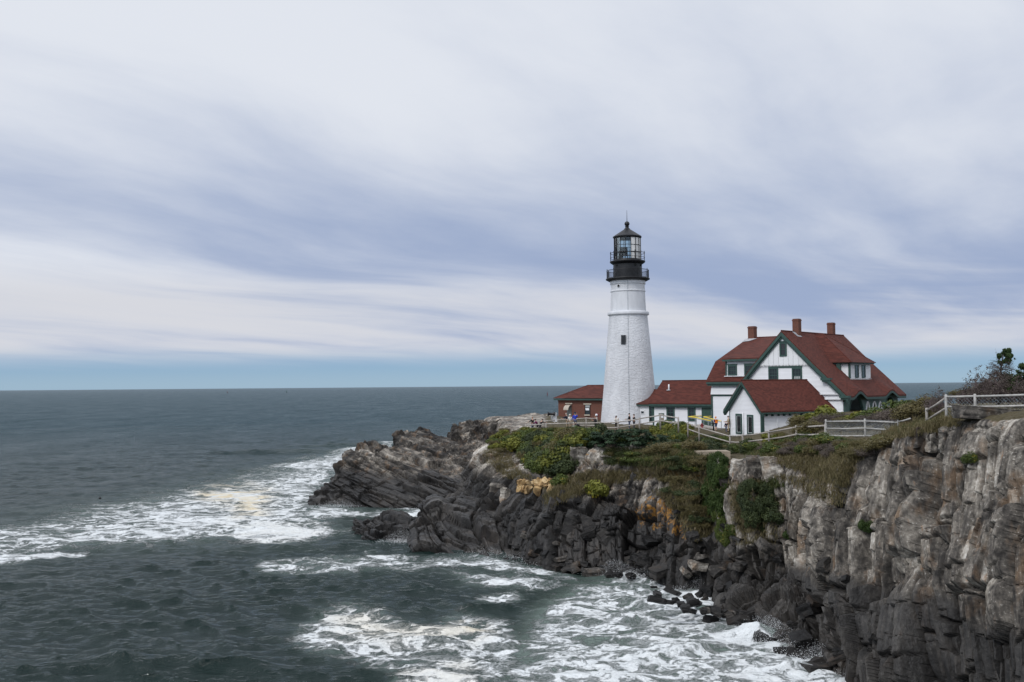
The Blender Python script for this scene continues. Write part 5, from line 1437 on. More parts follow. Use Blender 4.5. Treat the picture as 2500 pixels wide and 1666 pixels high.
def zF(x, y): return 1340 + x / 11.765, 930 + y / 11.765
p0_, p1_ = zF(1040, 690), zF(1195, 1005)
wo = win_px(fb, (*p0_, *p1_), fp, -e2, e1, 'dark', 1, 2, 0.05, sash=True)
def fbox(q0, q1, dep, name, mat, par, back=0.0):
    a_, b_ = on(zF(*q0), fp, e2), on(zF(*q1), fp, e2)
    return MB().box(np.array([a_[0], a_[1], b_[2]]) - e2 * back, e1 * float((b_ - a_) @ e1), Zv * (a_[2] - b_[2]), -e2 * dep).build(name, M[mat], par)
fbox((1005, 648), (1225, 690), .10, 'lintel', 'stone_trim', wo)
fbox((1035, 968), (1195, 1008), .16, 'sill', 'stone_trim', wo)
fbox((1060, 785), (1165, 850), .012, 'notice', 'paper', wo, .05)
fbox((1055, 700), (1190, 765), .010, 'blind', 'curtain', wo, .045)
fbox((480, 636), (682, 672), .10, 'lintel', 'stone_trim', fb)
fdoor = fbox((520, 690), (655, 1090), .04, 'door', 'ceiling', fb)
a_ = on(zF(515, 690), fp, e2); b_ = on(zF(655, 690), fp, e2); aw = float((b_ - a_) @ e1); c0_ = on(zF(520, 830), fp, e2)
hood = MB(); hh_ = a_[2] - c0_[2]
arc = [(-hh_ * math.sin(t_) , hh_ * math.cos(t_)) for t_ in np.linspace(0, math.pi / 2, 12)]
ax0 = np.array([a_[0], a_[1], c0_[2]])
for (d0, h0), (d1, h1) in zip(arc[:-1], arc[1:]):
    hood.prism([ax0 + e2 * d0 * 1.15 + Zv * h0, ax0 + e2 * d1 * 1.15 + Zv * h1, ax0 + e2 * d1 * 1.15 + Zv * h1 + e1 * aw, ax0 + e2 * d0 * 1.15 + Zv * h0 + e1 * aw], -Zv * .04)
hood.build('door_hood', M['awning'], fb)

# ------------------------------------------------------------------ white shed in front of the house
PG = math.radians(64)
g1_ = np.array([math.cos(PG), -math.sin(PG), 0]); g2_ = np.array([math.sin(PG), math.cos(PG), 0])
Gc = P(*z3(775, 1064), 100.0)                                    # right front eave corner
gk = [on(z3(*q), Gc, g2_) for q in ((374, 1048), (565, 735), (775, 1064))]
def ga(p): return float((p - Gc) @ g1_)
gprof = [(ga(p), float(p[2])) for p in gk]
zavg = (gprof[0][1] + gprof[2][1]) / 2
def hpt(a, b, z): return np.array([Gc[0], Gc[1], 0]) + g1_ * a + g2_ * b + Zv * z
glen = float((on(z3(1410, 735), hpt(gprof[1][0], 0, 0), g1_) - hpt(gprof[1][0], 0, 0)) @ g2_)
sh = empty('shed', hpt(gprof[1][0], glen / 2, 7.6), 'white clapboard shed with steep red brown roof standing in front of the big house', 'building')
gr_ = MB()
for (a0, z0), (a1, z1) in zip(gprof[:-1], gprof[1:]):
    gr_.prism([hpt(a0, 0, z0), hpt(a1, 0, z1), hpt(a1, glen, z1), hpt(a0, glen, z0)], -Zv * .15)
gr_.tube([hpt(gprof[1][0], 0, gprof[1][1] + .02), hpt(gprof[1][0], glen, gprof[1][1] + .02)], .06, 6)
gr_.build('roof', M['roof'], sh)
rb2 = MB()
pts_ = [hpt(a, -.03, z - .12) for a, z in gprof]; strip(rb2, pts_, g2_, .30, .08)
pts_ = [hpt(a, .06, z - .36) for a, z in gprof]; strip(rb2, pts_, g2_, .22, .30)
rb2.box(hpt(gprof[2][0] - .08, .05, gprof[2][1] - .15 - .16), g2_ * (glen - .1), Zv * .155, g1_ * .06)
rb2.build('rake_board', M['green'], sh)
gw0, ga0, ga1 = .42, gprof[0][0] + .52, gprof[2][0] - .42
def gu(a): return float(np.interp(a, [p[0] for p in gprof], [p[1] for p in gprof])) - .2
gw = MB()
gw.prism([hpt(ga0, gw0, 5.5), hpt(ga1, gw0, 5.5), hpt(ga1, gw0, gu(ga1)), hpt(gprof[1][0], gw0, gu(gprof[1][0])), hpt(ga0, gw0, gu(ga0))], g2_ * .2)
gw.prism([hpt(ga0, glen - .6, 5.5), hpt(ga1, glen - .6, 5.5), hpt(ga1, glen - .6, gu(ga1)), hpt(gprof[1][0], glen - .6, gu(gprof[1][0])), hpt(ga0, glen - .6, gu(ga0))], g2_ * .2)
for a_ in (ga0, ga1 - .2): gw.box(hpt(a_, gw0 + .2, 5.5), g1_ * .2, g2_ * (glen - gw0 - .8), Zv * (gu(a_ + .1) - 5.5))
gw.build('wall', M['clap'], sh)
cb2 = MB()
cb2.box(hpt(ga1 - .16, gw0 - .04, 5.5), g1_ * .20, Zv * (gu(ga1) - 5.5 + .05), g2_ * .04); cb2.box(hpt(ga1, gw0, 5.5), g2_ * .30, Zv * (gu(ga1) - 5.5 + .05), g1_ * .04)
cb2.box(hpt(ga0 - .03, gw0 - .035, 5.5), g1_ * .1, Zv * (gu(ga0) - 5.5 + .1), g2_ * .035)
cb2.build('corner_board', M['green'], sh)
for k in range(13): MB().box(hpt(ga1, .9 + k * (glen - 1.6) / 12, gprof[2][1] - .55), g1_ * .30, Zv * .22, g2_ * .10).build('eave_bracket', M['green'], sh)
gp_ = hpt(0, gw0, 0)
for bb in ((512, 1092, 577, 1305), (632, 1102, 698, 1312)):
    p0_, p1_ = z3(bb[0], bb[1]), z3(bb[2], bb[3])
    win_px(sh, (*p0_, *p1_), gp_, -g2_, g1_, 'green', 1, 1, 0.16, sash=False, inner='white')
p0_, p1_ = z3(1130, 1102), z3(1262, 1195)
win_px(sh, (*p0_, *p1_), hpt(ga1, 0, 0), g1_, g2_, 'green', 3, 2, 0.2, sash=False)
pp_ = on(z3(583, 1075), gp_ - g2_ * .08, g2_)
MB().tube([pp_ + Zv * 0, pp_ - Zv * 3.2], .06, 8).build('pipe', M['white'], sh)
pp_ = on(z3(943, 1075), hpt(ga1 + .05, 0, 0), g1_)
MB().tube([pp_, pp_ - Zv * 3.2], .05, 8).build('downpipe', M['white'], sh)
# ------------------------------------------------------------------ plants
def leaf_mesh(name, mat, centers, radii, n, size, rs, aspect=1.5, up=0.25, squash=1.0, shell=0.55, needles=False):
    """many small leaf faces spread through a set of clumps; each clump and each leaf has its own tint"""
    cn_, k = np.asarray(centers, float), len(centers)
    wgt = np.asarray(radii) ** 2; ci = rs.choice(k, n, p=wgt / wgt.sum())
    dv = rs.normal(size=(n, 3)); dv /= np.linalg.norm(dv, axis=1)[:, None]
    rr = shell + (1 - shell) * rs.random(n) ** 0.6
    c = cn_[ci] + dv * (np.asarray(radii)[ci] * rr)[:, None] * np.array([1, 1, squash])
    nrm_ = dv + rs.normal(size=(n, 3)) * 0.55 + np.array([0, 0, up]); nrm_ /= np.linalg.norm(nrm_, axis=1)[:, None]
    t = np.cross(nrm_, rs.normal(size=(n, 3))); t /= np.linalg.norm(t, axis=1)[:, None] + 1e-9
    b = np.cross(nrm_, t)
    s = size * (0.6 + 0.8 * rs.random(n))[:, None]
    L_, W_ = t * s * aspect * 0.5, b * s * 0.5
    v = np.stack([c - L_, c + W_ * .9 - L_ * .1, c + L_, c - W_ * .9 - L_ * .1], 1).reshape(-1, 3)
    q = np.arange(4 * n).reshape(-1, 4)
    tint = np.clip(rs.random(k)[ci] * 0.55 + rs.random(n) * 0.45, 0, 1)
    return np_mesh(name, v, q, [mat], False, dict(leaf=np.repeat(tint, 4)))
def stems_mesh(name, ends, rs, r0=0.03, mat=None):
    mb = MB()
    for e in ends:
        e = np.asarray(e, float); m_ = e * 0.5 + rs.normal(size=3) * 0.06 * np.linalg.norm(e); m_[2] = abs(m_[2])
        mb.tube([(e[0] * .06, e[1] * .06, -0.25), m_, e], [r0, r0 * .7, r0 * .3], 5)
    me = bpy.data.meshes.new(name); me.from_pydata(mb.v, [], mb.f); me.materials.append(mat or M['bark'])
    return me
def bush_parts(mat, seed, w_=2.0, h_=1.4, leaves=2000, size=0.11, k=12, squash=0.85, spread=0.75, shell=0.5):
    rs = np.random.default_rng(seed)
    cs, rd = [], []
    for i in range(k):
        a_ = rs.random() * 6.283; r = math.sqrt(rs.random()) * w_ * 0.5 * spread
        zt = h_ * (0.80 - 0.45 * (r / (w_ * .5)) ** 2) * rs.uniform(0.45, 1.0)
        cs.append((r * math.cos(a_), r * math.sin(a_), zt)); rd.append(rs.uniform(0.16, 0.30) * w_)
    fo = leaf_mesh('foliage', M[mat], cs, rd, leaves, size, rs, squash=squash, shell=shell)
    return fo, stems_mesh('stem', cs[:7], rs)
def make_bush(name, mats_, loc, scale, rz, label, cat, group, tilt=None):
    o = empty(name, loc, label, cat, group, rz); o.scale = scale
    for nm, me in zip(('foliage', 'stem'), mats_):
        c_ = bpy.data.objects.new(nm, me); COL.objects.link(c_); c_.parent = o
    return o
BUSH = {}
for kind, mat, args in (('green', 'leaf_green', {}), ('dark', 'leaf_dark', {}), ('lime', 'leaf_lime', dict(leaves=1300, size=.15)),
                        ('brown', 'leaf_brown', dict(leaves=2800, size=.07, shell=.25)), ('grey', 'leaf_grey', dict(leaves=4200, size=.05, shell=.15)), ('ivy', 'ivy', dict(leaves=1700, size=.12))):
    BUSH[kind] = [bush_parts(mat, 11 + 7 * i + len(kind) * 31, **args) for i in range(3)]
prng = random.Random(5)
def scatter(poly, n, kinds, wr, hr, label, group, seed, cat='bush', name='bush', mind=16, lift=0.0):
    """bushes on the ground seen inside an outline of the photograph"""
    r = random.Random(seed); xs = [p[0] for p in poly]; ys = [p[1] for p in poly]; done = []
    tries = 0
    while len(done) < n and tries < n * 60:
        tries += 1
        x, y = r.uniform(min(xs), max(xs)), r.uniform(min(ys), max(ys))
        if not in_poly(np.array([x]), np.array([y]), poly)[0]: continue
        if any(abs(x - u) < mind and abs(y - v) < mind * .55 for u, v in done): continue
        h_, nn = hit(x, y)
        if h_ is None or h_.y > 140: continue
        done.append((x, y))
        k = r.choice(kinds); lab = label[k] if isinstance(label, dict) else label
        w_, hh_ = r.uniform(*wr), r.uniform(*hr)
        make_bush(name, r.choice(BUSH[k]), (h_.x, h_.y, h_.z - 0.15 * hh_ + lift), (w_ / 2, w_ / 2, hh_ / 1.4), r.uniform(0, 6.28), lab, cat, group + (' ' + k if isinstance(label, dict) else ''))
TH_ = [(1238, 1082), (1270, 1080), (1340, 1076), (1400, 1064), (1462, 1064), (1476, 1070), (1445, 1076), (1410, 1090), (1392, 1120), (1385, 1150), (1335, 1162), (1292, 1145), (1268, 1112), (1244, 1092)]
scatter(TH_, 60, ['green', 'green', 'dark', 'dark', 'dark', 'green', 'brown', 'lime'], (1.9, 2.9), (1.2, 1.8),
        dict(brown='olive brown bush in the thicket under the rail left of the tower', green='leafy green bush in the thicket under the rail left of the tower', dark='dark green bush in the thicket under the rail left of the tower', lime='yellowish green bush in the thicket under the rail left of the tower'), 'thicket bushes', 1, mind=13)
scatter([(1482, 1062), (1560, 1052), (1640, 1048), (1700, 1068), (1770, 1092), (1790, 1108), (1660, 1110), (1560, 1095), (1490, 1080)], 34, ['green', 'brown', 'brown', 'dark'], (1.6, 2.5), (0.7, 1.1),
        dict(green='leafy green bush on the slope below the white buildings', dark='dark green bush on the slope below the white buildings', brown='olive brown bush on the slope below the white buildings'), 'slope bushes', 2, mind=14)
scatter([(1195, 1095), (1215, 1062), (1245, 1050), (1245, 1085), (1225, 1105)], 12, ['green', 'lime', 'brown'], (1.2, 1.8), (0.5, 0.9),
        dict(green='low green bush on the pale rock at the seaward end of the thicket', lime='low yellowish bush on the pale rock at the seaward end of the thicket', brown='low brown bush on the pale rock at the seaward end of the thicket'), 'thicket end bushes', 13, mind=11)
scatter([(1600, 1050), (1640, 1036), (1672, 1045), (1690, 1068), (1650, 1082), (1598, 1074)], 12, ['lime', 'lime', 'green'], (1.8, 2.4), (1.1, 1.5),
        dict(lime='bright yellow green bush on the mound between the rail and the ramp', green='leafy green bush on the mound between the rail and the ramp'), 'mound bushes', 3, mind=11)
scatter([(1700, 1075), (1760, 1075), (1830, 1092), (1850, 1108), (1720, 1108)], 12, ['green', 'dark', 'brown'], (1.4, 2.0), (0.8, 1.2),
        dict(green='leafy green bush in the strip below the shed gable', dark='dark green bush in the strip below the shed gable', brown='olive bush in the strip below the shed gable'), 'shed strip bushes', 4, mind=13)
scatter([(1860, 1075), (1960, 1050), (1990, 1060), (1950, 1095), (1870, 1100)], 12, ['lime', 'green', 'brown'], (1.2, 1.7), (0.6, 0.9),
        dict(lime='yellow green bush by the rail right of the shed gable', green='leafy green bush by the rail right of the shed gable', brown='olive bush by the rail right of the shed gable'), 'rail bushes', 5, mind=15)
scatter([(1236, 1084), (1262, 1056), (1300, 1050), (1420, 1052), (1470, 1052), (1470, 1064), (1400, 1066), (1330, 1076), (1270, 1082)], 40, ['green', 'lime', 'brown', 'green'], (1.3, 1.9), (0.45, 0.65),
        dict(green='low green bush along the foot of the rail at the left of the terrace', lime='low yellowish bush along the foot of the rail at the left of the terrace', brown='low olive brown bush along the foot of the rail at the left of the terrace'), 'rail foot bushes', 12, mind=11)
def bush_at(kind, px_, py_, Y, w_, h_, label, group=None, name='bush', sq=None):
    p_ = P(px_, py_, Y)
    make_bush(name, BUSH[kind][prng.randrange(3)], (p_[0], p_[1], p_[2]), (w_ / 2, (sq or w_) / 2, h_ / 1.4), prng.uniform(0, 6.28), label, 'bush', group)
for px_, py_, Y, w_, h_, k, lb in ((1975, 1035, 82, 2.6, 1.0, 'lime', 'lime green bush touching the shed roof, left of the clump'), (2008, 1032, 80, 2.6, 1.4, 'lime', 'tallest lime green bush in front of the shed roof corner'),
        (2040, 1032, 79, 2.2, .95, 'lime', 'lime green bush right of the shed roof corner'), (2062, 1030, 77, 2.8, .8, 'grey', 'mauve grey twiggy bush in front of the dark porch arch'),
        (2095, 1028, 76, 2.4, .75, 'lime', 'yellowish bush in front of the porch wall'), (2118, 1030, 75, 2.4, .8, 'green', 'green bush hiding the foot of the small arched windows'),
        (2144, 1026, 73, 2.4, .95, 'green', 'green bush in front of the right porch arch'), (2172, 1024, 70, 2.4, 1.0, 'grey', 'mauve grey bush right of the porch'),
        (2208, 1012, 66, 2.2, 1.1, 'green', 'green bush standing out against the sea right of the house'), (2240, 1012, 62, 2.3, 1.0, 'brown', 'olive bush on the skyline right of the house'),
        (2140, 1040, 66, 2.8, 1.1, 'grey', 'low mauve grey bush behind the white fence'), (2180, 1040, 62, 2.6, 1.1, 'grey', 'low twiggy bush behind the last white fence post'),
        (2010, 1048, 74, 2.4, 1.2, 'grey', 'twiggy grey bush left of the white fence'), (1985, 1060, 70, 2.2, 1.0, 'brown', 'olive brown bush under the rail before the white fence'),
        (2060, 1045, 68, 2.6, 0.9, 'brown', 'olive bush behind the first bay of the white fence'), (1950, 1045, 80, 1.8, 1.1, 'brown', 'olive bush against the long wall of the shed'),
        (2265, 1010, 57, 2.0, 1.1, 'brown', 'brown bush at the left end of the upper fence'), (2225, 1030, 56, 2.4, 1.0, 'brown', 'brown bush between the two fences')):
    bush_at(k, px_, py_, Y, w_, h_, lb)
scatter([(1850, 1098), (1960, 1085), (2040, 1080), (2110, 1095), (2160, 1078), (2180, 1090), (2090, 1120), (2040, 1118), (1960, 1115), (1880, 1112)], 40, ['brown', 'brown', 'green', 'grey'], (0.9, 1.7), (0.5, 0.9),
        dict(brown='olive brown bush on the clifftop slope under the white fence', green='green bush on the clifftop slope under the white fence', grey='grey twiggy bush on the clifftop slope under the white fence'), 'clifftop slope bushes', 6, mind=16)
scatter([(1480, 1110), (1600, 1102), (1720, 1112), (1740, 1150), (1640, 1150), (1560, 1140), (1480, 1140)], 26, ['brown', 'dark', 'brown', 'green'], (1.0, 1.6), (0.4, 0.7),
        dict(brown='brown scrub bush on the bank above the grey rock wall', dark='dark scrub bush on the bank above the grey rock wall', green='green scrub bush on the bank above the grey rock wall'), 'bank scrub', 7, mind=18)
scatter([(1600, 1160), (1720, 1190), (1735, 1300), (1690, 1290), (1640, 1210)], 22, ['brown', 'brown', 'dark'], (0.8, 1.5), (0.4, 0.8),
        dict(brown='brown scrub bush clinging to the rock left of the ivy', dark='dark scrub bush clinging to the rock left of the ivy'), 'cliff scrub', 8, mind=18)
scatter([(1735, 1125), (1765, 1125), (1768, 1200), (1762, 1265), (1715, 1262), (1728, 1180)], 26, ['ivy'], (0.7, 1.1), (0.8, 1.3), 'bright green ivy clump hanging in the cleft right of the concrete slab', 'ivy in the cleft', 9, name='ivy', cat='ivy', mind=10)
scatter([(1750, 1270), (1790, 1270), (1800, 1310), (1780, 1345), (1755, 1320)], 9, ['green'], (0.7, 1.2), (0.7, 1.1), 'green bush at the foot of the cleft above the boulders', 'cleft foot bushes', 10, mind=12)
scatter([(1815, 1190), (1870, 1195), (1892, 1260), (1890, 1310), (1850, 1320), (1820, 1260)], 16, ['dark'], (0.8, 1.3), (0.8, 1.3), 'dark bush growing in the hollow of the pale cliff', 'hollow bushes', 11, mind=14)
for px_, py_, k, w_, h_, lb in ((1457, 1215, 'lime', 2.0, 1.5, 'small round yellow green bush alone on the grey rock wall'), (1374, 1182, 'green', 1.6, 1.0, 'small green bush beside the tan rock rubble'), (2110, 1290, 'ivy', .7, .7, 'small green tuft low in the gully of the cliff'),
                          (1925, 1310, 'ivy', .8, .6, 'small green bush at the foot of the pale upright slabs'), (2370, 1120, 'green', .7, .5, 'small green bush high on the near cliff')):
    h_p, _ = hit(px_, py_)
    if h_p: make_bush('bush', BUSH[k][0], (h_p.x, h_p.y - .1, h_p.z - .2), (w_ / 2, w_ / 2, h_ / 1.4), 1.0, lb, 'bush', None)

# spreading juniper pads
def juniper(seed):
    rs = np.random.default_rng(seed); cs, rd = [], []
    for lay in range(5):
        for i in range(9):
            a_ = rs.random() * 6.283; r = rs.random() ** .5 * (2.0 - .25 * lay)
            cs.append((r * math.cos(a_) * 1.5, r * math.sin(a_), .25 + lay * .27 + rs.normal() * .04)); rd.append(rs.uniform(.28, .5))
    return leaf_mesh('foliage', M['needle'], cs, rd, 2600, 0.13, rs, aspect=2.6, up=1.2, squash=0.22, shell=.1), stems_mesh('stem', cs[::5], rs)
for i, (px_, py_, s_, lb) in enumerate(((1478, 1090, .85, 'leftmost low spreading juniper with layered dark branches above the rock wall'), (1530, 1092, 1.05, 'widest spreading juniper with layered dark branches above the rock wall'), (1590, 1096, .8, 'rightmost spreading juniper with layered dark branches above the rock wall'))):
    h_p, _ = hit(px_, py_)
    if h_p: make_bush('juniper', juniper(60 + i), (h_p.x, h_p.y, h_p.z - .1), (s_, s_, s_), .2 * i, lb, 'juniper', 'junipers above the rock wall')

# bare wind-cut shrubs and the two conifers behind the upper rail
def twigs(mb, p, d, ln, r, depth, rs, lean, n_=2):
    pts_ = [p]; dd_ = d.copy()
    for k in range(3):
        dd_ = unit(dd_ + rs.normal(size=3) * .22 + lean * .10)
        pts_.append(pts_[-1] + dd_ * ln / 3)
    mb.tube(pts_, [r, r * .85, r * .7, r * .55], 4 if depth < 3 else 5, cap=False)
    tips = []
    if depth == 0: return [pts_[-1]]
    for k in range(n_ + (1 if rs.random() < .6 else 0)):
        b_ = pts_[1 + k % 3]
        tips += twigs(mb, b_, unit(dd_ + rs.normal(size=3) * .75 + np.array([0, 0, .15])), ln * rs.uniform(.6, .82), r * .58, depth - 1, rs, lean, n_)
    return tips
def dead_shrub(px_, py_, Y, h_, seed, label, stems=7, wide=.5, leaves=0, mat='leaf_grey', depth=3):
    p_ = P(px_, py_, Y); rs = np.random.default_rng(seed); mb = MB(); tips = []
    o = empty('dead_shrub', p_, label, 'shrub', 'bare shrubs behind the upper rail')
    for k in range(stems):
        a_ = rs.random() * 6.283
        d_ = unit(np.array([math.cos(a_) * wide, math.sin(a_) * wide, 1.0]))
        tips += twigs(mb, p_ + np.array([math.cos(a_), math.sin(a_), 0]) * .15 - Zv * .3, d_, h_ * rs.uniform(.4, .55), .024, depth, rs, np.array([.5, 0, .2]))
    mb.build('branches', M['twig'], o)
    if leaves:
        me = leaf_mesh('foliage', M[mat], [t - p_ for t in tips], [.12] * len(tips), leaves, .05, rs, shell=.1)
        link_mesh('foliage', me, o)
    return o
dead_shrub(2400, 968, 46.5, 1.45, 1, 'tall bare grey shrub curling over, left of the wind cut conifer', 14, .45, 1800)
dead_shrub(2425, 968, 47.5, 1.5, 2, 'dense bare shrub at the foot of the wind cut conifer', 16, .5, 2600)
dead_shrub(2378, 970, 46, 1.0, 3, 'low bare shrub above the first bay of the upper rail', 12, .7, 1500)
dead_shrub(2455, 968, 48.5, 1.2, 4, 'bare shrub between the two conifers', 13, .6, 2200)
dead_shrub(2335, 970, 47, .75, 5, 'small leaning dead shrub by the corner post of the upper rail', 6, .7, 200)
dead_shrub(2283, 992, 54, 1.25, 6, 'upright mauve shrub against the sea left of the upper rail', 8, .3, 900)
dead_shrub(2264, 992, 56, .9, 7, 'short mauve shrub against the sea, left of its taller neighbour', 6, .35, 500)
dead_shrub(2360, 968, 48, .55, 8, 'low bare twigs along the upper rail', 10, .9, 700)
dead_shrub(2490, 968, 46, 1.1, 12, 'bare shrub at the right edge under the dense conifer', 12, .5, 1500)
def wind_tree():
    p_ = P(2440, 972, 48.0); rs = np.random.default_rng(21); s = 48.0 / K
    o = empty('conifer_tree', p_, 'wind cut conifer with bare trunk and a flagged green tuft at its top', 'tree')
    q = [p_ - Zv * .3, P(2441, 930, 48), P(2444, 900, 48), P(2447, 880, 48), P(2450, 862, 48)]
    mb = MB(); mb.tube(q, [.06, .05, .04, .03, .015], 7)
    for k in range(64):
        t_ = rs.uniform(.05, .92); b_ = q[1] + (q[3] - q[1]) * t_
        twigs(mb, b_, unit(np.array([rs.normal() * .8, rs.normal() * .6, rs.uniform(-.1, .5)])), rs.uniform(.22, .62), .014, 2, rs, np.array([-.1, 0, .1]))
    mb.build('trunk', M['bark'], o)
    cs, rd = [], []
    for (x, y, r) in ((2444, 866, 7), (2452, 862, 8), (2460, 860, 7), (2466, 868, 8), (2472, 870, 6), (2440, 872, 5), (2456, 872, 8), (2448, 880, 6), (2462, 878, 6), (2468, 862, 5), (2437, 866, 4), (2446, 888, 5), (2476, 873, 4), (2456, 885, 4)):
        for j in range(2):
            c_ = P(x + rs.normal() * 4.5, y + rs.normal() * 3, 48 + rs.normal() * .2); cs.append(c_ - p_); rd.append(r * s * rs.uniform(.35, .95))
    link_mesh('crown', leaf_mesh('crown', M['needle_pale'], cs, rd, 4200, .042, rs, aspect=2.6, shell=.05), o)
wind_tree()
def dense_tree():
    p_ = P(2500, 975, 47.0); rs = np.random.default_rng(22); s = 47.0 / K
    o = empty('conifer_tree', p_, 'dense dark green conifer cut by the right edge of the view', 'tree')
    q = [p_ - Zv * .3, P(2500, 930, 47), P(2501, 893, 47)]
    mb = MB(); mb.tube(q, [.08, .06, .02], 7); mb.build('trunk', M['bark'], o)
    cs, rd = [], []
    for k in range(58):
        y = rs.uniform(890, 965); w_ = 10 + 16 * min((y - 885) / 40, 1)
        cs.append(P(2501 + rs.uniform(-w_, w_), y, 47 + rs.normal() * .22) - p_); rd.append(rs.uniform(4.5, 8) * s)
    for x, y in ((2470, 948), (2462, 952), (2476, 940), (2480, 955), (2468, 958)): cs.append(P(x, y, 47) - p_); rd.append(6 * s)
    link_mesh('crown', leaf_mesh('crown', M['needle_pale'], cs, rd, 7000, .042, rs, aspect=2.2, shell=.2), o)
dense_tree()
for px_, py_, Y, w_, h_, k, lb in ((2440, 970, 49.5, 1.7, 1.0, 'grey', 'twiggy grey bush at the foot of the wind cut conifer'), (2470, 970, 49, 1.5, 1.25, 'dark', 'dark bush between the two conifers at right'), (2410, 970, 49.5, 1.5, .7, 'grey', 'twiggy grey bush behind the second post of the upper rail'), (2500, 970, 48.5, 1.5, 1.1, 'dark', 'dark bush under the dense conifer at the right edge'), (2350, 972, 50, 1.6, .45, 'brown', 'low brown bush behind the first bay of the upper rail')):
    bush_at(k, px_, py_, Y, w_, h_, lb)
# grass on the banks and ledges: uncountable, one object for each kind
def grass_patch(name, mat, polys, seed, hr=(.12, .36), wd=.017):
    rs = np.random.default_rng(seed); V_, L_ = [], []
    for poly, n in polys:
        xs = [p[0] for p in poly]; ys = [p[1] for p in poly]
        x = rs.uniform(min(xs), max(xs), n * 3); y = rs.uniform(min(ys), max(ys), n * 3)
        ok = in_poly(x, y, poly); x, y = x[ok][:n], y[ok][:n]
        for a, b in zip(x, y):
            h_p, nn = hit(a, b)
            if h_p is None or h_p.y > 140: continue
            tint = rs.random() * .5
            sc_ = min(1.0, .35 + h_p.y / 110)
            for k in range(7):
                q = np.array(h_p) + rs.normal(size=3) * np.array([.14, .14, .02]) * sc_ * 1.4
                h_ = rs.uniform(*hr) * sc_; a_ = rs.random() * 6.283; w_ = wd * sc_ * np.array([math.cos(a_), math.sin(a_), 0])
                d_ = np.array([rs.normal() * .45 + .15, rs.normal() * .45 - .2, 1.0]); d_ = d_ / np.linalg.norm(d_) * h_
                m_ = q + d_ * .55
                V_ += [q - w_ - Zv * .05, q + w_ - Zv * .05, m_ + w_ * .7, m_ - w_ * .7]
                e_ = q + d_ + np.array([d_[0], d_[1], -.15 * h_]) * .5
                V_ += [m_ - w_ * .7, m_ + w_ * .7, e_, e_ - w_ * .05]
                L_ += [tint + rs.random() * .5] * 8
    q = np.arange(len(V_)).reshape(-1, 4)
    tag(link_mesh(name, np_mesh(name, np.array(V_), q, [M[mat]], False, dict(leaf=np.array(L_)))), kind='stuff')
grass_patch('dry_grass', 'grass', [
    ([(1840, 1110), (1900, 1080), (1960, 1085), (2060, 1095), (2130, 1085), (2085, 1140), (2060, 1190), (2010, 1180), (1950, 1150), (1890, 1130)], 2200),
    ([(2120, 1085), (2190, 1040), (2250, 1010), (2330, 1000), (2340, 1040), (2200, 1070)], 1600),
    ([(1380, 1170), (1440, 1150), (1520, 1150), (1600, 1165), (1560, 1170), (1440, 1195), (1400, 1215), (1340, 1240), (1330, 1210)], 1500),
    ([(1600, 1200), (1700, 1180), (1735, 1260), (1740, 1320), (1690, 1320), (1640, 1240)], 1000),
    ([(1560, 1100), (1740, 1105), (1745, 1200), (1660, 1190), (1560, 1150)], 1100),
    ([(1780, 1180), (1850, 1170), (1900, 1200), (1890, 1330), (1800, 1330)], 500),
    ([(1180, 1100), (1240, 1090), (1260, 1140), (1300, 1170), (1240, 1170), (1190, 1130)], 700),
    ([(1890, 1160), (1990, 1170), (2060, 1200), (2060, 1240), (1990, 1215)], 350)], 5)
grass_patch('green_grass', 'grass_green', [
    ([(1470, 1095), (1600, 1098), (1740, 1105), (1740, 1150), (1600, 1140), (1480, 1135)], 1800),
    ([(1600, 1050), (1680, 1055), (1780, 1085), (1850, 1090), (1840, 1108), (1640, 1105)], 900),
    ([(1235, 1090), (1262, 1050), (1330, 1046), (1440, 1048), (1400, 1068), (1300, 1080)], 700),
    ([(1800, 1105), (1920, 1075), (2100, 1080), (2100, 1110), (1960, 1105), (1850, 1120)], 1500),
    ([(1840, 1180), (1890, 1170), (1910, 1190), (1850, 1205)], 250),
    ([(2150, 1075), (2300, 1000), (2330, 1020), (2200, 1060)], 400)], 6)
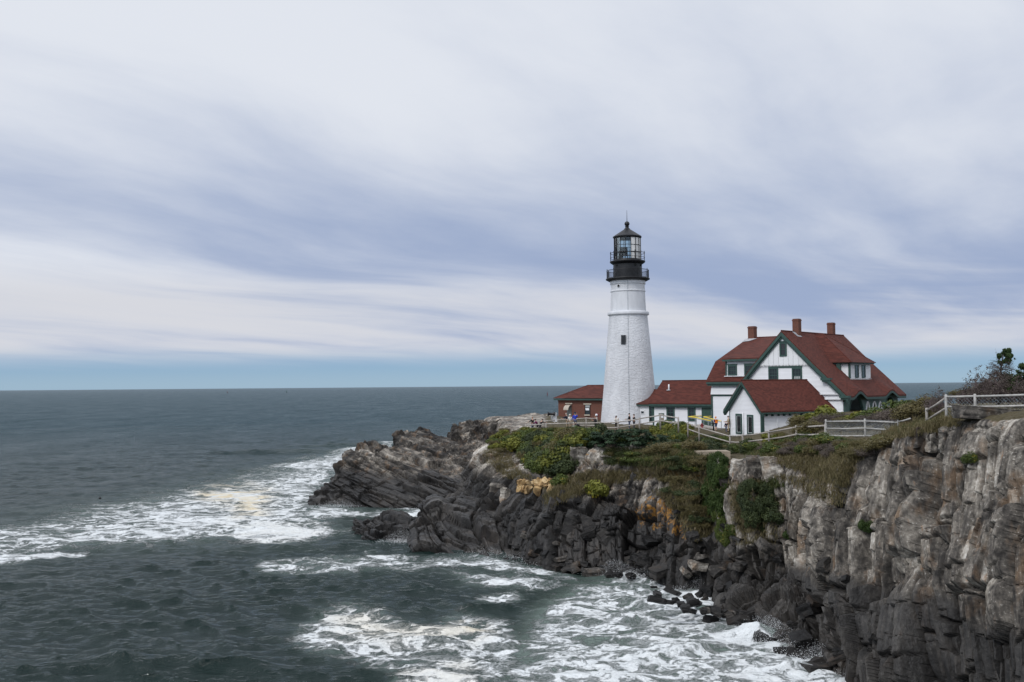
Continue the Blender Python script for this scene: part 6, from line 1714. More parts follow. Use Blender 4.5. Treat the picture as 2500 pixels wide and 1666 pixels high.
# ------------------------------------------------------------------ boulders
def rock_variant(seed, dims, wet, lite, cuts=5):
    r = random.Random(seed)
    bm = bmesh.new(); bmesh.ops.create_cube(bm, size=1.0)
    for v in bm.verts:
        v.co = Vector((v.co.x * dims[0] * r.uniform(.8, 1.1), v.co.y * dims[1] * r.uniform(.8, 1.1), v.co.z * dims[2] * r.uniform(.75, 1.15)))
    for k in range(cuts):
        n_ = Vector((r.gauss(0, 1), r.gauss(0, 1), r.gauss(0, .8))).normalized()
        ext = max((v.co.dot(n_) for v in bm.verts))
        geom = bm.verts[:] + bm.edges[:] + bm.faces[:]
        res = bmesh.ops.bisect_plane(bm, geom=geom, plane_co=n_ * ext * r.uniform(.70, .88), plane_no=n_, clear_outer=True)
        ed = [e for e in res['geom_cut'] if isinstance(e, bmesh.types.BMEdge)]
        if ed: bmesh.ops.edgeloop_fill(bm, edges=ed)
    bmesh.ops.triangulate(bm, faces=bm.faces[:])
    bmesh.ops.subdivide_edges(bm, edges=bm.edges[:], cuts=3, use_grid_fill=True)
    vv = np.array([v.co for v in bm.verts]); nn = np.array([v.normal for v in bm.verts])
    dsp = (fbm(vv * 2.4 + seed, 4, seed) - .5) * .24 * min(dims) + (vnoise(vv * np.array([.7, .7, 7]) / max(dims[2], .3) + seed, seed) - .5) * .12 * min(dims)
    for v, n_, d_ in zip(bm.verts, nn, dsp): v.co += Vector(n_) * float(d_)
    me = bpy.data.meshes.new('boulder'); bm.to_mesh(me); bm.free()
    me.materials.append(M['rock']); nv_ = len(me.vertices)
    for nm, val in (('tone', r.random()), ('lite', lite), ('wet', wet), ('lich', 0.0), ('veg', 0.0), ('crk', 0.0)):
        a = me.attributes.new(nm, 'FLOAT', 'POINT'); a.data.foreach_set('value', np.full(nv_, val, np.float32))
    a = me.attributes.new('bed', 'FLOAT_COLOR', 'POINT')
    co = np.zeros(nv_ * 3, np.float32); me.vertices.foreach_get('co', co)
    a.data.foreach_set('color', np.c_[co.reshape(-1, 3), np.ones(nv_)].astype(np.float32).ravel())
    return me
def put_rock(me, loc, rot, sc, label, group=None, name='boulder', cat='boulder'):
    o = bpy.data.objects.new(name, me); COL.objects.link(o)
    o.location, o.rotation_euler, o.scale = Vector(loc), rot, (sc, sc, sc) if not hasattr(sc, '__len__') else sc
    return tag(o, label, cat, group)
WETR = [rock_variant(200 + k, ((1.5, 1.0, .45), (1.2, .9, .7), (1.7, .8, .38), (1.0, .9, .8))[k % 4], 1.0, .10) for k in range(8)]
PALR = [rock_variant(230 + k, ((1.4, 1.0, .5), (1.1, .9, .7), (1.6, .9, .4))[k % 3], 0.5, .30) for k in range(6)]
path = [(1235, 1368), (1330, 1380), (1420, 1402), (1560, 1412), (1660, 1430), (1740, 1462), (1800, 1490), (1850, 1545), (1930, 1592), (2030, 1630), (2130, 1662), (2220, 1700)]
pw_ = np.array([P0(*q) for q in path]); seg = np.linalg.norm(np.diff(pw_, axis=0), axis=1); cum = np.r_[0, np.cumsum(seg)]
rb_ = random.Random(17)
for k in range(285):
    t_ = rb_.random() * cum[-1]; i_ = min(np.searchsorted(cum, t_) - 1, len(seg) - 1); i_ = max(i_, 0)
    q = pw_[i_] + (pw_[i_ + 1] - pw_[i_]) * ((t_ - cum[i_]) / seg[i_])
    inl = unit(np.array([-(pw_[i_ + 1] - pw_[i_])[1], (pw_[i_ + 1] - pw_[i_])[0], 0])); inl = inl if inl[1] > 0 else -inl
    off = rb_.uniform(-.5, 3.2) * (1.7 if q[1] < 62 else 1.0)
    q = q + inl * off
    zt = drop(q[0], q[1]); 
    if zt > 4.5: continue
    z_ = max(zt, 0.12 + .26 * max(off, 0)) ; s_ = rb_.uniform(.24, .70) * (1.0 if rb_.random() < .85 else 1.6)
    wet_ = rb_.random() < .78
    lb, gp2 = (('dark wet angular boulder in the rubble at the foot of the cliff', 'dark rubble boulders') if wet_ else ('dry grey angular boulder in the rubble at the foot of the cliff', 'grey rubble boulders'))
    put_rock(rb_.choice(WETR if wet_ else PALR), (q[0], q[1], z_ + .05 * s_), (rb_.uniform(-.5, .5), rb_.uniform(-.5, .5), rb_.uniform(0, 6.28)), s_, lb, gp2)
TANR = rock_variant(260, (1.5, 1.0, .6), 0.0, .50); BRNR = rock_variant(261, (1.8, 1.0, .5), .6, .26, 4)
SP = [(1377, 1380, BRNR, (2.0, 1.6, 2.0), (.25, -.15, .4), 'large black tilted block standing in the surf off the rubble', 'w'),
      (1300, 1357, WETR[1], 1.3, (.3, .4, 1.0), 'dark block half awash left of the large tilted block', 'w'),
      (1350, 1362, WETR[0], 1.3, (-.3, .5, 0.4), 'dark slab leaning against the rubble behind the large tilted block', 'w'),
      (1462, 1372, WETR[2], 1.7, (-.2, .1, .2), 'long dark slab lying flat at the water edge below the leaning slabs', 'w'),
      (1620, 1392, BRNR, 1.9, (.15, -.25, .3), 'large brown slab tilted on the rubble near the splash', 'l'),
      (1703, 1383, TANR, 1.25, (.1, .1, .2), 'tan block with a pale top on the rubble', 'l'),
      (1672, 1400, TANR, .95, (.6, .5, .9), 'pointed tan rock beside the tan block', 'l'),
      (1738, 1345, PALR[2], 1.9, (.2, 1.05, .3), 'upright leaning grey slab at the foot of the cleft', 'l'),
      (1790, 1352, PALR[1], 1.4, (.3, .6, .2), 'grey block under the green bush at the foot of the cleft', 'l'),
      (1875, 1342, PALR[0], 1.5, (.4, .5, .3), 'pale grey leaning block at the foot of the hollow', 'l'),
      (1858, 1400, PALR[2], 1.5, (1.2, .2, 1.5), 'upright grey slab in the rubble under the pale cliff', 'l'),
      (1800, 1385, PALR[1], 1.0, (.2, .1, 1.0), 'rounded grey boulder in the rubble under the pale cliff', 'l'),
      (1830, 1505, BRNR, 1.4, (.1, .15, .1), 'flat brown slab lying over the surf at the foot of the cliff', 'w'),
      (1735, 1515, WETR[3], 1.1, (.1, .2, .5), 'rounded dark rock with water pouring over it in the bay', 'w'),
      (1690, 1493, WETR[1], .7, (.1, .2, .9), 'small dark rock awash in the bay', 'w'),
      (1768, 1468, WETR[0], .8, (.3, .2, .2), 'small brown rock in the white surf beside the splash', 'w'),
      (1635, 1434, WETR[0], .65, (.5, .2, .2), 'small dark rock standing in the surf below the tan block', 'w'),
      (1990, 1632, BRNR, 1.4, (.1, .1, .4), 'flat dark slab awash near the foot of the near cliff', 'w'),
      (1985, 1470, PALR[3], 1.1, (.5, .3, .4), 'pale flat topped block in the rubble under the gully', 'l'),
      (2010, 1560, WETR[5], 1.4, (.3, .5, 1.2), 'dark block at the foot of the near cliff', 'w')]
for x, y, me, s_, r_, lb, wh in SP:
    if wh == 'w': q = P0(x, y, .15)
    else:
        h_p, _ = hit(x, y); q = np.array(h_p) + np.array([0, -.35, .1]) if h_p else P0(x, y, .5)
    put_rock(me, q, r_, s_ * .62 if not hasattr(s_, '__len__') else tuple(.6 * v for v in s_), lb)
# slabs leaning on the grey wall, pale blocks at the cliff top
SLAB = [rock_variant(270 + k, (.62, .5, 1.9), .78, .28, 4) for k in range(4)]
PSL = [rock_variant(280 + k, (1.0, .8, 1.5), .05, .56, 6) for k in range(4)]
DSL = rock_variant(290, (2.2, 1.2, .7), .0, .44, 4)
for x, y, me, s_, r_, lb in ((1395, 1280, SLAB[0], (2.2, 1, 1.3), (-.25, .35, .1), 'broad dark slab leaning on the grey rock wall'), (1440, 1300, SLAB[1], (1.5, 1, 1.8), (-.25, -.18, .2), 'long dark slab leaning left of the grey rock wall'),
        (1362, 1275, SLAB[2], (1.0, 1, 1.1), (-.2, .3, .1), 'narrow dark slab left of the broad leaning slab'), (1375, 1215, SLAB[3], (1.4, 1, .9), (-.2, .4, .3), 'grey block stacked above the leaning slabs'),
        (1480, 1310, SLAB[2], (1.8, 1, .8), (-.4, -.5, .5), 'dark block fallen sideways beside the long leaning slab'), (1345, 1240, SLAB[1], (1.2, 1, 1.0), (-.2, .35, .2), 'tilted grey block above the narrow slab'),
        (1505, 1320, SLAB[0], (.8, 1, 1.7), (-.15, .28, .2), 'thin upright slab in the middle of the grey rock wall'), (1540, 1190, SLAB[3], (.8, 1, 1.6), (-.1, .25, .1), 'narrow pale rib of rock rising through the grey wall'),
        (1212, 1200, PSL[1], (1.7, 1.2, 1.3), (-.1, .25, .1), 'big pale faced block left of the tan rubble'), (1240, 1215, PSL[2], (1.5, 1.2, 1.2), (-.1, .2, .6), 'grey block right beside the big pale faced block'),
        (1290, 1240, SLAB[3], (2.6, 1.6, 1.1), (-.3, .5, .5), 'large dark wedge of rock above the front ledge'), (1255, 1100, PSL[0], (.9, .9, .8), (0, .35, .2), 'upright pale block beside the orange lichen'),
        (1410, 1112, PSL[0], (1.7, 1.3, 1.3), (0, .2, .3), 'rounded pale rock knob at the end of the thicket'), (1437, 1090, PSL[3], (1.3, 1, 1.0), (.1, .3, .8), 'top block of the pale rock knob'), (1392, 1135, PSL[2], (1.3, 1, 1.2), (0, .25, .1), 'lower left block of the pale rock knob'),
        (1480, 1117, PSL[1], (1.2, .9, .5), (.1, .1, .2), 'small pale rock under the junipers'),
        (1800, 1140, PSL[0], (.95, .9, .9), (0, .1, .2), 'leftmost pale upright slab at the cliff top below the shed'), (1840, 1138, PSL[1], (1.2, .9, 1.25), (0, .1, .1), 'middle pale upright slab at the cliff top below the shed'),
        (1886, 1140, PSL[2], (1.4, .9, 1.2), (-.05, -.25, -.2), 'broad pale slab leaning right at the cliff top below the shed'),
        (2248, 1065, PSL[3], (.55, .6, .7), (0, .05, .1), 'square pillar of rock at the brow of the near cliff'), (2310, 1065, PSL[1], (.55, .6, .85), (0, .0, .4), 'tall pillar of rock right of the square pillar at the brow'), (2276, 1075, PSL[0], (.4, .5, .7), (0, .1, .4), 'narrow pillar of rock between two broader ones at the brow')):
    h_p, _ = hit(x, y)
    if h_p: put_rock(me, (h_p.x, h_p.y + .15, h_p.z - .1), r_, tuple(.85 * v for v in s_), lb, None, 'rock', 'rock')
q = P(2415, 1012, 42.2); put_rock(DSL, q, (.0, .10, -.05), (1.35, 1.3, .8), 'long flat slab of rock overhanging the cliff under the upper rail', None, 'rock', 'rock')
# tan broken rock below the thicket
TB = [rock_variant(300 + k, (.8, .6, .5), 0, .62, 6) for k in range(3)]
mt = rock_mat('tan_rock'); 
for n_ in mt.node_tree.nodes:
    if n_.type == 'VALTORGB':
        for e_, c_ in zip(n_.color_ramp.elements, ((.10, .06, .025), (.16, .10, .045), (.28, .18, .08), (.42, .28, .13), (.52, .37, .19), (.62, .47, .27))): e_.color = (*c_, 1)
for me in TB: me.materials.clear(); me.materials.append(mt)
rt_ = random.Random(9)
for k in range(34):
    x = rt_.uniform(1265, 1345); y = rt_.uniform(1183, 1205) - (x - 1265) * .10
    h_p, _ = hit(x, y)
    if h_p: put_rock(rt_.choice(TB), (h_p.x, h_p.y - .2, h_p.z + .1), (rt_.random() * 2, rt_.random() * 2, rt_.random() * 6), rt_.uniform(.5, 1.0), 'tan broken rock in the rubble ledge below the thicket', 'tan rubble rocks')

# old concrete slab let into the bank
cs0 = P(1722, 1104, 71.5); 
cc_ = MB().cbox(cs0 + np.array([0.55, .6, -.55]), 2.4, 1.6, 1.2).build('retaining_wall', M['concrete'])
tag(cc_, 'short old concrete retaining wall with a rusty top edge above the ivy cleft', 'wall')

# ------------------------------------------------------------------ rails and fences
def fence(name, posts, label, mat, pr_, rr_, rails, post_h, mesh=False, skip=(), group=None):
    """posts: (px, py of the post top, distance)"""
    tops = [P(*q) for q in posts]
    o = empty(name, tops[0] - Zv * post_h, label, 'fence', group)
    for i, t in enumerate(tops):
        if i in skip: continue
        MB().tube([t - Zv * (post_h + .5), t - Zv * .03, t], [pr_, pr_, pr_ * .75], 10).build('post', M[mat], o)
    for i, (a, b) in enumerate(zip(tops[:-1], tops[1:])):
        for dz_ in rails:
            j = [prng.uniform(-.02, .02) for _ in range(2)]
            m_ = (a + b) / 2 - Zv * (dz_ + prng.uniform(.0, .03))
            MB().tube([a - Zv * (dz_ + j[0]), m_, b - Zv * (dz_ + j[1])], [rr_, rr_ * 1.03, rr_], 8).build('rail', M[mat], o)
    if mesh:
        for a, b in zip(tops[:-1], tops[1:]):
            L_ = np.linalg.norm(b - a); nn = int(L_ / .16); mb = MB(); h_ = rails[-1] + .02 - .05
            for s_ in (1, -1):
                for k in range(-int(h_ / .16), nn + 1):
                    u0, u1, v0, v1 = k * .16, k * .16 + h_, 0.0, h_
                    if u0 < 0: v0, u0 = -u0, 0.0
                    if u1 > L_: v1 -= (u1 - L_); u1 = L_
                    if u1 <= u0: continue
                    f0_, f1_ = u0 / L_, u1 / L_
                    za, zb_ = (v0, v1) if s_ > 0 else (h_ - v0, h_ - v1)
                    mb.tube([a + (b - a) * f0_ - Zv * (.05 + za), a + (b - a) * f1_ - Zv * (.05 + zb_)], .0045, 3, cap=False)
            if mb.v: mb.build('wire_mesh', M['steel'], o)
    return o
R2 = (.12, .68)
fence('rail_fence', [(1283, 1036, 116), (1333, 1033, 115.5), (1400, 1031, 114.5), (1466, 1030, 113), (1509, 1029, 111), (1561, 1020, 108), (1612, 1011, 105), (1656, 1018, 102)],
      'two bar grey wooden rail fence along the terrace in front of the tower', 'rail', .085, .062, R2, 1.15)
fence('rail_fence', [(1679, 1031, 101), (1706.5, 1041, 98), (1782, 1062, 93), (1813, 1061, 90), (1877, 1052, 81), (1943.5, 1039, 73), (2015, 1035, 65)],
      'two bar wooden rail fence running down past the ramp and along the shed', 'rail', .080, .058, R2, 1.15)
fence('white_fence', [(2016, 1024.5, 64), (2111.5, 1022.5, 60), (2193, 1025, 56)], 'white three bar fence with wire mesh on the clifftop right of the shed', 'white_rail', .062, .044, (.14, .58, 1.03), 1.25, True)
fence('rail_fence', [(2193, 1025, 56), (2222, 1016, 53.5)], 'short grey rail climbing right from the last white fence post', 'white_rail', .05, .045, (.12,), .9, skip=(0, 1))
fence('white_fence', [(2309, 963.5, 45), (2380, 962, 44), (2560, 956, 42)], 'pale upper rail fence with wire mesh on the skyline at right', 'white_rail', .060, .044, (.10, .56, 1.0), 1.2, True)
fence('rail_fence', [(2309, 963.5, 45), (2262, 996, 48)], 'grey rails dropping left from the corner post of the upper fence', 'rail', .06, .05, (.14, .6), .9, skip=(0,))
fence('rail_fence', [(1295, 1029, 121), (1330, 1026, 121.5), (1354, 1024, 122)], 'far grey rail behind the three people at the left end of the terrace', 'rail', .07, .055, (.1, .6), 1.1)
fence('rail_fence', [(1362, 1023, 122), (1431, 1019, 119), (1455, 1020, 118)], 'grey rail with wire in front of the brick building', 'rail', .07, .055, (.1, .95), 1.1, True)

# ------------------------------------------------------------------ ramp with yellow handrails
ro = empty('access_ramp', P(1720, 1050, 104), 'entrance ramp with grey posts and yellow handrails outside the green door', 'ramp')
def hr(pts_, Y0, Y1, drop_h):
    tp = [P(x, y, Y0 + (Y1 - Y0) * i / (len(pts_) - 1)) for i, (x, y) in enumerate(pts_)]
    MB().tube(tp, .055, 8).build('handrail', M['yellow'], ro)
    MB().tube([t - Zv * .12 for t in tp], .035, 6).build('lower_rail', M['steel'], ro)
    for t in tp[::1]: MB().tube([t - Zv * drop_h, t], .035, 6).build('post', M['steel'], ro)
    return tp
hr([(1681, 1018), (1697, 1016.5), (1713, 1015.5)], 108, 109.5, 1.0)
hr([(1681, 1018), (1700, 1020), (1718, 1024), (1736, 1028)], 107.8, 105, 1.0)
hr([(1718, 1018), (1728, 1017.5), (1737, 1017)], 108.5, 110, .9)
hr([(1718, 1018.5), (1730, 1021), (1745, 1025), (1761, 1028.5)], 108.2, 105.5, 1.0)
dk = MB(); a0, a1, b0, b1 = P(1690, 1037, 108), P(1745, 1046, 103.5), P(1765, 1046, 105), P(1712, 1036, 110)
dk.prism([a0, a1, b0, b1], -Zv * .14); dk.build('deck', M['rail'], ro)
# terrace paving round the tower and up to the ramp: a sheet over the turf
tp_ = [P(*q) for q in ((1470, 1046, 113), (1560, 1046, 109), (1640, 1046, 104.5), (1700, 1050, 102), (1782, 1070, 97.5), (1790, 1058, 101), (1760, 1050, 108))]

# ------------------------------------------------------------------ small things on the terrace
o = empty('fog_horn', P(1346, 1030, 124), 'black double ended fog horn on a post left of the brick building', 'fog horn')
t = P(1346, 1011, 124); s = 124 / K
MB().tube([t - Zv * 1.3, t - Zv * .05], .05, 8).build('post', M['steel'], o)
hn = MB(); hn.lathe((0, 0), [(.30, 0), (.22, .12), (.14, .34), (.12, .45), (.14, .56), (.22, .78), (.30, .9)], 20)
hn.v = [(t[0] + (v[2] - .45), t[1] + v[0], t[2] + v[1]) for v in hn.v]; hn.build('horn', M['iron'], o)
o = tag(MB().cbox(P(1354, 1021, 124.5), .55, .4, 1.1).cbox(P(1354, 1021, 124.5) + Zv * .59, .62, .46, .08).build('equipment_cabinet', M['white']), 'white metal cabinet between the fog horn and the brick building', 'cabinet')
o = empty('viewing_telescope', P(1455, 1035, 114), 'coin telescope with pale round head on brown post before the brick wall', 'telescope')
t = P(1456.5, 1014, 114); MB().tube([t - Zv * 1.3, t - Zv * .2], .10, 10).build('post', M['rail'], o)
MB().cbox(t + np.array([.05, .05, 0]), .34, .3, .38).build('housing', M['red'], o); MB().tube([t + np.array([-.03, -.11, .02]), t + np.array([-.03, -.17, .02])], .15, 14).build('dial', M['paper'], o)
o = empty('notice_board', P(1618, 1030, 106), 'green notice board with pale lettering on posts outside the white building', 'sign')
c_ = P(1615, 1012.5, 106.5); ex = unit(np.array([1, -.25, 0])); nn = np.cross(ex, Zv)
MB().cbox(c_, .58, .05, .28, ex, nn, Zv).build('board', M['sign'], o)
for sx_ in (-.22, .22): MB().tube([c_ + ex * sx_ - Zv * 1.1, c_ + ex * sx_ + Zv * .1], .03, 6).build('post', M['sign'], o)
MB().cbox(c_ - Zv * .55, .5, .05, .4, ex, nn, Zv).build('panel', M['concrete'], o)
lt_ = MB()
for k, (u, w_) in enumerate(((-.20, .10), (-.06, .09), (.07, .11), (.20, .07))):
    lt_.cbox(c_ + ex * u + nn * .03 + Zv * .03, w_ * .8, .012, .07, ex, nn, Zv)
for k in range(3): lt_.cbox(c_ + ex * (-.12 + .13 * k) + nn * .03 - Zv * .06, .08, .012, .035, ex, nn, Zv)
lt_.build('lettering', M['letter'], o)
o = tag(MB().tube([P(1742, 1052, 101), P(1742, 1035, 101)], .07, 10).cbox(P(1742, 1034, 101), .5, .3, .05).build('information_post', M['iron']), 'slim black information stand beside the ramp', 'stand')
hyd = empty('hydrant', P(1714, 1045, 103), 'low dull red hydrant beside the foot of the ramp', 'hydrant')
t = P(1714, 1045, 103)
MB().lathe((t[0], t[1]), [(.16, t[2] - .1), (.14, t[2] + .05), (.11, t[2] + .1), (.11, t[2] + .32), (.14, t[2] + .35), (.09, t[2] + .44), (.02, t[2] + .48)], 16).build('barrel', M['red'], hyd)
MB().tube([t + np.array([-.2, -.02, .24]), t + np.array([.2, -.02, .24])], .06, 8).build('outlet', M['red'], hyd)

# ------------------------------------------------------------------ buoys far out
def buoy(px_, py_, Y, w_, h_, mat, label):
    b_ = P(px_, py_, Y); b_[2] = 0.0; o = empty('buoy', b_, label, 'buoy')
    MB().lathe((b_[0], b_[1]), [(.02, -1), (w_, -.8), (w_, .35 * w_), (w_ * .92, .5 * w_), (.02, .55 * w_)], 20).build('float', M['iron'], o)
    tw = MB()
    for a_ in range(4):
        d_ = np.array([math.cos(a_ * math.pi / 2 + .4), math.sin(a_ * math.pi / 2 + .4), 0])
        tw.tube([b_ + d_ * w_ * .6 + Zv * .5 * w_, b_ + d_ * w_ * .32 + Zv * h_ * .9], w_ * .07, 6)
    tw.lathe((b_[0], b_[1]), [(w_ * .55, h_ * .34), (w_ * .5, h_ * .66), (.05, h_ * .68)], 12, False)
    tw.build('tower', M[mat], o)
    MB().lathe((b_[0], b_[1]), [(w_ * .3, h_ * .9), (w_ * .3, h_ * .97), (w_ * .16, h_), (.02, h_ * 1.02)], 12).build('lantern', M[mat], o)
D_ = lambda py_, px_: 13.0 / max(-(ray(px_, py_)[2]), 1e-4)
buoy(1336.5, 968, D_(968, 1337), 0.95, 5.2, 'buoy_red', 'red and black channel buoy on the water left of the brick building')
buoy(555, 960.5, D_(960.5, 555), 1.6, 5.5, 'buoy_red', 'tiny red buoy near the horizon at far left')
buoy(700, 959.5, D_(959.5, 700), 1.6, 6, 'buoy_green', 'tiny green buoy near the horizon, right of the tiny red one')
# dark lobster pot float in the left foam
b_ = P0(244, 1219); tag(MB().sphere((b_[0], b_[1], .12), .16, 8, (1, 1, .8)).tube([(b_[0], b_[1], .3), (b_[0] + .05, b_[1], .4)], .03, 6).build('float', M['iron']), 'small dark pot float bobbing in the foam at left', 'float')

# ------------------------------------------------------------------ spray thrown up where waves hit the rock
rs = np.random.default_rng(8); SV, SF = [], []
oct_v = np.array([(1, 0, 0), (-1, 0, 0), (0, 1, 0), (0, -1, 0), (0, 0, 1), (0, 0, -1)], float)
oct_f = np.array([(0, 2, 4), (2, 1, 4), (1, 3, 4), (3, 0, 4), (2, 0, 5), (1, 2, 5), (3, 1, 5), (0, 3, 5)])
for x, y, n, w_, h_ in ((1505, 1398, 500, 1.4, 1.0), (1740, 1440, 1100, 1.7, 1.5), (1872, 1560, 1100, 1.5, 1.3), (1700, 1425, 300, 1, .7), (820, 1236, 350, 2.2, .8), (985, 1322, 450, 1.6, 1.2), (1045, 1315, 250, .9, 1.0), (1280, 1366, 350, 1.8, .7), (1190, 1358, 300, 2, .7),
                        (1340, 1375, 250, 1.2, .7), (2150, 1650, 700, 1.6, 1.1), (2010, 1612, 500, 1.4, .9), (1930, 1590, 300, 1.0, .8), (1050, 1240, 200, 1.2, .6), (1110, 1068, 100, 1.5, .6), (1580, 1404, 250, 1.6, .6)):
    c_ = P0(x, y, .1); n *= 5
    a_ = rs.normal(size=(n, 3)) * np.array([w_ * .6, w_ * .35, 0]); hgt = rs.random(n) ** 2.2 * h_ * .9 * np.exp(-(a_[:, 0] / w_) ** 2)
    p_ = c_ + a_; p_[:, 2] = .05 + hgt
    sz = rs.uniform(.004, .011, n) * (1.0 + .5 * (hgt < .25))
    b0 = len(SV) * 6 if False else sum(len(q) for q in SV)
    SV.append((p_[:, None, :] + oct_v[None] * sz[:, None, None] * np.array([1.3, 1.3, 1])).reshape(-1, 3))
    SF.append((oct_f[None] + b0 + 6 * np.arange(n)[:, None, None]).reshape(-1, 3))
tag(link_mesh('spray', np_mesh('spray', np.concatenate(SV), np.concatenate(SF), [M['spray']])), kind='stuff')
# ------------------------------------------------------------------ people on the terrace
def cloth(name, c): 
    if name not in M: M[name] = simple(name, c, 0.85, 0.15, 6.0, 0.2)
    return M[name]
SKIN = simple('skin', (0.50, 0.30, 0.22), 0.5, 0.06)
def skin_obj(name, verts, edges, radii, mat, parent, root=0, sub=1):
    me = bpy.data.meshes.new(name)
    og = origin_of(parent)
    me.from_pydata([tuple(Vector(v)) for v in verts], edges, [])
    o = link_mesh(name, me, parent, [mat])
    o.modifiers.new('skin', 'SKIN').use_smooth_shade = True       # adds the skin layer
    for i, r in enumerate(radii):
        sv_ = me.skin_vertices[0].data[i]; sv_.radius = (r, r)
        sv_.use_root = (i == root)
    ss_ = o.modifiers.new('smooth', 'SUBSURF'); ss_.levels = sub; ss_.render_levels = sub
    return o
def person(foot, h, yaw, label, top, bottom, hair, hat=None, arms=((.0, .0), (.0, .0)), lean=0.0, sit=False, skirt=False, extra=None, longhair=False, bare_legs=False, walk=0.0):
    """yaw: 0 faces away from the camera, 180 faces it. arms: (raise, bend) for left and right, 0..1"""
    o = empty('person', foot, label, 'person', 'visitors on the terrace', math.radians(yaw))
    k = h / 1.75; V = lambda x, y, z: np.array([x, y, z]) * k
    hip = .48 if sit else .92
    fw = lean
    def sp(z, x=0.0): t_ = z - hip; return V(x, math.sin(fw) * t_, hip + math.cos(fw) * t_)
    vs_ = [V(0, 0, hip), sp(hip + .22), sp(hip + .46), sp(hip + .55), sp(hip + .63), sp(hip + .72) + V(0, .015, 0), sp(hip + .81)]
    ra = [.125, .125, .115, .055, .068, .092, .055]
    ed = [(0, 1), (1, 2), (2, 3), (3, 4), (4, 5), (5, 6)]
    vs_.append(vs_[5] + V(0, .105, -.015)); ra.append(.014); ed.append((5, len(vs_) - 1))        # nose
    legs, arms_ = [], []
    for s in (-1, 1):
        i0 = len(vs_)
        st = walk * s
        if sit: pts_ = [V(.10 * s, .03, hip), V(.11 * s, .42, hip + .02), V(.11 * s, .44, .09), V(.11 * s, .58, .04)]
        else: pts_ = [V(.095 * s, 0, hip - .05), V(.10 * s, st * .16 + .02, .50), V(.10 * s, st * .30 - abs(st) * .06, .09), V(.11 * s, st * .30 + .14, .04)]
        vs_ += pts_; ra += [.088, .060, .042, .038]; ed += [(0, i0), (i0, i0 + 1), (i0 + 1, i0 + 2), (i0 + 2, i0 + 3)]
        legs.append(pts_)
        up_, bend = arms[0 if s < 0 else 1]
        sh_ = sp(hip + .47, .19 * s); i1 = len(vs_)
        el = sh_ + V(.05 * s + .04 * s * up_, .27 * math.sin(up_ * 1.5), -.28 * math.cos(up_ * 1.5))
        fa = up_ * 1.5 + bend * 2.3
        wr_ = el + V(-.05 * s * bend, .25 * math.sin(fa), -.25 * math.cos(fa))
        hd = wr_ + V(-.01 * s, .08 * math.sin(fa), -.08 * math.cos(fa))
        vs_ += [sh_, el, wr_, hd]; ra += [.058, .042, .030, .032]; ed += [(2, i1), (i1, i1 + 1), (i1 + 1, i1 + 2), (i1 + 2, i1 + 3)]
        dr_ = unit(hd - wr_); sd_ = unit(np.cross(dr_, (s, 0, .01)))
        for q, (off, ln) in enumerate(((-.030, .075), (-.010, .085), (.010, .080), (.028, .062))):
            j = len(vs_); a_ = hd + sd_ * off * k + dr_ * .03 * k; b_ = a_ + dr_ * ln * .6 * k + V(-.012 * s, 0, 0); c_ = b_ + dr_ * ln * .4 * k + V(-.022 * s, 0, 0)
            vs_ += [a_, b_, c_]; ra += [.010, .009, .008]; ed += [(i1 + 3, j), (j, j + 1), (j + 1, j + 2)]
        j = len(vs_); a_ = wr_ + dr_ * .035 * k + sd_ * -.04 * k; vs_ += [a_, a_ + dr_ * .035 * k - sd_ * .015 * k]; ra += [.011, .009]; ed += [(i1 + 3, j), (j, j + 1)]
        arms_.append([sh_, el, wr_])
    skin_obj('body', vs_, ed, [r * k for r in ra], SKIN, o)
    # jacket: torso and sleeves
    v2 = [V(0, 0, hip - .03), sp(hip + .22), sp(hip + .45), sp(hip + .555)]; r2 = [.150, .150, .142, .072]; e2_ = [(0, 1), (1, 2), (2, 3)]
    for a_ in arms_:
        i1 = len(v2); v2 += [a_[0], a_[1], a_[1] + (a_[2] - a_[1]) * .92]; r2 += [.076, .058, .046]; e2_ += [(2, i1), (i1, i1 + 1), (i1 + 1, i1 + 2)]
    skin_obj('jacket', v2, e2_, [r * k for r in r2], top, o)
    v3 = [V(0, 0, hip + .03)]; r3 = [.135]; e3_ = []
    for l in legs:
        i1 = len(v3); q = [l[0], l[1]] + ([] if bare_legs else [l[2]])
        v3 += q; r3 += [.098, .072] + ([] if bare_legs else [.058]); e3_ += [(0, i1)] + [(i1 + t_, i1 + t_ + 1) for t_ in range(len(q) - 1)]
    skin_obj('trousers', v3, e3_, [r * k for r in r3], bottom, o)
    og = origin_of(o)
    hc = vs_[5] + V(0, -.012, .03)
    m_ = MB(); n0 = len(m_.v); m_.sphere(hc, .108 * k, 8, (.95, 1.05, 1.0))
    keep = [f for f in m_.f if np.mean([m_.v[i][2] - hc[2] - .35 * (hc[1] - m_.v[i][1]) for i in f]) > -.012 * k]
    m_.f = keep; m_.sm = [True] * len(keep)
    if longhair:
        m_.tube([hc + V(0, -.06, .02), hc + V(.02, -.10, -.12), hc + V(.06, -.10, -.28)], [.10 * k, .09 * k, .035 * k], 8)
    me = bpy.data.meshes.new('hair'); me.from_pydata(m_.v, [], m_.f); link_mesh('hair', me, o, [hair])
    if hat is not None:
        m_ = MB(); m_.lathe((hc[0], hc[1]), [(.118 * k, hc[2] + .005 * k), (.120 * k, hc[2] + .05 * k), (.09 * k, hc[2] + .12 * k), (.01, hc[2] + .14 * k)], 16)
        m_.prism([hc + V(-.09, .07, .02), hc + V(.09, .07, .02), hc + V(.06, .20, .01), hc + V(-.06, .20, .01)], Zv * .012)
        me = bpy.data.meshes.new('hat'); me.from_pydata(m_.v, [], m_.f); link_mesh('hat', me, o, [hat])
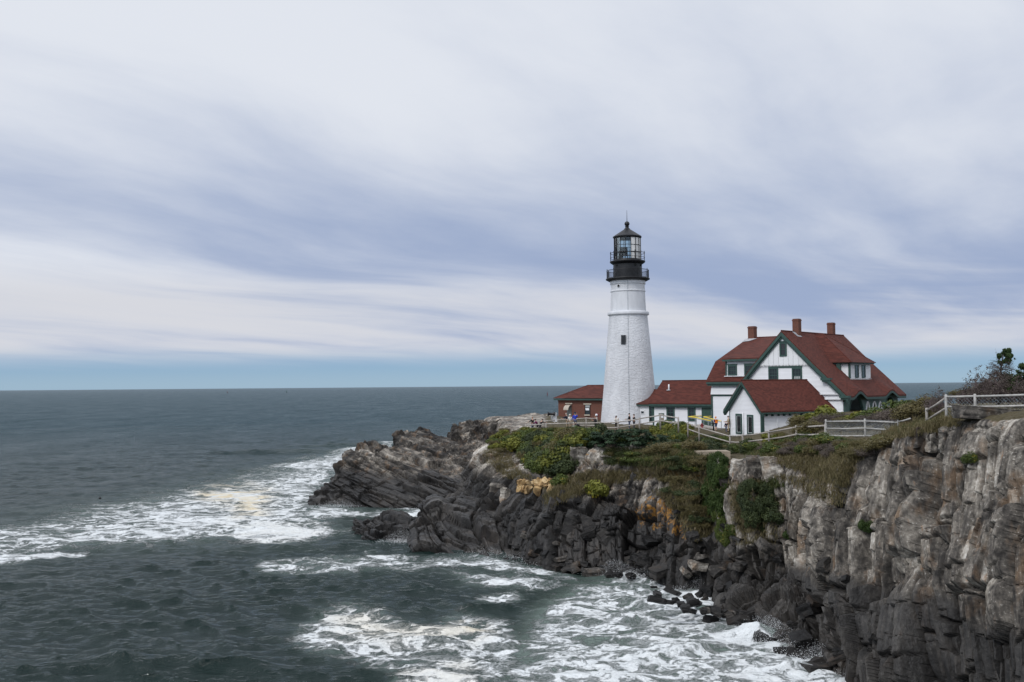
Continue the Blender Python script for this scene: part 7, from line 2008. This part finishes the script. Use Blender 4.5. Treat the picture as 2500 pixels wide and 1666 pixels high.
    for l in legs:
        m_ = MB(); a_ = l[2]; m_.tube([a_ + V(0, -.06, -.045), a_ + V(0, .06, -.05), a_ + V(0, .19, -.06)], [.045 * k, .055 * k, .04 * k], 8)
        me = bpy.data.meshes.new('shoe'); me.from_pydata(m_.v, [], m_.f); link_mesh('shoe', me, o, [M['iron']])
    if extra == 'mask':
        m_ = MB(); m_.sphere(vs_[5] + V(0, .075, -.045), .062 * k, 6, (1, .6, .8)); me = bpy.data.meshes.new('face_mask'); me.from_pydata(m_.v, [], m_.f); link_mesh('face_mask', me, o, [cloth('pale_mask_cloth', (.55, .66, .72))])
    if extra == 'pack':
        m_ = MB(); c_ = sp(hip + .30) - V(0, .17, 0); m_.cbox(c_, .30 * k, .17 * k, .38 * k); me = bpy.data.meshes.new('backpack'); me.from_pydata(m_.v, [], m_.f); b_ = link_mesh('backpack', me, o, [cloth('orange_cloth', (.75, .20, .02))])
        bv = b_.modifiers.new('soft', 'BEVEL'); bv.width = .05 * k; bv.segments = 2
    return o
navy, black, white_c, blue, grey, tan_c, magenta, denim, dgrey, orange, sage = (cloth(n_, c_) for n_, c_ in (
    ('navy_cloth', (.012, .018, .040)), ('black_cloth', (.010, .010, .012)), ('cream_cloth', (.66, .64, .60)), ('blue_cloth', (.012, .045, .42)), ('grey_cloth', (.16, .16, .17)),
    ('tan_cloth', (.36, .28, .19)), ('magenta_cloth', (.12, .012, .07)), ('denim_cloth', (.07, .09, .15)), ('dark_grey_cloth', (.05, .05, .06)), ('orange_knit', (.78, .22, .02)), ('sage_cloth', (.17, .20, .15))))
hb, hd_, hg, hr_ = (cloth(n_, c_) for n_, c_ in (('brown_hair', (.05, .025, .012)), ('dark_hair', (.012, .009, .008)), ('grey_hair', (.30, .27, .24)), ('sandy_hair', (.24, .12, .06))))
def stand(px_, ytop, ybot, Y):
    f_ = P(px_, ybot, Y); t_ = P(px_, ytop, Y); return f_, float(t_[2] - f_[2])
def who(px_, ytop, Y, h, *a, **kw):
    t_ = P(px_, ytop, Y); person((t_[0], t_[1], t_[2] - h), h, *a, **kw)
who(1300, 1018.5, 117.5, 1.72, 40, 'person in a black jacket with reddish hair standing apart at far left', black, denim, hr_, arms=((.5, .5), (.3, .4)))
who(1312, 1022.5, 117.5, 1.62, 100, 'person in a magenta jacket leaning on the rail at the left end', magenta, black, hd_, lean=.35, arms=((.6, .3), (.6, .3)))
who(1318.5, 1022, 116.5, 1.68, -60, 'person in black with dark hair bending over the rail beside the magenta jacket', black, dgrey, hd_, lean=.45, arms=((.7, .3), (.7, .3)))
who(1384, 1009, 118, 1.78, 75, 'person in a navy jacket and tan trousers reaching left to the rail', navy, tan_c, hg, arms=((.7, .1), (.6, .1)), lean=.12)
who(1391.5, 1012.5, 117.5, 1.66, 20, 'person in a white jacket and pale hat beside the navy jacket', white_c, tan_c, hg, hat=white_c, arms=((.15, .2), (.15, .2)))
who(1404, 1007.5, 116.5, 1.86, 170, 'person in a bright blue jacket, dark cap and pale mask raising one hand', blue, denim, hd_, hat=navy, arms=((.75, .9), (.1, .2)), extra='mask')
who(1402.5, 1021.5, 114.5, 1.70, 150, 'seated person in a sage green jacket in front of the blue jacket', sage, dgrey, hb, sit=True, arms=((.3, .4), (.3, .4)))
who(1408, 1021.5, 115, 1.70, 185, 'seated person in black with a pale mask in front of the brick wall', black, black, hd_, sit=True, extra='mask', arms=((.3, .5), (.3, .5)))
who(1416, 1024.5, 114.5, 1.65, 110, 'person in a dark jacket bent far over beside the seated people', dgrey, black, hg, lean=1.0, arms=((.9, .2), (.9, .2)))
who(1454, 1016.5, 114, 1.75, 100, 'person in black looking at a phone in front of the brick wall', black, black, hr_, arms=((.3, .7), (.3, .7)))
who(1504.5, 1015.5, 114.5, 1.62, 185, 'person in a cream jacket with long blowing hair, alone before the tower', white_c, black, hb, arms=((.3, .9), (.3, .9)), longhair=True)
who(1536.5, 1009.5, 112.5, 1.76, 70, 'person in a black vest standing in front of the tower, left of two', black, denim, hd_, arms=((.2, .5), (.2, .5)))
who(1547.5, 1012, 112, 1.70, -80, 'person in a long black coat standing in front of the tower, right of two', black, dgrey, hb, arms=((.3, .5), (.3, .5)))
who(1747.5, 1018.5, 103, 1.44, 15, 'child with an orange hat and orange backpack walking by the ramp', magenta, denim, hb, hat=orange, extra='pack', walk=.7, bare_legs=True, arms=((.1, .2), (.1, .2)))
who(1772.5, 1029, 101.5, 1.12, 30, 'small child in a navy coat walking towards the shed corner', navy, denim, hr_, walk=.6, arms=((.1, .2), (.1, .2)))
who(1778, 1016, 105, 1.62, 90, 'person half hidden behind the corner of the shed', tan_c, tan_c, hb, arms=((.2, .5), (.2, .5)))
